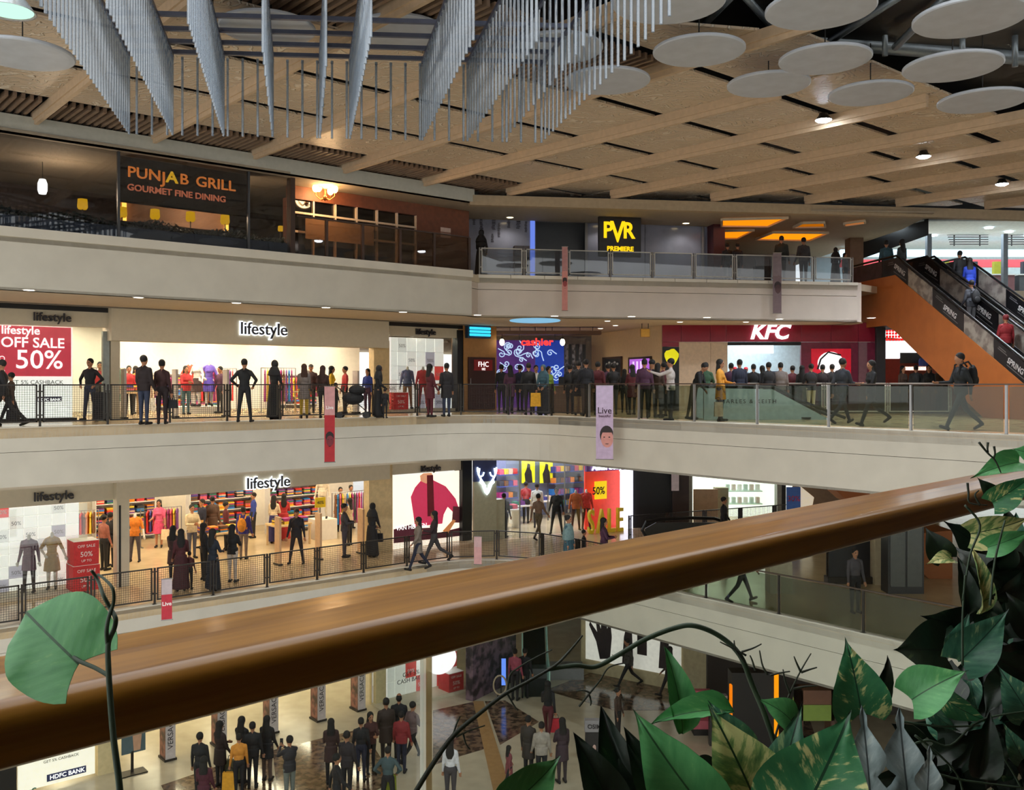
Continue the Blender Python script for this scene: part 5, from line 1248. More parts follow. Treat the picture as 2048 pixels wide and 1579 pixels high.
# ================================================================== LONG ESCALATORS
FEo = (13.93, 34.0); FEd = (0.141, -0.990)
FE = Matrix.Translation((FEo[0], FEo[1], 0)) @ Matrix.Rotation(math.atan2(FEd[1], FEd[0]), 4, 'Z')
M_ORNG = mat((172, 98, 44), 0.6, noise=0.05, scale=2)
SL = 0.577
def curb(x): return 5.0 if x <= 0 else 5.0 - SL * x
def esc(y0, label, clad):
    t = empty('escalator', label, 'escalator', FE @ Vector((0, y0, 0))); t.rotation_euler.z = math.atan2(FEd[1], FEd[0])
    prof = [(-3.4, 5.0), (0, 5.0), (8.6, 0.04), (8.6, 0.0), (5.0, 0.0), (0.0, 2.95), (-0.6, 3.2), (-3.4, 3.2)]
    MB().prism_xz(prof, 0.0, 0.08).build('cladding', M_ORNG if clad else M_DARK, t); MB().prism_xz(prof, 1.22, 1.30).build('cladding', M_DARK, t)
    MB().prism_xz([(-3.4, 3.2), (-0.6, 3.2), (0, 2.95), (5, 0), (8.6, 0), (0, 4.55), (-3.4, 4.62)], 0.08, 1.22).build('truss', M_DARK, t)
    for i in range(15):
        x = 0.1 + i * 0.57; z = curb(x) - 0.42
        MB().box((x, 0.12, z - 0.2), (x + 0.4, 1.18, z)).build('step', M_STEELD, t)
    for yy in (0.02, 1.24):
        segs = [(-3.2, -0.92, 'w')]; x = -0.92; k = 0
        while x < 8.0:
            L = 1.72 if k % 2 == 0 else 1.48
            segs.append((x, min(x + L, 8.4), 'b' if k % 2 == 0 else 'w')); x += L; k += 1
        for (a, b, c) in segs:
            a2, b2 = a + 0.01, b - 0.01
            pts = [(a2, curb(a2)), (b2, curb(b2)), (b2, curb(b2) + 0.62), (a2, curb(a2) + 0.62)] if (a >= 0 or b <= 0) else [(a2, 5.0), (0, 5.0), (b2, curb(b2)), (b2, curb(b2) + 0.62), (0.1, 5.62), (a2, 5.62)]
            m = mat((20, 19, 22), 0.4) if c == 'b' else mat((150, 142, 132), 0.5, c2=(104, 94, 90), scale=3.0)
            if a < -1: m = mat((60, 42, 44), 0.5, noise=0.25, scale=4)
            pn = MB().prism_xz(pts, yy, yy + 0.04).build('advert_panel', m, t)
            if c == 'b' and b > .5:
                mx = (a + b) / 2 + (.2 if a < 0 else 0)
                rot = Matrix.Rotation(math.atan(SL), 4, 'Y')
                text('lettering', 'SPRING', 0.24, mat((196, 192, 190), 0.5), pn, loc=(mx + 0.1, yy - 0.008, curb(mx + 0.1) + 0.22), rot=rot, extrude=0.003, offset=0.004)
                for dx_, dz_, L_ in ((-.45, .47, .32), (-.45, .40, .42), (.15, .12, .8)):
                    xa_, xb_ = mx + dx_ - L_ / 2, mx + dx_ + L_ / 2
                    MB().prism_xz([(xa_, curb(xa_) + dz_), (xb_, curb(xb_) + dz_), (xb_, curb(xb_) + dz_ + .03), (xa_, curb(xa_) + dz_ + .03)], yy - .010, yy - .004).build('printed_line', mat((96, 94, 94), 0.5), pn)
        MB().tube([(-3.3, yy + 0.02, 5.05), (-3.2, yy + 0.02, 5.70), (0, yy + 0.02, 5.70)] + [(x, yy + 0.02, curb(x) + 0.70) for x in (0.4, 2, 4, 6, 8.2)], 0.04, 8).build('handrail', M_BLACK, t)
    return t
esc(0.0, 'nearer escalator with orange cladding and advert panels', True)
esc(1.5, 'farther escalator behind the orange one with advert panels', False)

# ================================================================== RIGHT SIDE, FIRST GALLERY
FS = PF((cx(945, 34.3), 34.3), (cx(1265, 37.7), 37.7))
def fsb(px0, px1, z0, z1, m, nm, par=None, y0=0.0, y1=0.12, **k):
    a, b = FS.at(px0, 0, y0)[0], FS.at(px1, 0, y0)[0]
    return MB().box((a, y0, z0), (b, y1, z1)).build(nm, m, par, **k)
sf = empty('fashion_shop', 'glass shop front with a neon antler emblem and a golden sale display', 'shop', FS.F @ Vector((0, 0, 0)) ); sf.rotation_euler.z = math.atan2(FS.e.y, FS.e.x)
zN = FS.at(970, 962)[1]
fsb(948, 993, zN, S2, mat((24, 36, 84), 0.4), 'emblem_panel', sf); fsb(948, 993, Z1, zN - 0.005, mat((168, 166, 140), 0.5), 'pillar_panel', sf)
fsb(993, 1010, Z1, FS.at(1000, 1000)[1], mat((176, 172, 146), 0.5), 'pillar_panel', sf, 0.2, 0.6)
ant = []
NE = glow((215, 235, 255), 4.0)
def pos(px, py, y=-0.06):
    a, z = FS.at(px, py, y); return (a, y, z)
for sgn in (-1, 1):
    c = 974
    P_ = lambda dx, py: pos(c + sgn * dx, py)
    MB().tube([P_(3, 972), P_(12, 958), P_(17, 948), P_(15, 936)], 0.035, 6).build('emblem_tube', NE, sf)
    MB().tube([P_(17, 948), P_(19, 940), P_(19, 934)], 0.03, 6).build('emblem_tube', NE, sf)
    MB().tube([P_(14, 954), P_(8, 950), P_(6, 944)], 0.028, 6).build('emblem_tube', NE, sf)
    MB().tube([P_(12, 958), P_(14, 964), P_(9, 968)], 0.03, 6).build('emblem_tube', NE, sf)
MB().add([pos(963, 968), pos(974, 976), pos(985, 968), pos(979, 984), pos(974, 990), pos(969, 984)], [(0, 1, 2, 3, 4, 5)]).build('emblem_head', NE, sf)
for a, b in ((1012, 1040), (1041, 1092), (1093, 1130), (1131, 1168)): fsb(a, b, Z1 + 0.05, S2, GL, 'pane', sf, 0.05, 0.06)
for p in (1040.5, 1130.5): fsb(p - 0.6, p + 0.6, Z1, S2, M_STEEL, 'mullion', sf, 0.02, 0.09)
MB().cyl(pos(1096, 985, -0.05), pos(1096, 1040, -0.05), 0.025, n=8).build('handle', M_STEEL, sf)
fsb(1170, 1250, Z1, S2, mat((214, 60, 40), 0.5, emit=0.45), 'red_backdrop', sf, 0.55, 0.62)
fsb(1250, 1266, Z1, S2, glow((235, 235, 255), 2.4), 'light_column', sf, -0.05, 0.3)
zS = FS.at(1212, 938)[1]
MB().box((FS.at(1172, 0)[0], -0.05, zS - 0.05), (FS.at(1248, 0)[0], 0.1, S2)).build('sign_box', mat((90, 50, 110), 0.5, emit=0.2), sf)
text('lettering', 'Allen Solly', 0.34, glow((235, 245, 255), 4.0), sf, loc=(FS.at(1212, 0)[0], -0.1, zS), extrude=0.02, offset=0.008)
a_, z_ = FS.at(1208, 1000, -0.1); b_, z2_ = FS.at(1225, 963, -0.1)
MB().box((FS.at(1190, 0, .3)[0], 0.3, z_), (b_, 0.34, z2_)).build('price_card', mat((244, 206, 20), 0.5, emit=0.7), sf)
text('lettering', '50%', 0.42, M_BLACK, sf, loc=(a_, 0.28, z_ + 0.2), extrude=0.004, offset=0.006, sx=0.85)
GD = mat((206, 176, 40), 0.35, metal=0.2, emit=0.15)
for ch, px in zip('SALE', (1182, 1203, 1222, 1239)):
    x_, zz = FS.at(px, 1058, -0.35)
    o = text('sale_letter', ch, 1.32, GD, None, FS.F, loc=(x_, -0.35, Z1 + 0.01), extrude=0.07, offset=0.012, sx=0.50 if ch != 'L' else 0.55, label='freestanding golden sale letter %s' % ch, cat='letter')
# interior of that store
shell = FS.F
MB().box((FS.at(993, 0, 5)[0], 5.0, Z1), (9.5, 5.2, S2)).build('wall_back', mat((120, 130, 160), 0.6), frame=shell, label='blue-grey back wall of the antler shop', kind='structure')
for i, (px, c) in enumerate(((1057, (232, 226, 30)), (1093, (226, 222, 30)))):
    t = empty('wall_print', ['left', 'right'][i] + ' tall yellow print inside the antler shop', 'poster', shell @ Vector((FS.at(px, 0, 4.6)[0], 4.6, FS.at(px, 965, 4.6)[1]))); t.rotation_euler.z = math.atan2(FS.e.y, FS.e.x)
    MB().box((-0.32, 0, 0), (0.32, 0.05, 1.2)).build('sheet', mat(c, 0.5, emit=0.5), t); MB().prism_xz([(-.15, 0), (.2, 0), (.15, .5), (.08, .6), (.08, .8), (-.05, .85), (-.1, .6), (-.2, .4)], -0.01, 0).build('print', M_DARK, t)
for i, px in enumerate((1025, 1068, 1110)):
    t = empty('display_table', ['left', 'middle', 'right'][i] + ' display table with folded goods in the antler shop', 'table', shell @ Vector((FS.at(px, 0, 2.4)[0] + .35*(i-1), 2.4 + .9 * i, Z1))); t.rotation_euler.z = math.atan2(FS.e.y, FS.e.x)
    MB().box((-.55, -.35, .72), (.55, .35, .78)).build('top', M_WHITE, t)
    for sx in (-.5, .5): MB().box((sx - .03, -.3, 0), (sx + .03, .3, .72)).build('side', M_WHITE, t)
    for q in range(4): MB().box((-.48 + q * .25, -.2, .78), (-.27 + q * .25, .15, .92 + .03 * (q % 2))).build('folded_item', cm(CL[(i * 5 + q * 3) % 12]), t)
for i, px in enumerate((1018, 1122, 1150)):
    t = empty('wall_shelf', ['left', 'middle', 'right'][i] + ' blue clothes shelf in the antler shop', 'shelf', shell @ Vector((FS.at(px, 0, 4.4)[0], 4.4, Z1))); t.rotation_euler.z = math.atan2(FS.e.y, FS.e.x)
    for r_ in range(4):
        MB().box((-.45, 0, .4 + r_ * .5), (.45, .4, .44 + r_ * .5)).build('board', mat((60, 80, 150), 0.5), t)
        for q in range(4): MB().box((-.42 + q * .22, .05, .44 + r_ * .5), (-.22 + q * .22, .35, .66 + r_ * .5)).build('folded_item', cm(CL[(i * 7 + q * 5 + r_ * 3) % 12]), t)
MB().box((0.8, 1.0, S2 - 0.06), (6.6, 4.6, S2 - 0.02)).build('ceiling_light', glow((232, 238, 255), 6), frame=shell, label='wide cold ceiling light of the antler shop', cat='ceiling light')
for px, c, lb in ((1157, (226, 110, 50), 'headless mannequin in orange jacket left of the golden letters'), (1178, (206, 60, 50), 'headless mannequin in red jacket behind the golden letters')):
    figure('mannequin', 'mannequin', 'man_j', shell @ Vector((FS.at(px, 0, .15)[0], .35, Z1 + .05)), 10, c, (96, 50, 46), lb, skin=(230, 222, 215))
# black shutter and bright shop
MB().box((cx(1266, 37.8), 37.8, Z1), (cx(1344, 37.8), 38.0, S2)).build('wall_shutter', M_BLACK, label='black hoarding between the two lit shops of the first gallery', kind='structure')
MB().box((cx(1344, 37.8), 37.7, Z1), (cx(1377, 37.8), 38.0, S2)).build('wall_dark', mat((50, 34, 30), 0.5), label='dark brown wall strip beside the black hoarding', kind='structure')
t = empty('hanging_banner', 'narrow white banner on the dark brown wall strip', 'banner', dp(1343, 981, 37.5)); MB().box((0, 0, 0), (0.3, 0.02, 0.95)).build('cloth', mat((220, 206, 214), 0.7), t); MB().cyl((-.03, .01, .95), (.33, .01, .95), .012, n=6).build('rod', M_STEEL, t)
bs = empty('white_shop', 'blinding white glazed shop with pale green frames on the first gallery', 'shop', (cx(1380, 38), 38.0, Z1))
b0 = cx(1380, 38)
for a, b in ((1377, 1384), (1553, 1562)): MB().box((cx(a, 38) - b0, -0.1, 0), (cx(b, 38) - b0, 0.3, S2 - Z1)).build('frame_post', mat((150, 150, 140), 0.4), bs)
MB().box((0.1, 3.0, 0), (cx(1555, 38) - b0 + 1.5, 3.1, S2 - Z1)).build('back_wall', mat((250, 250, 240), 0.5, emit=1.2, ecol=(250, 255, 245)), bs)
MB().box((0, 0.2, S2 - Z1 - 0.08), (cx(1555, 38) - b0, 2.8, S2 - Z1 - 0.04)).build('ceiling_light', glow((250, 255, 246), 5), bs)
MB().box((0.2, 0.3, 0), (1.2, 0.36, 1.5)).build('pink_counter', mat((226, 170, 140), 0.5), bs); MB().box((1.2, 0.8, 0), (1.75, 1.2, 1.5)).build('till', mat((150, 142, 120), 0.5), bs)
for j in range(4): MB().box((2.0, 2.4, 0.6 + j * 0.55), (3.6, 2.9, 0.64 + j * 0.55)).build('shelf_board', mat((196, 226, 210), 0.3), bs)
for j in range(4):
    for i in range(6): MB().box((2.05 + i * .26, 2.5, .64 + j * .55), (2.2 + i * .26, 2.7, .9 + j * .55)).build('product', mat([(240, 240, 235), (200, 220, 210), (220, 200, 190)][(i + j) % 3], 0.4), bs)
MB().box((0.02, 0, 0.05), (cx(1553, 38) - b0, 0.012, S2 - Z1)).build('pane', GL, bs)
MB().box((cx(1562, 38), 38.0, Z1), (cx(1572, 38), 38.4, S2)).build('wall_pier', M_BLACK, label='black pier right of the blinding white shop', kind='structure')
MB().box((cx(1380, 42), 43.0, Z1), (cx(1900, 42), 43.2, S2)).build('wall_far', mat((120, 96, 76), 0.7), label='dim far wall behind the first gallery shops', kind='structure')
t = empty('sale_poster', 'blue sale poster standing beside the black pier', 'poster', dp(1573, 1012, 36.5)); MB().box((0, 0, -1.2), (0.55, 0.04, 0.75)).build('board', mat((60, 96, 160), 0.5, emit=0.15), t); text('lettering', '30%', 0.3, mat((206, 50, 60), 0.5), t, loc=(.28, -.01, .2), extrude=.003)
t = empty('kiosk_sign', 'white arrow shaped kiosk panel right of the blue poster', 'panel', dp(1600, 1012, 36.6)); MB().prism_xz([(0, -1.2), (.25, -1.2), (.55, .35), (.0, .8)], 0, .05).build('board', mat((240, 226, 200), 0.5, emit=0.5), t)
# lower escalator wedges (orange undersides)
MB().prism_xz([(cx(1590, 34), S2 - .02), (cx(1910, 34), S2 - .02), (cx(1910, 34), cz(1030, 34)), (cx(1700, 34), cz(1005, 34))], 34.0, 35.4).build('escalator_underside', M_ORNG, label='orange escalator underside below the middle gallery at right', cat='escalator')
MB().prism_xz([(cx(1745, 28), cz(1075, 28)), (cx(1905, 28), cz(1060, 28)), (cx(1905, 28), cz(1185, 28)), (cx(1870, 28), cz(1168, 28)), (cx(1840, 28), cz(1140, 28))], 28.0, 29.2).build('escalator_underside', M_ORNG, label='lower orange escalator underside seen below the wooden rail', cat='escalator')
railing('mesh_railing', 'dark mesh railing around the stair opening before the black hoarding', [zp(1258, 1085, Z1), zp(1640, 1052, Z1)], Z1, 1.7, 0, 12, 'mesh', h=1.0)
x, y = zp(1290, 1090, Z1)
t = empty('escalator_handrail', 'black curved escalator handrail before the mesh railing', 'handrail', (x, y, Z1))
MB().tube([(0.05, 0, 0.3), (-0.1, 0, 0.55), (0.05, 0, 0.85), (0.5, 0.1, 0.92), (1.6, 0.3, 0.95), (2.6, 0.5, 0.9), (3.2, 0.6, 0.7)], 0.06, 8).build('rail', M_BLACK, t)
MB().prism_xz([(0.0, 0), (3.4, 0), (2.6, 0.82), (0.4, 0.82), (0, 0.6)], 0.0, 0.05).build('skirt', mat((34, 30, 28), 0.3), t)
# first gallery, far right wall seen through the glass
t = empty('shop_counter', 'dark shop counter with a bright lit panel behind the lower glass railing', 'counter', (cx(1672, 27), 27.0, Z1))
MB().box((0, 0.4, 1.5), (0.9, 0.5, 2.0)).build('light_panel', glow((255, 246, 224), 2.5), t); MB().box((-0.1, 0.3, 0.2), (1.1, 0.4, 1.45)).build('dark_panel', mat((30, 30, 36), 0.4), t)
MB().box((-0.15, 0.25, 0), (1.15, 0.6, 0.2)).build('base', M_STEELD, t); MB().box((-.12, .42, .2), (-.05, .5, 2.1)).build('upright', M_STEELD, t)
MB().box((cx(1753, 27), 27.1, Z1), (cx(1772, 27), 27.5, S2)).build('wall_column', mat((196, 176, 146), 0.6), label='cream column behind the lower glass railing', kind='structure')
t = empty('display_cabinet', 'dark metal display cabinet right of the cream column', 'cabinet', (cx(1776, 26), 26, Z1)); MB().box((0, 0, 0), (1.0, .5, 2.4)).build('body', mat((48, 48, 50), .4), t)
for k in range(2): MB().box((.06 + k * .47, -.02, .2), (.47 + k * .47, 0, 2.2)).build('door', mat((96, 98, 96), .3), t)
t = empty('white_pedestal', 'pale box pedestal behind the lower glass railing', 'pedestal', (cx(1540, 26), 26, Z1)); MB().box((0, 0, 0), (.62, .5, 1.25)).build('body', mat((176, 168, 146), .6), t); MB().box((-.03, -.03, 1.25), (.65, .53, 1.3)).build('top', mat((190, 182, 160), .5), t)

# ================================================================== GROUND LEVEL
fls = [o for o in bpy.data.objects if o.name == 'floor'][0]
def slab(pix, m, nm='stone_slab'):
    pts = [zp(px, py, Z0) for px, py in pix]
    MB().prism(pts, Z0, Z0 + (0.014 if 'band' in nm else 0.006)).build(nm, m, fls)
slab([(947, 1403), (866, 1420), (866, 1530), (918, 1512), (980, 1494)], M_MARBLE); slab([(970, 1402), (1000, 1489), (1078, 1443), (1010, 1400)], M_MARBLE)
slab([(946, 1402), (967, 1402), (1040, 1640), (1000, 1640)], M_BAND, 'stone_band')
slab([(1090, 1380), (1230, 1420), (1360, 1420), (1470, 1400), (1420, 1320), (1180, 1345)], M_MARBLE)
slab([(545, 1500), (725, 1456), (790, 1560), (640, 1640), (560, 1640)], M_MARBLE); slab([(322, 1570), (440, 1530), (470, 1640), (360, 1640)], M_MARBLE)
slab([(470, 1525), (540, 1503), (555, 1640), (490, 1640)], M_MARBLE); slab([(1420, 1415), (1600, 1380), (1640, 1500), (1450, 1520)], M_MARBLE)
SG = 26.6
for i, (px, py) in enumerate(((335, 1527), (438, 1487), (541, 1462), (636, 1443), (716, 1420))):
    gate(U(px, SG), SG, Z0, 1.55, ORD[i] + ' dark security gate with upright lettering on the ground level', mat((84, 60, 52), 0.5, noise=0.2, scale=5), 'VERSACE', 0.46, mat((150, 96, 84), 0.5, c2=(60, 40, 36), scale=3), .14)
pier(196, 232, SG, Z0, S1, mat((226, 206, 160), 0.6), 'cream ground level pier beside the bank board', 0.4)
pier(752, 772, SG - 0.2, Z0, S1, mat((206, 190, 146), 0.6), 'cream ground level pier left of the lit ground window', 0.4)
t = empty('bank_board', 'white backlit bank offer board in the lower left corner', 'board', (U(36, SG), SG, Z0), FA)
W = U(190, SG) - U(36, SG)
MB().box((0, 0, 0.1), (W, 0.06, 2.6)).build('panel', mat((248, 240, 224), 0.6, emit=0.7, ecol=(255, 246, 228)), t); MB().box((-1.6, 0, 0), (-.03, .1, 2.7)).build('dark_post', M_DARK, t)
uz = wp(128, 1548, SG)
MB().box((uz[0] - U(36, SG) - 0.42, -0.012, uz[1] - Z0 - .08), (uz[0] - U(36, SG) + 0.55, 0, uz[1] - Z0 + .1)).build('name_plate', mat((60, 66, 110), 0.5), t)
text('lettering', 'HDFC BANK', 0.155, WT, t, loc=(uz[0] - U(36, SG) + .08, -0.018, uz[1] - Z0 - .04), extrude=0.003, offset=.003)
text('lettering', 'GET 5% CASHBACK', 0.1, M_LTXT, t, loc=(W * .55, -0.01, uz[1] - Z0 + .42), extrude=.002)
text('lettering', 'S', 0.3, mat((60, 130, 110), .5), t, loc=(W * .2, -0.01, uz[1] - Z0 - .35), extrude=.002)
t = empty('poster_stand', 'poster stand with a face portrait beside the cream pier', 'poster', (U(238, SG - .4), SG - .4, Z0), FA)
W = U(291, SG - .4) - U(238, SG - .4)
for k, (c, z0, z1, x0, x1) in enumerate((((150, 70, 64), 1.55, 2.3, 0, .5), ((226, 216, 200), 1.5, 2.3, .5, 1), ((84, 104, 110), .55, 1.5, .1, 1))): MB().box((x0 * W, 0, z0), (x1 * W, .03, z1)).build('print', mat(c, .6), t)
MB().prism_xz([(W * .55, .6), (W * .8, .6), (W * .86, 1.1), (W * .78, 1.35), (W * .6, 1.38), (W * .5, 1.1)], -.012, 0).build('portrait', mat((206, 160, 130), .6), t)
MB().box((W * .48, -.016, 1.08), (W * .84, -.01, 1.17)).build('sunglasses', M_BLACK, t); MB().prism_xz([(W * .5, 1.2), (W * .86, 1.2), (W * .8, 1.45), (W * .56, 1.46)], -.02, -.012).build('portrait_hair', M_DARK, t)
text('lettering', 'CASHBACK', .12, mat((120, 60, 60), .5), t, loc=(W * .75, -.008, 1.95), extrude=.002, spin=.2)
MB().box((W * .45, 0, 0), (W * .55, .03, .6)).build('leg', M_STEELD, t); MB().box((0, -.2, 0), (W, .2, .03)).build('foot', M_STEELD, t)
tiled_window('lit ground level window with a white ball and a red cube', 774, 944, SG - 0.9, Z0, S1, 8, 6, 15, em=0.35)
red_cube(902, SG - 0.55, Z0 + 0.1, 0.62, 'red sale cube in the lit ground level window')
t = empty('ball_lamp', 'large glowing white ball in the ground level window', 'lamp', (U(882, SG - .5), SG - 0.5, ZW(882, 1318, SG - .5)), FA)
MB().ell((0, 0, 0), (0.62, 0.3, 0.5), 18, 12).build('ball', glow((255, 240, 246), 2.0), t, smooth=True); MB().cyl((0, 0, .5), (0, 0, S1 - ZW(882, 1318, SG - .5)), .015, n=6).build('cord', M_DARK, t)
text('lettering', 'GET 5%\nCASH BACK', 0.2, M_LTXT, None, FA, loc=(U(822, SG - .93), SG - .93, ZW(822, 1350, SG - .93)), extrude=.003, label='dark cashback lettering on the lit ground window', cat='lettering')
# floral wall, lit ring, green escalator, hand poster
PFW = PF(zp(946, 1402, Z0), (cx(1100, 35.5), 35.5))
MB().box((0, 0, Z0), (PFW.at(1032)[0], 0.3, S1)).build('wall_floral', mat((40, 30, 36), 0.5, c2=(120, 96, 108), scale=3.2), frame=PFW.F, label='dark floral patterned wall on the ground level', kind='structure')
x, y = zp(1000, 1392, Z0); t = empty('lit_ring', 'pale round ring sign standing against the floral wall', 'sign', (x, y - .1, Z0))
MB().tube([(0.22 * math.cos(a), 0, 0.42 + 0.32 * math.sin(a)) for a in [i * math.pi / 10 for i in range(21)]], .03, 6).build('ring', mat((190, 170, 140), .4), t); MB().box((-.1, 0.02, 0.0), (.1, .06, .12)).build('foot', M_STEELD, t); MB().box((.05, .03, .4), (.2, .06, 1.3)).build('blue_screen', glow((110, 150, 255), 1.2), t); MB().box((.02, .03, 0.1), (.06, .06, 1.3)).build('post', M_STEELD, t)
t = empty('ground_escalator', 'pale green glass sided escalator rising from the ground level', 'escalator', (cx(1045, 33.5), 33.5, Z0))
MB().prism_xz([(-.1, 0), (2.2, 0), (2.2, .4), (-.1, .4)], 0, .9).build('landing', M_STEEL, t)
for yy in (0, .9): MB().prism_yz([(-1.8, 0), (-1.8, .9), (0, 1.0), (3.0, 3.0), (3.0, 2.0), (.4, .1)], yy - .02 + .0, yy + .02).build('glass_side', mat((150, 190, 176), .2, emit=.1), t)
MB().prism_yz([(-1.8, 0), (0, .05), (3.0, 2.1), (3.0, 1.9), (.2, 0)], .05, .85).build('tread', M_STEELD, t)
HP = PF((cx(1163, 34.5), 34.5), (cx(1400, 31.8), 31.8))
MB().box((-0.05, 0.05, Z0), (HP.at(1470)[0], 0.3, S1)).build('wall_ground', mat((196, 180, 142), 0.6), frame=HP.F, label='cream ground level wall carrying the dark hand poster', kind='structure')
a0, z0 = HP.at(1172, 1326); a1, z1 = HP.at(1362, 1240)
t = empty('hand_poster', 'wide white poster with dark gloved hand shapes on the cream wall', 'poster', HP.F @ Vector((a0, 0, HP.at(1172, 1316)[1]))); t.rotation_euler.z = math.atan2(HP.e.y, HP.e.x)
W = a1 - a0; H = 1.75
MB().box((0, -.03, 0), (W, .03, H)).build('sheet', mat((240, 234, 224), .5, emit=.5), t)
for pts in ([(.16, .05), (.27, .1), (.29, .55), (.27, .95), (.24, .7), (.22, 1.0), (.18, 1.0), (.17, .68), (.13, .92), (.11, .9), (.13, .6), (.05, .8), (.04, .72), (.12, .4)], [(.40, .05), (.52, .05), (.50, .95), (.46, .95), (.42, .6)], [(.56, .3), (.66, .3), (.66, 1), (.56, 1)], [(.78, .1), (.9, .12), (.88, .7), (.8, .75)]): flat(t, pts, mat((50, 36, 40), .5), -.032, 'hand_shape')
HP2 = HP
MB().box((cx(1415, 30), 30.0, Z0), (cx(1800, 30), 30.2, S1)).build('wall_ground_right', mat((40, 32, 28), 0.6), label='dark ground level wall at the right behind the plants', kind='structure')
for i, (px, lb) in enumerate(((1163, 'tall dark stand with a grey tilted head plate'), (1410, 'second dark stand half hidden by leaves'))):
    d = 26.5 if i == 0 else 27.5
    t = empty('demo_stand', lb, 'stand', (cx(px + 25, d), d, Z0))
    hh = cz(1460 if i == 0 else 1410, d) - Z0
    MB().box((-.25, -.1, 0), (.25, .1, hh)).build('body', mat((40, 38, 40), .4), t); MB().box((-.27, -.13, hh), (.27, .1, hh + .32)).build('head_plate', mat((150, 146, 150), .4), t)
    text('lettering', 'OSIM', .17, M_LTXT, t, loc=(0, -.135, hh + .1), extrude=.003, offset=.004); MB().ell((0, -.11, hh - .45), (.05, .01, .09), 10, 6).build('emblem', mat((206, 170, 160), .5), t)
t = empty('massage_chair', 'pink padded massage chair on the ground level', 'chair', (cx(1405, 28.5), 28.5, Z0)); PKC = mat((196, 96, 110), .5)
MB().box((-.3, -.3, .2), (.3, .3, .45)).build('seat', PKC, t); MB().box((-.3, .2, .45), (.3, .4, 1.2)).build('backrest', PKC, t); MB().box((-.4, -.3, .2), (-.3, .35, .7)).build('armrest', PKC, t); MB().box((.3, -.3, .2), (.4, .35, .7)).build('armrest', PKC, t); MB().box((-.32, -.28, 0), (.32, .32, .2)).build('base', M_DARK, t)
t = empty('display_kiosk', 'black display kiosk with glowing orange side strips', 'kiosk', (cx(1460, 27), 27, Z0)); hh = cz(1345, 27) - Z0; W = cx(1555, 27) - cx(1460, 27)
MB().box((.05, 0, 0), (W - .05, .5, hh)).build('body', mat((22, 18, 18), .4), t); MB().box((W - .1, -.05, hh * .2), (W + .02, .1, hh)).build('light_strip', glow((255, 150, 16), 1.4), t); MB().box((0, -.05, hh * .3), (.06, .1, hh * .85)).build('light_strip', glow((255, 130, 16), 1.2), t)
t = empty('bench_cabinet', 'brown wooden bench cabinet with green cushion at lower right', 'cabinet', (cx(1600, 23), 23, Z0)); hh = cz(1380, 23) - Z0
MB().box((0, 0, hh - .35), (.85, .5, hh)).build('back', mat((92, 54, 32), .5), t); MB().box((0, 0, hh - .75), (.85, .6, hh - .36)).build('cushion', mat((110, 130, 50), .7), t)
for xx in (0, .77): MB().box((xx, 0, 0), (xx + .08, .5, hh)).build('post', mat((70, 40, 26), .5), t)
# ================================================================== BANNERS OVER THE EDGES
def banner(px, d, ytop, ybot, wd_, label, c1, c2, words=None, face=None, tilt=0.0, rzv=0.0):
    x, y, z = dp(px, ybot, d); h = (ybot - ytop) / FPX * d
    t = empty('hanging_banner', label, 'banner', (x, y, z)); t.rotation_euler.z = R_(rzv)
    MB().box((0, 0, h * .62), (wd_, .012, h)).build('cloth_top', mat(c1, .7), t); cb_ = MB().box((0, 0, 0), (wd_, .012, h * .618)).build('cloth_bottom', mat(c2, .7), t)
    for q in (0.0, 1.0): MB().cyl((-.01, .006, h * q), (wd_ + .02, .006, h * q), .012, n=6).build('rod', M_STEEL, t)
    if words:
        for (s, sz, zz, cc) in words: text('lettering', s, sz, mat(cc, .6), cb_, loc=(wd_ / 2, -.004, h * zz), extrude=.002, offset=.003)
    if face:
        fx, fz, fr = face
        def oval(cx_, cz_, rx_, rz_, a0=0, a1=360, n_=18): return [(min(wd_ - .005, max(.005, wd_ * cx_ + rx_ * math.cos(R_(a0 + (a1 - a0) * i / n_)))), h * cz_ + rz_ * math.sin(R_(a0 + (a1 - a0) * i / n_))) for i in range(n_ + (0 if a1 - a0 == 360 else 1))]
        rx_ = wd_ * .36; rz_ = rx_ * 1.45
        MB().prism_xz(oval(fx, fz + .05, rx_ * 1.12, rz_ * 1.05), -.003, -.001).build('portrait_hair', mat((40, 26, 26), .6), cb_)
        MB().prism_xz(oval(fx + .03, fz, rx_, rz_), -.006, -.003).build('portrait', mat(fr, .6), cb_)
        MB().prism_xz(oval(fx, fz + .07, rx_ * 1.1, rz_ * .62, 10, 170, 12), -.009, -.006).build('portrait_hair', mat((40, 26, 26), .6), cb_)
        for sx_ in (-.14, .16): MB().prism_xz(oval(fx + sx_, fz + .02, rx_ * .16, rz_ * .06), -.008, -.006).build('portrait_eye', mat((30, 20, 20), .6), cb_)
        MB().prism_xz(oval(fx + .02, fz - .07, rx_ * .3, rz_ * .07), -.008, -.006).build('portrait_mouth', mat(tuple(int(v * .6) for v in fr), .6), cb_)
    return t
banner(649, 24.6, 772, 924, 0.27, 'narrow red and pale banner hanging over the middle gallery edge', (206, 150, 150), (176, 40, 48), [('Live', .12, .7, (250, 240, 240))], (.5, .28, (120, 40, 50)), rzv=20)
banner(1192, 27.4, 770, 918, 0.50, 'wide lilac banner with dark lettering and a face at the rounded corner', (196, 176, 204), (190, 166, 192), [('Live', .26, .62, (60, 30, 50)), ('beautiful', .10, .57, (90, 60, 80))], (.62, .28, (206, 140, 130)), rzv=-8)
banner(1124, 31.6, 493, 621, 0.19, 'narrow faded pink banner hanging below the cinema wall', (170, 120, 118), (196, 130, 122), None, (.5, .42, (150, 60, 60)))
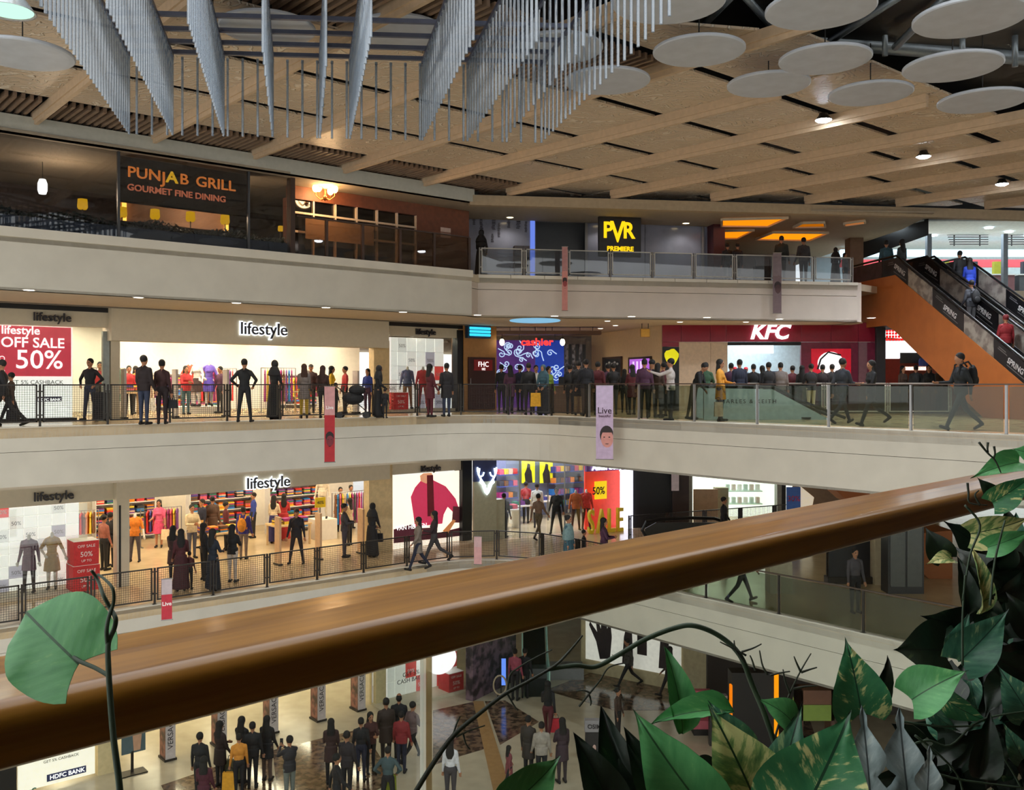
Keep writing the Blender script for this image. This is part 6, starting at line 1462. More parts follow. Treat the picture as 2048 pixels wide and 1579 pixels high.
banner(1546, 33.2, 505, 626, 0.30, 'narrow dim grey banner at the right of the upper gallery', (120, 106, 112), (110, 92, 96), None, (.55, .4, (70, 40, 44)))
banner(323, 20.5, 1158, 1240, 0.22, 'short red and grey banner on the lower left mesh railing', (190, 176, 180), (190, 50, 66), [('Live', .12, .35, (250, 236, 236))], rzv=25)
banner(948, 29.0, 1072, 1128, 0.24, 'small pale pink banner on the first gallery railing', (206, 170, 172), (210, 160, 160), None, rzv=-10)
# ================================================================== PEOPLE
CRM = (206, 186, 150); ORG = (214, 140, 50); RED = (170, 40, 44); TEA = (52, 84, 96); PNK = (214, 90, 130); YEL = (220, 176, 40); PUR = (70, 36, 60); GRN = (60, 90, 66); BLU = (40, 60, 140); STN = (120, 110, 100)
def pz(px, yfeet, z, *a, **k): return person(px, feet_d(yfeet, z), z, *a, **k)
def bag(name, at_, sz, c, label, handle=True, cat='bag'):
    t = empty(name, label, cat, (at_.x, at_.y, at_.z - sz[2] - 0.10))
    w, d, h = sz
    MB().add([(-w/2, -d/2, 0), (w/2, -d/2, 0), (w/2, d/2, 0), (-w/2, d/2, 0), (-w/2*.92, -d/2*.7, h), (w/2*.92, -d/2*.7, h), (w/2*.92, d/2*.7, h), (-w/2*.92, d/2*.7, h)], [(0,3,2,1),(4,5,6,7),(0,1,5,4),(1,2,6,5),(2,3,7,6),(3,0,4,7)]).build('body', cm(c), t)
    if handle: MB().tube([(-w*.28, 0, h), (-w*.22, 0, h + .10), (0, 0, h + .13), (w*.22, 0, h + .10), (w*.28, 0, h)], .01, 6).build('handle', cm(BLK), t)
    return t
def backpack(px, d, z, face, c, label, sc=1.0):
    x = (px - 1024) / FPX * d
    t = empty('backpack', label, 'backpack', (x, d, z)); t.rotation_euler.z = R_(face); t.scale = (sc, sc, sc)
    mb = MB(); mb.ell((0, 0.235, 1.17), (0.15, 0.085, 0.235), 12, 9); mb.build('body', cm(c), t, smooth=True)
    MB().ell((0, 0.31, 1.07), (0.11, 0.035, 0.11), 10, 7).build('pocket', cm(tuple(int(v * .85) for v in c)), t, smooth=True)
    for s in (1, -1): MB().tube([(s*.09, .17, 1.36), (s*.10, .08, 1.47), (s*.10, -.10, 1.40), (s*.11, -.13, 1.2), (s*.13, .12, 1.02)], .02, 6).build('strap', cm(c), t)
    return t
# --- middle gallery, left
pz(6, 853, Z2, 'walk_j', -75, BLK, BLK, 'person in black at the left picture edge walking out of frame')
_, h = pz(22, 851, Z2, 'walk', -80, BRN, BLK, 'person in dark brown stooping with a bag at the left edge', scale=.8); bag('shoulder_bag', h[0] + Vector((0, 0, -.05)), (.3, .14, .26), BLK, 'black shoulder bag at the left picture edge')
pz(180, 841, Z2, 'akimbo', -10, (30, 30, 34), DNM, 'man in black polo and jeans standing with hands on hips', scale=1.02)
person(200, 29.5, Z2, 'stand', 20, RED, BLK, 'shopper in red behind the man with hands on hips')
t = empty('suitcase', 'tall black suitcase beside the man with hands on hips', 'suitcase', (cx(203, 26.4), 26.4, Z2)); MB().box((-.2, -.14, .06), (.2, .14, .82)).build('shell', cm(BLK), t); MB().box((-.1, -.02, .82), (-.08, .02, 1.05)).box((.08, -.02, .82), (.1, .02, 1.05)).box((-.1, -.02, 1.03), (.1, .02, 1.06)).build('handle', M_STEELD, t)
for xx in (-.15, .15): MB().cyl((xx, -.03, .04), (xx, .03, .04), .04, n=8).build('wheel', M_BLACK, t)
pz(288, 849, Z2, 'jacket', 165, (36, 24, 26), DNM, 'man in dark hooded jacket and jeans leaning at the railing', scale=1.03)
_, h = pz(324, 848, Z2, 'stand_bun', 190, (56, 30, 30), (34, 20, 24), 'woman with a bun in brown top holding a handbag', scale=.97); bag('handbag', h[1], (.30, .13, .22), BLK, 'black handbag held by the woman with a bun')
pz(489, 844, Z2, 'akimbo', 180, (18, 18, 20), (20, 20, 24), 'man in black with hands on hips facing the shop', scale=1.0)
pz(548, 839, Z2, 'hood', 150, BLK, BLK, 'person in long black cloak and hood at the railing', acc=BLK, scale=1.0)
pz(608, 836, Z2, 'coat_f', 200, (120, 112, 110), (190, 160, 40), 'woman in striped grey top and yellow leggings', hair=(60, 34, 24), scale=.95)
person(646, 28.6, Z2, 'stand_f', 170, (60, 36, 30), BLK, 'woman in brown half hidden by the red banner', scale=.92, hair=(50, 24, 16))
pz(672, 834, Z2, 'stand', 120, BLK, BLK, 'child in black beside the black stroller', scale=.62)
t = empty('stroller', 'black folding baby stroller by the middle gallery railing', 'stroller', (cx(706, 28.4), 28.4, Z2))
MB().ell((0, 0, .62), (.34, .25, .2), 12, 8).build('seat', cm(BLK), t); MB().ell((.12, 0, .86), (.26, .24, .16), 12, 8).build('hood', cm(BLK), t)
MB().tube([(-.55, 0, 1.0), (-.4, 0, .9), (.3, .1, .3), (.45, .15, .12)], .016, 6).tube([(-.4, 0, .9), (-.1, 0, .5), (-.38, .1, .1)], .016, 6).tube([(-.38, -.2, .12), (.42, -.2, .12)], .014, 6).build('frame', M_STEELD, t)
for xx, yy in ((-.38, .18), (-.38, -.18), (.42, .18), (.42, -.18)): MB().cyl((xx, yy - .02, .11), (xx, yy + .02, .11), .1, n=12).build('wheel', M_BLACK, t)
pz(756, 835, Z2, 'hood', 100, BLK, BLK, 'woman in black head cover beside the stroller', scale=.93)
pz(770, 836, Z2, 'stand', 170, BLK, BLK, 'small child in black before the tiled window', scale=.52)
pz(860, 834, Z2, 'coat_f', 130, MRN, MRN, 'woman in maroon coat at the tiled window', scale=.96)
pz(893, 833, Z2, 'coat', 205, (40, 38, 42), DNM, 'bearded man in dark coat facing the woman in maroon', scale=.98)
for i, (px, d, po, f, tp, bt, lb, sc) in enumerate([(258, 31.5, 'stand', 30, RED, BLK, 'shopper in red browsing the far left racks', .95), (272, 32.5, 'stand_f', 60, ORG, BLK, 'shopper in orange behind the hooded jacket man', .95), (372, 31.8, 'fold_f', 40, RED, TEA, 'shopper in red and teal beside the dress mannequins', .95), (440, 33.0, 'stand', -30, PUR, BLK, 'shopper in plum near the hanging dresses', .95),
    (622, 33.0, 'cap', 10, (60, 40, 44), BLK, 'shop worker with a peaked cap behind the striped woman', 1.0), (664, 32.2, 'stand_f', 90, YEL, BLK, 'shopper in yellow at the right racks', .95), (690, 32.8, 'stand', -60, RED, BLK, 'shopper in red near the right shelves', .95), (735, 32.4, 'stand_f', -20, BLU, PUR, 'shopper in blue beside the warm cream pier', .9)]):
    person(px, d, Z2, po, f, tp, bt, lb, scale=sc)
# --- crowd before the cashier hall and chicken shop
crowd = [(1003, 34.0, 'stand', 170, BLK, BLK, 1.0, 'man in black at the far left of the cashier queue'), (1020, 32.8, 'coat_f', 200, PUR, BLK, .97, 'woman in plum coat second in the cashier queue'), (1040, 34.8, 'stand', 150, NVY, BLK, 1.0, 'man in navy in the cashier queue'), (1057, 31.2, 'jacket', 185, BLK, (40, 36, 34), 1.0, 'man in black jacket facing the scroll partition'),
 (1072, 33.5, 'stand', 10, WHT, BLK, .98, 'person with a pale collar in the cashier queue'), (1087, 30.8, 'hood', -20, TEA, BLK, .96, 'woman in teal head scarf holding a yellow bag'), (1098, 33.0, 'stand_f', 40, (110, 140, 50), BLK, .95, 'woman in lime green behind the teal head scarf'), (1140, 32.2, 'stand', 160, BLK, BLK, .98, 'man in black left of the till desk'), (1157, 31.0, 'coat', 175, BLK, KHA, 1.04, 'tall man in black coat and khaki trousers'),
 (1172, 30.4, 'jacket', 190, (26, 26, 32), (70, 58, 50), 1.06, 'tall man in black jacket with a pale collar'), (1196, 31.2, 'jacket', 150, MRN, BLK, 1.02, 'man in maroon jacket before the dark poster'), (1216, 33.0, 'stand', -160, PUR, BLK, 1.0, 'man in plum before the dark poster'), (1227, 31.8, 'fold', 185, BLK, GRY, 1.0, 'man with folded arms in a black jumper'), (1249, 33.8, 'stand_f', 170, BLK, BLK, .9, 'short woman in black between the wall posters'),
 (1264, 31.5, 'coat_f', 200, MRN, BLK, .97, 'woman in maroon coat before the purple poster'), (1289, 28.6, 'jacket', 170, PUR, BLK, 1.04, 'tall man in plum jacket before the purple poster'), (1304, 29.4, 'turban', 160, BLK, BLK, 1.02, 'man with dark turban near the purple poster'), (1316, 29.0, 'coat_f', 140, BRN, BLK, .97, 'woman in brown turning toward the man in pale shirt'), (1327, 30.2, 'stand', -150, MRN, BLK, 1.0, 'man in maroon behind the man in pale shirt'),
 (1341, 26.6, 'point', -110, (176, 166, 160), NVY, 1.02, 'man in pale grey shirt reaching to the left'), (1388, 27.6, 'lean', 60, BLK, (70, 60, 50), 1.0, 'man in black leaning on the railing'), (1412, 29.6, 'fold', 150, GRN, BLK, .99, 'man in dark green with folded arms'), (1441, 26.3, 'coat_f', 60, (206, 140, 40), (60, 70, 90), 1.0, 'woman in mustard top facing right'), (1462, 30.6, 'stand', 180, PUR, BLK, .99, 'man in plum before the chicken counter'),
 (1479, 30.0, 'coat', 185, NVY, BLK, 1.05, 'tall man in navy coat before the chicken counter'), (1507, 31.5, 'stand', 170, BLK, BLK, .98, 'man in black under the menu screens'), (1524, 32.4, 'stand_f', 200, NVY, BLK, .96, 'woman in navy under the menu screens'), (1537, 30.2, 'jacket', 190, BLK, BLK, 1.0, 'man in black jacket right of the menu screens'), (1561, 30.6, 'jacket', 175, (110, 100, 96), BLK, 1.0, 'man in striped pale jumper before the counter'), (1585, 32.4, 'stand', 185, MRN, BLK, .96, 'man in maroon at the right end of the counter'),
 (1604, 32.0, 'stand_f', 160, BLK, GRY, .96, 'woman in black at the right end of the counter'), (1622, 30.8, 'fold', 190, BLK, (196, 180, 140), .98, 'man with a pale bag before the emblem panel'), (1645, 31.4, 'stand', 175, (40, 30, 34), BLK, .97, 'man left of the emblem disc'), (1664, 32.6, 'stand', 180, BLK, BLK, .99, 'man right of the emblem disc'), (1806, 34.0, 'stand_f', 20, BRN, BLK, .97, 'person in brown before the bead lit stall'), (1832, 33.4, 'jacket', 150, BLK, BLK, .98, 'man in black before the bead lit stall'), (1858, 33.0, 'stand_f', -30, BLK, MRN, .98, 'woman in black at the foot of the orange cladding'), (1878, 33.6, 'stand', 100, BRN, BLK, .99, 'man in brown at the foot of the orange cladding')]
for px, d, po, f, tp, bt, sc, lb in crowd:
    _, h = person(px, d, Z2, po, f, tp, bt, lb, scale=sc, acc=tp)
    if px == 1087: bag('shopping_bag', h[1] + Vector((-.1, -.1, -.02)), (.34, .14, .44), (206, 150, 30), 'yellow shopping bag below the teal head scarf')
    if px == 1622: bag('shopping_bag', h[0] + Vector((.1, 0, -.1)), (.40, .16, .42), (196, 186, 140), 'pale shopping bag before the emblem panel')
x_, y_, z_ = dp(1437, 800, 25.9); bag('shopping_bag', Vector((x_, y_, z_ + .05)), (.24, .12, .40), (214, 190, 170), 'pale paper bag behind the glass beside the mustard top')
for px, d, lb in ((1470, 38.6, 'left'), (1492, 38.8, 'right')): person(px, d, Z2, 'cap', 0, (206, 30, 44), BLK, 'kitchen worker in red cap and shirt, %s one' % lb, acc=(206, 30, 44))
pz(1684, 847, Z2, 'walk_j', 120, (40, 44, 52), NVY, 'tall man in dark jacket walking before the plum panels', scale=1.05)
pz(1742, 852, Z2, 'walk_f', -80, BLK, (26, 30, 40), 'young woman in black striding left on the bridge', scale=.98)
pz(1922, 860, Z2, 'walk_j', -85, (30, 34, 38), (44, 50, 60), 'tall man with a backpack striding left at far right', scale=1.07); backpack(1924, feet_d(860, Z2), Z2, -85, BLK, 'black backpack worn by the striding man at far right', 1.07)
# --- upper gallery
def Kp(px, y): r = (px - 1024) / FPX; x, z = kx(px, y); p = FK @ Vector((x, y, 0)); return p.y
person(962, Kp(962, 1.0), Z3, 'hood', 160, BLK, BLK, 'hooded figure in black alone on the upper gallery', scale=.98)
person(1455, Kp(1455, 1.5), Z3, 'stand', 170, BLK, BLK, 'person in black beside the dark red column', scale=.9); person(1475, Kp(1475, 1.2), Z3, 'coat', 190, (22, 22, 30), BLK, 'person with a blue badge on the upper gallery', scale=.88, acc=BLU)
person(1563, Kp(1563, .8), Z3, 'jacket', 165, (34, 38, 34), (66, 64, 70), 'man in dark jacket right of the dim banner', scale=1.02); person(1607, Kp(1607, 1.0), Z3, 'jacket', 185, (58, 56, 58), BLK, 'man in striped dark jumper on the upper gallery', scale=1.02)
person(1671, Kp(1671, .9), Z3, 'hood', 150, BLK, BLK, 'dark figure at the right end of the upper railing', scale=.82); person(1690, Kp(1690, 1.4), Z3, 'stand_f', 30, GRY, BLK, 'stooped person beyond the right end of the upper railing', scale=.75)
t = empty('supply_cart', 'dark trolley with tools on the upper gallery', 'trolley', (cx(1527, 35.6), 35.6, Z3)); MB().box((-.35, -.2, .3), (.35, .2, .8)).build('tray', cm(BLK), t); MB().box((-.3, -.18, .05), (.3, .18, .12)).build('shelf', cm(GRY), t)
for xx in (-.28, .28): MB().cyl((xx, -.03, .05), (xx, .03, .05), .05, n=10).build('wheel', M_BLACK, t); MB().cyl((xx, .1, .05), (xx, .1, 1.1), .015, n=6).build('post', M_STEELD, t)
# --- on the escalators
def on_esc(x, y, pose, face, tp, bt, lb, sc=1.0, **k):
    p = FE @ Vector((x, y, 0)); zz = curb(x + .2) - .42 if x > 0 else Z3
    return figure('person', 'person', pose, (p.x, p.y, zz), face, tp, bt, lb, scale=sc, **k)
on_esc(-1.2, .35, 'jacket', 160, TEA, BLK, 'rider in teal jacket at the escalator head'); on_esc(-.9, .8, 'stand_f', 200, (60, 66, 70), BLK, 'rider in grey behind the teal jacket')
on_esc(1.24, 2.1, 'coat_f', 170, (30, 60, 170), NVY, 'woman in bright blue coat with a long braid on the escalator'); on_esc(.67, 2.1, 'stand', 180, BLK, BLK, 'man in black before the blue coat')
on_esc(2.95, 1.0, 'jacket', 190, (60, 62, 70), GRY, 'man in grey with a black backpack on the escalator'); p = FE @ Vector((2.95, 1.0, 0)); backpack(1024 + p.x / p.y * FPX, p.y, curb(3.15) - .42, 190, BLK, 'round black backpack on the escalator rider')
on_esc(5.23, .6, 'jacket', 175, (140, 28, 36), BLK, 'rider in red hooded jacket near the right edge', hair=(110, 24, 30)); on_esc(6.37, .75, 'stand_f', 170, (150, 150, 156), DNM, 'rider in pale grey at the right edge'); on_esc(5.8, 2.1, 'stand', 180, BLU, BLK, 'rider in blue on the farther escalator')
# --- first gallery
G1 = [(208, 1140, 'stand', 150, (150, 90, 76), BLK, 1.0, 'man in plaid shirt waiting by the red cubes'), (221, 1133, 'stand', 170, BLK, BLK, 1.0, 'man in black beside the plaid shirt'), (318, 1094, 'dress', 10, PNK, (206, 70, 110), .97, 'woman in bright pink dress facing the gallery'),
 (347, 1168, 'coat_f', 170, (60, 40, 40), BLK, .98, 'woman in dark brown behind the maroon gown'), (362, 1181, 'gown', 200, (74, 30, 36), (66, 26, 32), 1.0, 'woman in long maroon gown near the banner'), (379, 1178, 'stand', 180, (70, 26, 32), BLK, .62, 'child in dark red before the maroon gown'), (384, 1116, 'fold', 40, CRM, (74, 78, 96), 1.03, 'man in beige jacket and grey trousers'),
 (426, 1180, 'gown', 150, (26, 32, 44), (24, 32, 46), 1.0, 'woman in long navy gown with black hair'), (408, 1160, 'stand_f', 130, BLK, BLK, .98, 'woman in black left of the navy gown'), (425, 1093, 'coat', 185, (84, 62, 50), (90, 70, 56), 1.04, 'man in brown suit seen from behind'), (404, 1096, 'stand', -40, NVY, (196, 150, 80), 1.0, 'man in navy behind the beige jacket'),
 (465, 1164, 'fold_f', 170, BLK, (196, 186, 176), .98, 'woman in black top and white trousers at the railing'), (487, 1118, 'jacket', 182, (44, 40, 120), (110, 96, 90), 1.0, 'shopper in blue jacket wearing an orange backpack'), (452, 1100, 'stand', 120, MRN, BLK, .98, 'man in maroon left of the orange backpack'), (548, 1085, 'gown', 175, (226, 206, 170), (40, 36, 90), 1.0, 'woman in cream shawl and dark trousers'),
 (568, 1080, 'gown', 190, RED, RED, 1.0, 'woman in long red dress and dark scarf'), (507, 1075, 'stand', -60, BLU, BLK, .98, 'man in blue shirt at the folded goods'), (593, 1127, 'guard_cap', 0, (28, 24, 30), (40, 32, 38), 1.03, 'security guard in dark uniform and cap facing out'), (689, 1114, 'fold', 90, (60, 56, 60), (64, 60, 70), 1.04, 'man in grey standing side on with folded arms'),
 (699, 1090, 'fold_f', -110, CRM, BLK, .98, 'woman in beige talking to the side on man'), (681, 1062, 'stand', 20, (60, 50, 56), BLK, 1.0, 'man in dark shirt inside the first gallery shop'), (702, 1056, 'stand', 30, WHT, BLK, 1.0, 'man in white shirt inside the first gallery shop'), (744, 1113, 'hood', 150, BLK, BLK, 1.04, 'person in long black hooded cloak with a bag'),
 (836, 1140, 'walk_f2', -70, STN, NVY, .98, 'woman in grey cardigan and jeans strolling left'), (868, 1127, 'walk_f', -85, (50, 36, 40), (60, 58, 60), 1.02, 'woman in dark top striding with her phone'), (1077, 1078, 'walk', 150, (120, 96, 78), (96, 84, 62), 1.02, 'man in khaki walking into the antler shop'), (1074, 1055, 'coat', 175, WHT, NVY, 1.04, 'man in white and black jumper inside the antler shop'),
 (1113, 1067, 'guard', -10, BLK, BLK, 1.03, 'doorman in black suit before the antler shop'), (1137, 1142, 'shawl', 60, TEA, TEA, 1.0, 'woman wrapped in a pale teal shawl'), (1168, 1136, 'stand', 90, BLK, BLK, .70, 'child in black beside the teal shawl'), (1208, 1146, 'fold_f', 80, PUR, BLK, .98, 'woman in plum with folded arms by the railing'), (1008, 1075, 'stand', 160, NVY, BLK, .97, 'man in navy behind the antler pillar'),
 (1052, 1046, 'stand', 170, RED, BLK, 1.0, 'shopper in red at the back of the antler shop'), (1448, 1090, 'jacket', 70, BLK, BLK, 1.0, 'man in black behind the stair opening railing'), (1484, 1203, 'walk', 100, GRY, DNM, 1.0, 'walker whose legs show below the wooden rail'), (1710, 1225, 'stand', 10, (70, 66, 70), BLK, .95, 'person in grey at the dark counter behind the lower glass')]
for px, yf, po, f, tp, bt, sc, lb in G1:
    kw = {}
    if 'guard in dark' in lb: kw = dict(acc=BLK)
    if po == 'hood': kw = dict(acc=BLK)
    if po == 'shawl': kw = dict(acc=(110, 136, 136))
    _, h = pz(px, yf, Z1, po, f, tp, bt, lb, scale=sc, **kw)
    if px == 487: backpack(px, feet_d(yf, Z1), Z1, f, (222, 140, 30), 'bright orange backpack on the blue jacket')
    if px == 744: bag('handbag', h[1] + Vector((-.1, 0, -.1)), (.40, .16, .28), BLK, 'black bag held by the hooded cloak')
    if px == 318: bag('shopping_bag', h[0], (.26, .12, .36), (240, 210, 170), 'pale shopping bag beside the pink dress')
    if px == 426: bag('shopping_bag', h[0], (.30, .14, .42), (176, 166, 160), 'grey shopping bag beside the navy gown')
# --- ground level
G0 = [(400, 1600, 'stand', 175, BLK, BLK, 1.0, 'man in black with a striped scarf near the lower left'), (408, 1650, 'coat_f', 185, (74, 24, 40), BLK, .96, 'woman in maroon before the striped scarf man'), (440, 1573, 'coat_f', 150, (44, 30, 28), BLK, 1.0, 'woman in dark brown with an olive bag'), (484, 1565, 'coat_f', 160, BLK, BLK, 1.02, 'tall woman in black with long hair'), (478, 1590, 'stand', 200, ORG, BLK, .92, 'person with mustard sleeve in the left group'),
 (505, 1575, 'jacket', 190, BLK, BLK, 1.0, 'man in black in the middle of the left group'), (534, 1560, 'coat_f', 170, BLK, (90, 70, 62), 1.0, 'woman in black jacket and brown trousers at the right of the left group'), (579, 1608, 'phone', -140, (40, 38, 42), (110, 116, 110), 1.0, 'man raising his phone to take a picture'), (662, 1567, 'coat_f', 190, (60, 40, 38), BLK, 1.0, 'woman with long brown hair in a dark coat'),
 (694, 1600, 'jacket', 160, (36, 30, 34), BLK, 1.02, 'man in patterned dark jacket at the centre of the court'), (674, 1645, 'walk', 110, BLK, BLK, 1.0, 'man in black bending into the centre group'), (722, 1560, 'stand', 185, BLK, NVY, .97, 'man in black left of the long coat man'), (741, 1545, 'fold_f', 30, (70, 36, 34), BLK, .95, 'woman in dark red facing the long coat man'), (772, 1530, 'coat', 200, (56, 42, 36), (40, 34, 32), 1.08, 'tall man in long brown coat'),
 (798, 1515, 'bald', 180, BLK, BLK, 1.05, 'tall dark man near the lit ground window'), (803, 1545, 'jacket', 175, (130, 36, 40), NVY, .97, 'person in red jacket and jeans before the glass joint'), (824, 1520, 'walk_j', 140, (110, 90, 90), BLK, 1.0, 'man in grey stepping past the glass joint'), (776, 1625, 'akimbo', 180, (60, 78, 82), BLK, .95, 'child in blue-grey with spread arms'), (901, 1610, 'stand_f', 170, (206, 206, 212), (60, 56, 60), .98, 'person in pale hooded top and dark skirt'),
 (1018, 1575, 'walk_f2', 120, (120, 60, 66), BLK, .66, 'small child in pink coat walking on the cream slab'), (1057, 1560, 'coat', 150, (50, 44, 40), BLK, 1.0, 'man in dark patterned coat in the right group'), (1083, 1570, 'jacket', 185, (150, 142, 132), BLK, .97, 'man in pale grey jacket seen from behind'), (1124, 1565, 'coat_f', 200, (56, 40, 48), (50, 40, 44), 1.0, 'woman in dark plum at the right of the right group'), (1096, 1475, 'walk_f', 170, BLK, MRN, 1.02, 'woman with a red bag walking toward the escalator'),
 (1030, 1400, 'stand', 160, (150, 66, 84), BLK, 1.0, 'person in pink jacket stepping on the green escalator'), (1050, 1395, 'stand', 170, BLK, BLK, .97, 'person in black beside the pink jacket'), (1256, 1372, 'walk_j', -80, (66, 62, 58), BLK, 1.02, 'man in grey striding before the hand poster'), (1338, 1392, 'walk_f2', -100, (54, 36, 30), BLK, 1.0, 'woman with long brown hair before the hand poster'), (1236, 1480, 'stand', 60, BRN, BLK, .9, 'dim figure behind the tall dark stand')]
for px, yf, po, f, tp, bt, sc, lb in G0:
    _, h = pz(px, yf, Z0, po, f, tp, bt, lb, scale=sc)
    if px == 440: bag('shopping_bag', h[1], (.42, .16, .5), (90, 90, 60), 'large olive bag carried at the left group')
    if px == 478: bag('shopping_bag', h[0], (.36, .14, .46), (226, 160, 40), 'orange shopping bag in the left group')
    if px == 776: bag('shopping_bag', h[1] + Vector((-.15, 0, .1)), (.34, .14, .44), (140, 150, 40), 'lime green shopping bag beside the spread arms child')
    if px == 1096: bag('shopping_bag', h[1], (.30, .12, .40), (190, 40, 56), 'red bag of the woman near the escalator')
    if px == 579:
        m_ = (h[0] + h[1]) / 2; t = empty('mobile_phone', 'dark phone held up by the man taking a picture', 'phone', m_); MB().box((-.04, -.006, 0), (.04, .006, .15)).build('case', cm(BLK), t); MB().box((-.036, .006, .01), (.036, .0065, .14)).build('screen', glow((200, 220, 255), .6), t)
# ================================================================== CRYSTAL CHANDELIER
AC_ = glassmat((190, 202, 214), 0.15, 0.26, 'acrylic_rod', rough=0.12)
ch = empty('crystal_chandelier', 'huge chandelier of hanging acrylic rods on a steel frame', 'chandelier', (-3.2, 15.0, 7.0))
def cl_(p): return (p[0] + 3.2, p[1] - 15.0, p[2] - 7.0)
BA, BB = Vector((-6.92, 16.9)), Vector((0.57, 17.5)); BDIR = Vector((0.221, -0.975))
ZB, ZT = 7.0, 5.58
M_FR = mat((86, 92, 112), 0.4, metal=0.4)
def bpt(px):                                     # point on the back tube under a pixel column
    r = (px - 1024) / FPX; e = BB - BA; t = (r * BA.y - BA.x) / (e.x - r * e.y); return BA + e * t
rodm = MB(); rodm.cyl((0, 0, -1.42), (0, 0, -0.02), 0.022, n=8); rodm.cyl((0, 0, -0.05), (0, 0, 0.0), 0.026, n=8); ROD = rodm.mesh('rod', AC_)
rods2 = MB().cyl((0, 0, -0.85), (0, 0, -0.02), 0.022, n=8).cyl((0, 0, -0.05), (0, 0, 0), 0.026, n=8).mesh('rod', AC_)
nr = 0
rr = random.Random(2)
def addrod(p, z=ZB, short=False):
    global nr
    link('rod', rods2 if short else ROD, ch, loc=cl_((p.x, p.y, z))); nr += 1
for px, sp, ln in ((258, .21, 6.2), (345, .21, 6.0), (447, .21, 5.6), (545, .5, 5.0), (640, .5, 4.5), (700, .26, 5.2), (845, .26, 5.4), (935, .26, 5.4), (1005, .34, 5.6), (1083, .27, 6.4)):
    p0 = bpt(px); p1 = p0 + BDIR * ln
    MB().bar(cl_((p0.x, p0.y, ZB + .03)), cl_((p1.x, p1.y, ZB + .03)), 0.05, 0.07).build('bar', M_FR, ch)
    s = 0.0
    while s < ln and nr < 272:
        addrod(p0 + BDIR * s); s += sp
for i in range(28):
    p = BA + (BB - BA) * (i + .5) / 28
    if nr < 296: addrod(p, ZB, False)
for k in (0.0, 0.55, 1.15, 1.8):
    a = BA + BDIR * k - (BB - BA) * .0; b = BB + BDIR * k
    MB().bar(cl_((a.x, a.y, ZB + .09)), cl_((b.x, b.y, ZB + .09)), 0.07, 0.07).build('cross_tube', M_FR, ch)
for px, k in ((437, 1.15), (886, 0.55), (300, .55), (1000, 1.8)):
    p = bpt(px) + BDIR * k; MB().cyl(cl_((p.x, p.y, ZB + .1)), cl_((p.x, p.y, ZC)), 0.012, n=6).build('hanger', M_DARK, ch)
    MB().tube([cl_((p.x + .05 * math.cos(a), p.y, ZB + .2 + .05 * math.sin(a))) for a in [i * math.pi / 5 for i in range(11)]], .01, 5).build('eye_ring', M_DARK, ch)

# ================================================================== WOODEN RAIL IN FRONT
ra = R_(44.3); RE = Vector((math.cos(ra), math.sin(ra), 0)); RN = Vector((-math.sin(ra), math.cos(ra), 0))
R0 = Vector((-0.347, 0.634, 0)); FRM = Matrix.Translation(R0) @ Matrix.Rotation(ra, 4, 'Z')
RP = PF((R0.x, R0.y), (R0.x + RE.x, R0.y + RE.y))
def wood():
    m = bpy.data.materials.new('varnished_teak'); m.use_nodes = True; nt = m.node_tree; b = nt.nodes['Principled BSDF']
    b.inputs['Roughness'].default_value = 0.30; b.inputs['Coat Weight'].default_value = 0.4; b.inputs['Coat Roughness'].default_value = 0.13
    tc = nt.nodes.new('ShaderNodeTexCoord'); mp = nt.nodes.new('ShaderNodeMapping'); mp.inputs['Scale'].default_value = (1.2, 30, 30)
    n1 = nt.nodes.new('ShaderNodeTexNoise'); n1.inputs['Scale'].default_value = 2.0; n1.inputs['Detail'].default_value = 6; n1.inputs['Distortion'].default_value = 0.6
    nt.links.new(tc.outputs['Object'], mp.inputs['Vector']); nt.links.new(mp.outputs[0], n1.inputs['Vector'])
    rp = nt.nodes.new('ShaderNodeValToRGB'); rp.color_ramp.elements[0].color = rgb((136, 88, 28)); rp.color_ramp.elements[1].color = rgb((178, 124, 46)); rp.color_ramp.elements[0].position = .3; rp.color_ramp.elements[1].position = .68
    nt.links.new(n1.outputs['Fac'], rp.inputs['Fac']); nt.links.new(rp.outputs[0], b.inputs['Base Color'])
    bp = nt.nodes.new('ShaderNodeBump'); bp.inputs['Strength'].default_value = .06; bp.inputs['Distance'].default_value = .002
    n2 = nt.nodes.new('ShaderNodeTexNoise'); n2.inputs['Scale'].default_value = 45; nt.links.new(tc.outputs['Object'], n2.inputs['Vector'])
    nt.links.new(n2.outputs['Fac'], bp.inputs['Height']); nt.links.new(bp.outputs['Normal'], b.inputs['Normal']); nt.links.new(bp.outputs['Normal'], b.inputs['Coat Normal'])
    return m
hr_ = empty('wooden_railing', 'broad varnished wooden handrail on glass crossing the foreground', 'railing', R0)
hr_.rotation_euler.z = ra
prof = []
Wr, Tr, r1 = 0.142, 0.046, 0.016
def corner(cy_, cz_, r, a0, a1, n=6): return [(cy_ + r * math.cos(R_(a0 + (a1 - a0) * i / n)), cz_ + r * math.sin(R_(a0 + (a1 - a0) * i / n))) for i in range(n + 1)]
prof = corner(r1, -r1, r1, 180, 90) + [(Wr * .5, 0.002)] + corner(Wr - r1, -r1, r1, 90, 0) + corner(Wr - .008, -Tr + .008, .008, 0, -90, 3) + corner(.008, -Tr + .008, .008, -90, -180, 3)
mb = MB(); xs_ = [-1.6 + i * .1 for i in range(62)]; n = len(prof)
vs = [(x, p[0], EYE - .22 + p[1]) for x in xs_ for p in prof]
fs = [(i*n+k, (i+1)*n+k, (i+1)*n+(k+1)%n, i*n+(k+1)%n) for i in range(len(xs_)-1) for k in range(n)] + [tuple(range(n-1,-1,-1)), tuple(range((len(xs_)-1)*n, len(xs_)*n))]
ho = mb.add(vs, fs).build('handrail', wood(), hr_, smooth=True)
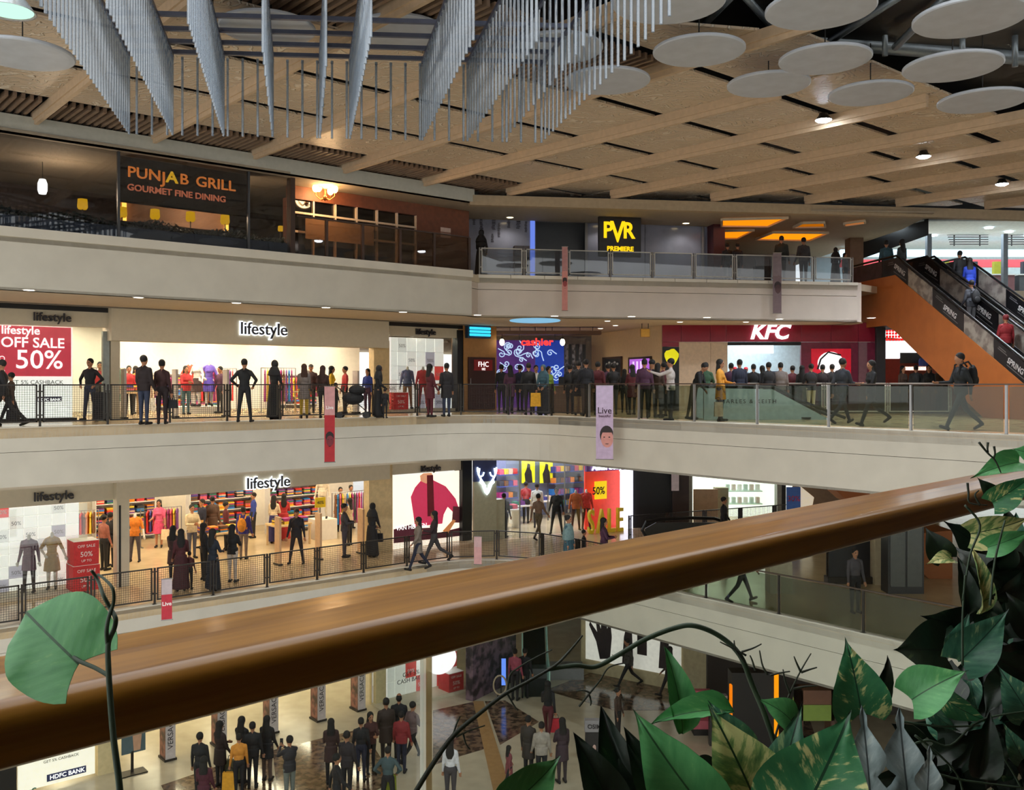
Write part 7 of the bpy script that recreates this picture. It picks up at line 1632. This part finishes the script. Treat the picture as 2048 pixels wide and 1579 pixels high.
for i_, f_ in enumerate(ho.data.polygons):
    k_ = i_ % n
    if i_ < n * (len(xs_) - 1) and math.hypot(prof[k_][0] - prof[(k_+1) % n][0], prof[k_][1] - prof[(k_+1) % n][1]) > .012: f_.use_smooth = False
xj = RP.at(852, 1400, .07)[0]
zr = EYE - .22 - Tr
GF = glassmat((244, 248, 246), 0.03, 0.015, 'foreground_glass')
MB().box((xj + .008, .064, 0), (xj + 2.6, .076, zr)).build('pane', GF, hr_); MB().box((xj - 1.9, .064, 0), (xj - .008, .076, zr)).build('pane', GF, hr_)
MB().box((xj - .004, .065, 0), (xj + .004, .075, zr)).build('joint_seal', glassmat((226, 214, 186), .10, .45, 'joint_seal'), hr_)
# floor, planter and unseen near gallery; soffit and wall added to shade the rail
NB = [R0 + RE * -25 + RN * .16, R0 + RE * 40 + RN * .16, R0 + RE * 40 - RN * 7, R0 + RE * -25 - RN * 7]
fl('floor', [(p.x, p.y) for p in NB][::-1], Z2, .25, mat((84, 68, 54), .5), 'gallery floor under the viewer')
NC = [R0 + RE * -25 - RN * .25, R0 + RE * 40 - RN * .25, R0 + RE * 40 - RN * 7, R0 + RE * -25 - RN * 7]
MB().prism([(p.x, p.y) for p in NC], S3, 4.7).build('ceiling', M_SOFFIT, label='unseen near gallery soffit added to shade the rail', kind='structure')
MB().box((-25, -5.2, Z2), (40, -5.0, S3)).build('wall_near', mat((60, 48, 40), .7), frame=FRM, label='unseen near gallery wall added to shade the rail', kind='structure')
t = empty('planter_box', 'long dark planter box on the near side of the wooden railing', 'planter', FRM @ Vector((.35, -.34, -.0))); t.rotation_euler.z = ra
MB().box((0, 0, .0), (2.6, .03, .22)).box((0, .25, 0), (2.6, .28, .22)).box((0, 0, 0), (.03, .28, .22)).box((2.57, 0, 0), (2.6, .28, .22)).box((0, 0, 0), (2.6, .28, .03)).build('box', M_DARK, t)
MB().box((.03, .03, .03), (2.57, .25, .19)).build('soil', mat((40, 30, 24), .9, bump=.5), t)

# ================================================================== FOLIAGE
def leafmat(c1, c2, c3, amount, key):
    m = bpy.data.materials.new(key); m.use_nodes = True; nt = m.node_tree; b = nt.nodes['Principled BSDF']
    b.inputs['Roughness'].default_value = .38
    tc = nt.nodes.new('ShaderNodeTexCoord'); sp = nt.nodes.new('ShaderNodeSeparateXYZ'); nt.links.new(tc.outputs['Object'], sp.inputs[0])
    ab = nt.nodes.new('ShaderNodeMath'); ab.operation = 'ABSOLUTE'; nt.links.new(sp.outputs[1], ab.inputs[0])
    # streak coordinate: x - |y| * 0.8 so that streaks run out from the midrib
    ml = nt.nodes.new('ShaderNodeMath'); ml.operation = 'MULTIPLY_ADD'; ml.inputs[1].default_value = -0.85; nt.links.new(ab.outputs[0], ml.inputs[0]); nt.links.new(sp.outputs[0], ml.inputs[2])
    cb = nt.nodes.new('ShaderNodeCombineXYZ'); nt.links.new(ml.outputs[0], cb.inputs[0]); 
    m2 = nt.nodes.new('ShaderNodeMath'); m2.operation = 'MULTIPLY'; m2.inputs[1].default_value = 0.45; nt.links.new(sp.outputs[1], m2.inputs[0]); nt.links.new(m2.outputs[0], cb.inputs[1])
    oi = nt.nodes.new('ShaderNodeObjectInfo'); nt.links.new(oi.outputs['Random'], cb.inputs[2])
    nz = nt.nodes.new('ShaderNodeTexNoise'); nz.inputs['Scale'].default_value = 7.5; nz.inputs['Detail'].default_value = 5; nz.inputs['Roughness'].default_value = .6
    sc = nt.nodes.new('ShaderNodeVectorMath'); sc.operation = 'MULTIPLY'; sc.inputs[1].default_value = (1, 1, 9); nt.links.new(cb.outputs[0], sc.inputs[0]); nt.links.new(sc.outputs[0], nz.inputs['Vector'])
    rp = nt.nodes.new('ShaderNodeValToRGB'); e = rp.color_ramp.elements; e[0].color = rgb(c1); e[0].position = .30; e[1].color = rgb(c2); e[1].position = amount
    e2 = e.new(min(.99, amount + .07)); e2.color = rgb(c3)
    nt.links.new(nz.outputs['Fac'], rp.inputs['Fac'])
    # midrib and side veins
    wv = nt.nodes.new('ShaderNodeMath'); wv.operation = 'LESS_THAN'; wv.inputs[1].default_value = .012; nt.links.new(ab.outputs[0], wv.inputs[0])
    mx = nt.nodes.new('ShaderNodeMixRGB'); mx.inputs[2].default_value = rgb(tuple(int(v * .6) for v in c1)); nt.links.new(wv.outputs[0], mx.inputs[0]); nt.links.new(rp.outputs[0], mx.inputs[1]); nt.links.new(mx.outputs[0], b.inputs['Base Color'])
    sn = nt.nodes.new('ShaderNodeMath'); sn.operation = 'SINE'; mm = nt.nodes.new('ShaderNodeMath'); mm.operation = 'MULTIPLY'; mm.inputs[1].default_value = 55; nt.links.new(ml.outputs[0], mm.inputs[0]); nt.links.new(mm.outputs[0], sn.inputs[0])
    bp = nt.nodes.new('ShaderNodeBump'); bp.inputs['Strength'].default_value = .02; bp.inputs['Distance'].default_value = .006; nt.links.new(sn.outputs[0], bp.inputs['Height']); nt.links.new(bp.outputs['Normal'], b.inputs['Normal'])
    return m
LM = {'green': leafmat((74, 148, 88), (96, 170, 104), (124, 186, 116), .62, 'leaf_green'), 'var': leafmat((46, 112, 74), (64, 130, 84), (214, 214, 146), .55, 'leaf_variegated'), 'pale': leafmat((56, 108, 66), (140, 164, 100), (216, 212, 146), .47, 'leaf_pale'),
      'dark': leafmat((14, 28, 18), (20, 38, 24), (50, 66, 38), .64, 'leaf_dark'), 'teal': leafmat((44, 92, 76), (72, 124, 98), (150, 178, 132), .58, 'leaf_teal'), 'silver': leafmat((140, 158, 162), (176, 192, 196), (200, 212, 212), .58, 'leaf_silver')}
def leafmesh(kind, bend, fold, seed):
    rr = random.Random(seed); NX, NY = 14, 8
    vs, fs = [], []
    for i in range(NX + 1):
        t = i / NX
        if kind == 'heart': w = 0.5 * math.sin(math.pi * min(1, (t + .10) / 1.10) ** .62) ** .85 * (1 - t ** 4) if t < 1 else 0
        elif kind == 'round': w = (.5 * max(0, 1 - (1.9 * t - .82) ** 2) ** .45) if t < .99 else .0
        elif kind == 'lobe': w = .5 * (.25 + .75 * abs(math.sin(t * math.pi * 2.2 + .3))) * (1 - t) ** .6
        else: w = .5 * math.sin(math.pi * t ** .7) ** .9
        for j in range(-NY // 2, NY // 2 + 1):
            s = j / (NY / 2); y = s * w
            x = t - ((.12 if kind == 'heart' else .2) * (abs(s) ** 1.5) * max(0, 1 - t * 2.6) if kind in ('heart', 'round') else 0) 
            z = fold * abs(s) * w - bend * (t - .3) ** 2 + .02 * math.sin(9 * t + 3 * s + seed) * abs(s) + .012 * rr.uniform(-1, 1) * abs(s)
            vs.append((x, y, z))
    m = NY + 1
    for i in range(NX):
        for j in range(NY): fs.append((i*m+j, (i+1)*m+j, (i+1)*m+j+1, i*m+j+1))
    mb = MB(); mb.add(vs, fs)
    # thickness
    k = len(vs); v2 = [(v[0], v[1], v[2] - .008) for v in vs]; n0 = len(mb.v)
    mb.add(v2, [tuple(reversed(f)) for f in fs])
    return mb.mesh('leaf', LM['green'], True)
LMESH = [leafmesh('heart', .35, .25, 1), leafmesh('heart', .55, .15, 2), leafmesh('lance', .45, .3, 3), leafmesh('lobe', .3, .2, 4), leafmesh('heart', -.2, .3, 5), leafmesh('round', .15, -.12, 6)]
def leaf(par, b, t, d0, d1, wr, kind, mi, roll=0.0):
    B = Vector(dp(b[0], b[1], d0)); T = Vector(dp(t[0], t[1], d1)); X = T - B; L = X.length; X.normalize()
    view = ((B + T) / 2 - Vector((0, 0, EYE))).normalized(); N = -(view - X * view.dot(X)).normalized()
    N = Matrix.Rotation(R_(roll), 3, X) @ N; Y = N.cross(X)
    o = link('leaf', LMESH[mi], par)
    M4 = Matrix((( X.x * L, Y.x * L * wr, N.x * L, B.x), (X.y * L, Y.y * L * wr, N.y * L, B.y), (X.z * L, Y.z * L * wr, N.z * L, B.z), (0, 0, 0, 1)))
    o.matrix_basis = Matrix.Translation(-par.location) @ M4
    o.material_slots[0].link = 'OBJECT'; o.material_slots[0].material = LM[kind]
    return o
M_STEM = mat((52, 70, 52), .55, noise=.15, scale=40); M_TWIG = mat((44, 50, 38), .6, noise=.2, scale=40)
def stem(par, pts, r, m=None, nm='stem', r_end=None):
    P = [Vector(dp(*p)) - Vector(par.location) for p in pts]
    # smooth the path
    Q = []
    for i in range(len(P) - 1):
        p0, p1, p2, p3 = P[max(i-1, 0)], P[i], P[i+1], P[min(i+2, len(P)-1)]
        for k in range(5):
            t = k / 5; Q.append(.5 * ((2*p1) + (p2-p0)*t + (2*p0-5*p1+4*p2-p3)*t*t + (-p0+3*p1-3*p2+p3)*t**3))
    Q.append(P[-1])
    return MB().tube(Q, r * .52, 7, r_end=None if r_end is None else r_end * .52).build(nm, m or M_STEM, par, smooth=True)
# left vine with one round leaf
vn = empty('pothos_vine', 'single vine stem with one round green leaf lying over the rail', 'vine', dp(240, 1640, .56))
stem(vn, [(243, 1660, .56), (240, 1579, .56), (228, 1480, .565), (221, 1400, .57), (217, 1330, .575), (217, 1285, .58), (229, 1255, .585), (231, 1235, .585), (221, 1216, .59), (207, 1190, .59), (196, 1160, .60), (183, 1140, .60)], .0042, r_end=.002)
stem(vn, [(217, 1300, .58), (213, 1262, .58), (218, 1232, .585), (227, 1205, .59), (226, 1178, .59), (212, 1160, .595), (196, 1148, .60)], .0028, r_end=.0016)
stem(vn, [(216, 1350, .575), (190, 1335, .58), (160, 1322, .585), (146, 1312, .59)], .0026)
leaf(vn, (156, 1326), (44, 1218), .585, .61, 1.12, 'green', 5, -6)
# main plant
pl = empty('potted_pothos', 'dense variegated pothos foliage filling the lower right corner', 'plant', dp(1750, 1700, 1.0))
S_ = lambda pts, r, m=None, nm='stem', e=None: stem(pl, pts, r, m, nm, e)
S_([(815, 1620, .82), (833, 1579, .82), (900, 1478, .84), (960, 1425, .86), (1010, 1387, .87), (1060, 1360, .88), (1110, 1330, .90), (1140, 1300, .92), (1165, 1270, .93)], .0050, M_TWIG, e=.0018)
S_([(1095, 1338, .90), (1150, 1330, .91), (1190, 1333, .92), (1235, 1310, .93), (1290, 1278, .94), (1350, 1255, .95), (1390, 1251, .95), (1440, 1272, .96), (1480, 1310, .96), (1505, 1370, .97), (1530, 1430, .97), (1560, 1520, .98), (1590, 1640, .98)], .0042, M_STEM, e=.006)
for tw in ([(1014, 1385), (1020, 1350), (1036, 1335), (1070, 1315), (1105, 1298)], [(905, 1474), (912, 1450), (920, 1432)], [(912, 1473), (935, 1462), (970, 1450)], [(926, 1465), (931, 1485), (940, 1498)], [(1014, 1386), (1028, 1410), (1036, 1420)], [(1158, 1412), (1180, 1385), (1200, 1360), (1218, 1334), (1250, 1325)], [(1180, 1385), (1168, 1380), (1152, 1381)], [(1178, 1387), (1182, 1402), (1181, 1410)],
           [(1492, 1310), (1470, 1298), (1440, 1283)], [(1483, 1303), (1505, 1296), (1523, 1287)], [(1490, 1325), (1472, 1300), (1468, 1280)], [(1510, 1340), (1505, 1322), (1500, 1310)], [(1535, 1348), (1525, 1330), (1519, 1300)], [(1540, 1350), (1560, 1345), (1580, 1342)]):
    S_([(x, y, .93) for x, y in tw], .0022, M_TWIG, 'twig', .0012)
for tw in ([(1540, 1510), (1560, 1440), (1580, 1385), (1602, 1340), (1622, 1306)], [(1601, 1342), (1593, 1325), (1588, 1312)], [(1602, 1344), (1620, 1338), (1634, 1334)], [(1580, 1386), (1570, 1360), (1566, 1338)], [(1586, 1377), (1612, 1372), (1634, 1371)], [(1958, 884), (1975, 905), (1990, 920), (2002, 945)], [(1976, 884), (1975, 897), (1977, 904)], [(1988, 892), (1990, 905), (1988, 916)], [(1935, 965), (1937, 985), (1940, 1005), (1975, 1010)], [(1960, 1010), (1950, 990), (1958, 980)]):
    S_([(x, y, 1.0) for x, y in tw], .0026, M_TWIG, 'twig', .0012)
for (b, t, d0, d1, wr, kd, mi, ro) in [
 ((1010, 1620), (1134, 1512), .80, .84, .62, 'green', 0, 20), ((1000, 1640), (1060, 1548), .80, .82, .6, 'teal', 1, 0),
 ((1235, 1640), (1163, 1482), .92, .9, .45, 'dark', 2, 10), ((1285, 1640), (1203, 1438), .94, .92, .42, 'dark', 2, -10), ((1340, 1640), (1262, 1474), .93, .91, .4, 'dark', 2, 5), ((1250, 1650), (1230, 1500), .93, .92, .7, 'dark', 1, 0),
 ((1405, 1615), (1270, 1436), .88, .86, .62, 'green', 0, -12), ((1520, 1620), (1432, 1425), .92, .90, .72, 'pale', 0, 10), ((1368, 1470), (1346, 1303), .96, .95, .36, 'green', 2, 25), ((1470, 1418), (1311, 1424), .95, .93, .34, 'green', 2, 35), ((1490, 1500), (1425, 1412), .93, .92, .6, 'teal', 1, 0),
 ((1600, 1640), (1702, 1436), .82, .80, .95, 'var', 0, 8), ((1540, 1640), (1600, 1420), .95, .94, .5, 'teal', 1, 0), ((1585, 1440), (1530, 1395), .97, .96, .8, 'green', 1, 30),
 ((1745, 1640), (1728, 1430), .90, .88, .55, 'silver', 3, 5), ((1822, 1640), (1797, 1434), .91, .89, .62, 'silver', 3, -5), ((1700, 1640), (1700, 1480), .93, .92, .5, 'silver', 3, 0), ((1850, 1640), (1862, 1505), .90, .88, .6, 'silver', 3, 10),
 ((1724, 1428), (1698, 1288), .98, .96, .72, 'var', 0, 10), ((1735, 1420), (1790, 1320), 1.0, 1.0, .4, 'dark', 2, 40), ((1822, 1398), (1930, 1335), .98, .96, .82, 'green', 0, -18), ((1880, 1392), (1978, 1452), .99, .96, .55, 'var', 1, 20), ((1862, 1418), (1918, 1472), .98, .97, .5, 'teal', 1, 30),
 ((1888, 1300), (1796, 1296), 1.05, 1.04, 1.15, 'dark', 0, 10), ((1920, 1322), (2020, 1223), 1.02, 1.0, .66, 'teal', 0, 12), ((2040, 922), (1948, 946), 1.06, 1.05, .5, 'green', 0, 25), ((2075, 910), (2030, 898), 1.05, 1.05, .9, 'green', 1, 0), ((1985, 1005), (2070, 952), 1.05, 1.03, .62, 'var', 0, 15), ((1990, 990), (1960, 960), 1.07, 1.06, .6, 'dark', 1, 0),
 ((1942, 1068), (2065, 1040), 1.02, 1.0, .62, 'pale', 0, 20), ((1975, 1095), (2070, 1062), 1.0, .98, .5, 'green', 1, 10), ((1890, 1115), (1852, 1056), 1.1, 1.1, .8, 'dark', 0, 0), ((1905, 1115), (1858, 1118), 1.09, 1.08, .6, 'pale', 1, 40),
 ((2060, 1430), (2005, 1345), .98, .97, .7, 'teal', 1, 0), ((2060, 1260), (2010, 1180), 1.05, 1.05, .6, 'dark', 1, 10), ((1960, 1560), (1985, 1440), .95, .93, .45, 'dark', 2, 15), ((2048, 1520), (2012, 1455), .96, .95, .5, 'teal', 1, 0),
 ((1940, 1230), (1925, 1120), 1.06, 1.05, .35, 'dark', 2, 20), ((1960, 1230), (1965, 1100), 1.06, 1.05, .3, 'pale', 2, 50)]:
    leaf(pl, b, t, d0, d1, wr, kd, mi, ro)
rr = random.Random(21)
for i in range(150):  # extra dark leaves added to fill in the darkness behind the foliage
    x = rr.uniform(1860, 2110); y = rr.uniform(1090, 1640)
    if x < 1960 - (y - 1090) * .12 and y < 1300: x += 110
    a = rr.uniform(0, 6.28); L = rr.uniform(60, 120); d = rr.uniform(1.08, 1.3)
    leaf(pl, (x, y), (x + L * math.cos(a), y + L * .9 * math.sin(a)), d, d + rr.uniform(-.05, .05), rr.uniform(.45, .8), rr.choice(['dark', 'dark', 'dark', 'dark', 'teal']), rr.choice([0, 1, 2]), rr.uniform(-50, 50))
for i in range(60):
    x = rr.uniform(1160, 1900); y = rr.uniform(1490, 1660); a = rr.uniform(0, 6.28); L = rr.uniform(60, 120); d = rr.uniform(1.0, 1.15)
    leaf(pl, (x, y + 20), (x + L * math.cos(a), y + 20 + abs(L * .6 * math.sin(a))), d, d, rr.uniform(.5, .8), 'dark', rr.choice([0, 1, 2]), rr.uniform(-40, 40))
for tw in ([(1780, 1510), (1850, 1480), (1900, 1490), (1960, 1440), (2060, 1420)], [(1830, 1470), (1880, 1510), (1920, 1560), (1930, 1640)], [(1985, 1450), (2000, 1500), (2040, 1570), (2060, 1640)], [(1870, 1545), (1930, 1560), (2048, 1575)], [(1790, 1440), (1880, 1452), (1960, 1450)], [(1925, 1330), (1925, 1240), (1930, 1150)], [(1980, 1210), (1990, 1120), (2010, 1040)], [(1930, 1010), (1960, 1050), (1940, 1110), (1925, 1200)]):
    S_([(x, y, .97) for x, y in tw], .0026, M_STEM, 'stem', .0018)
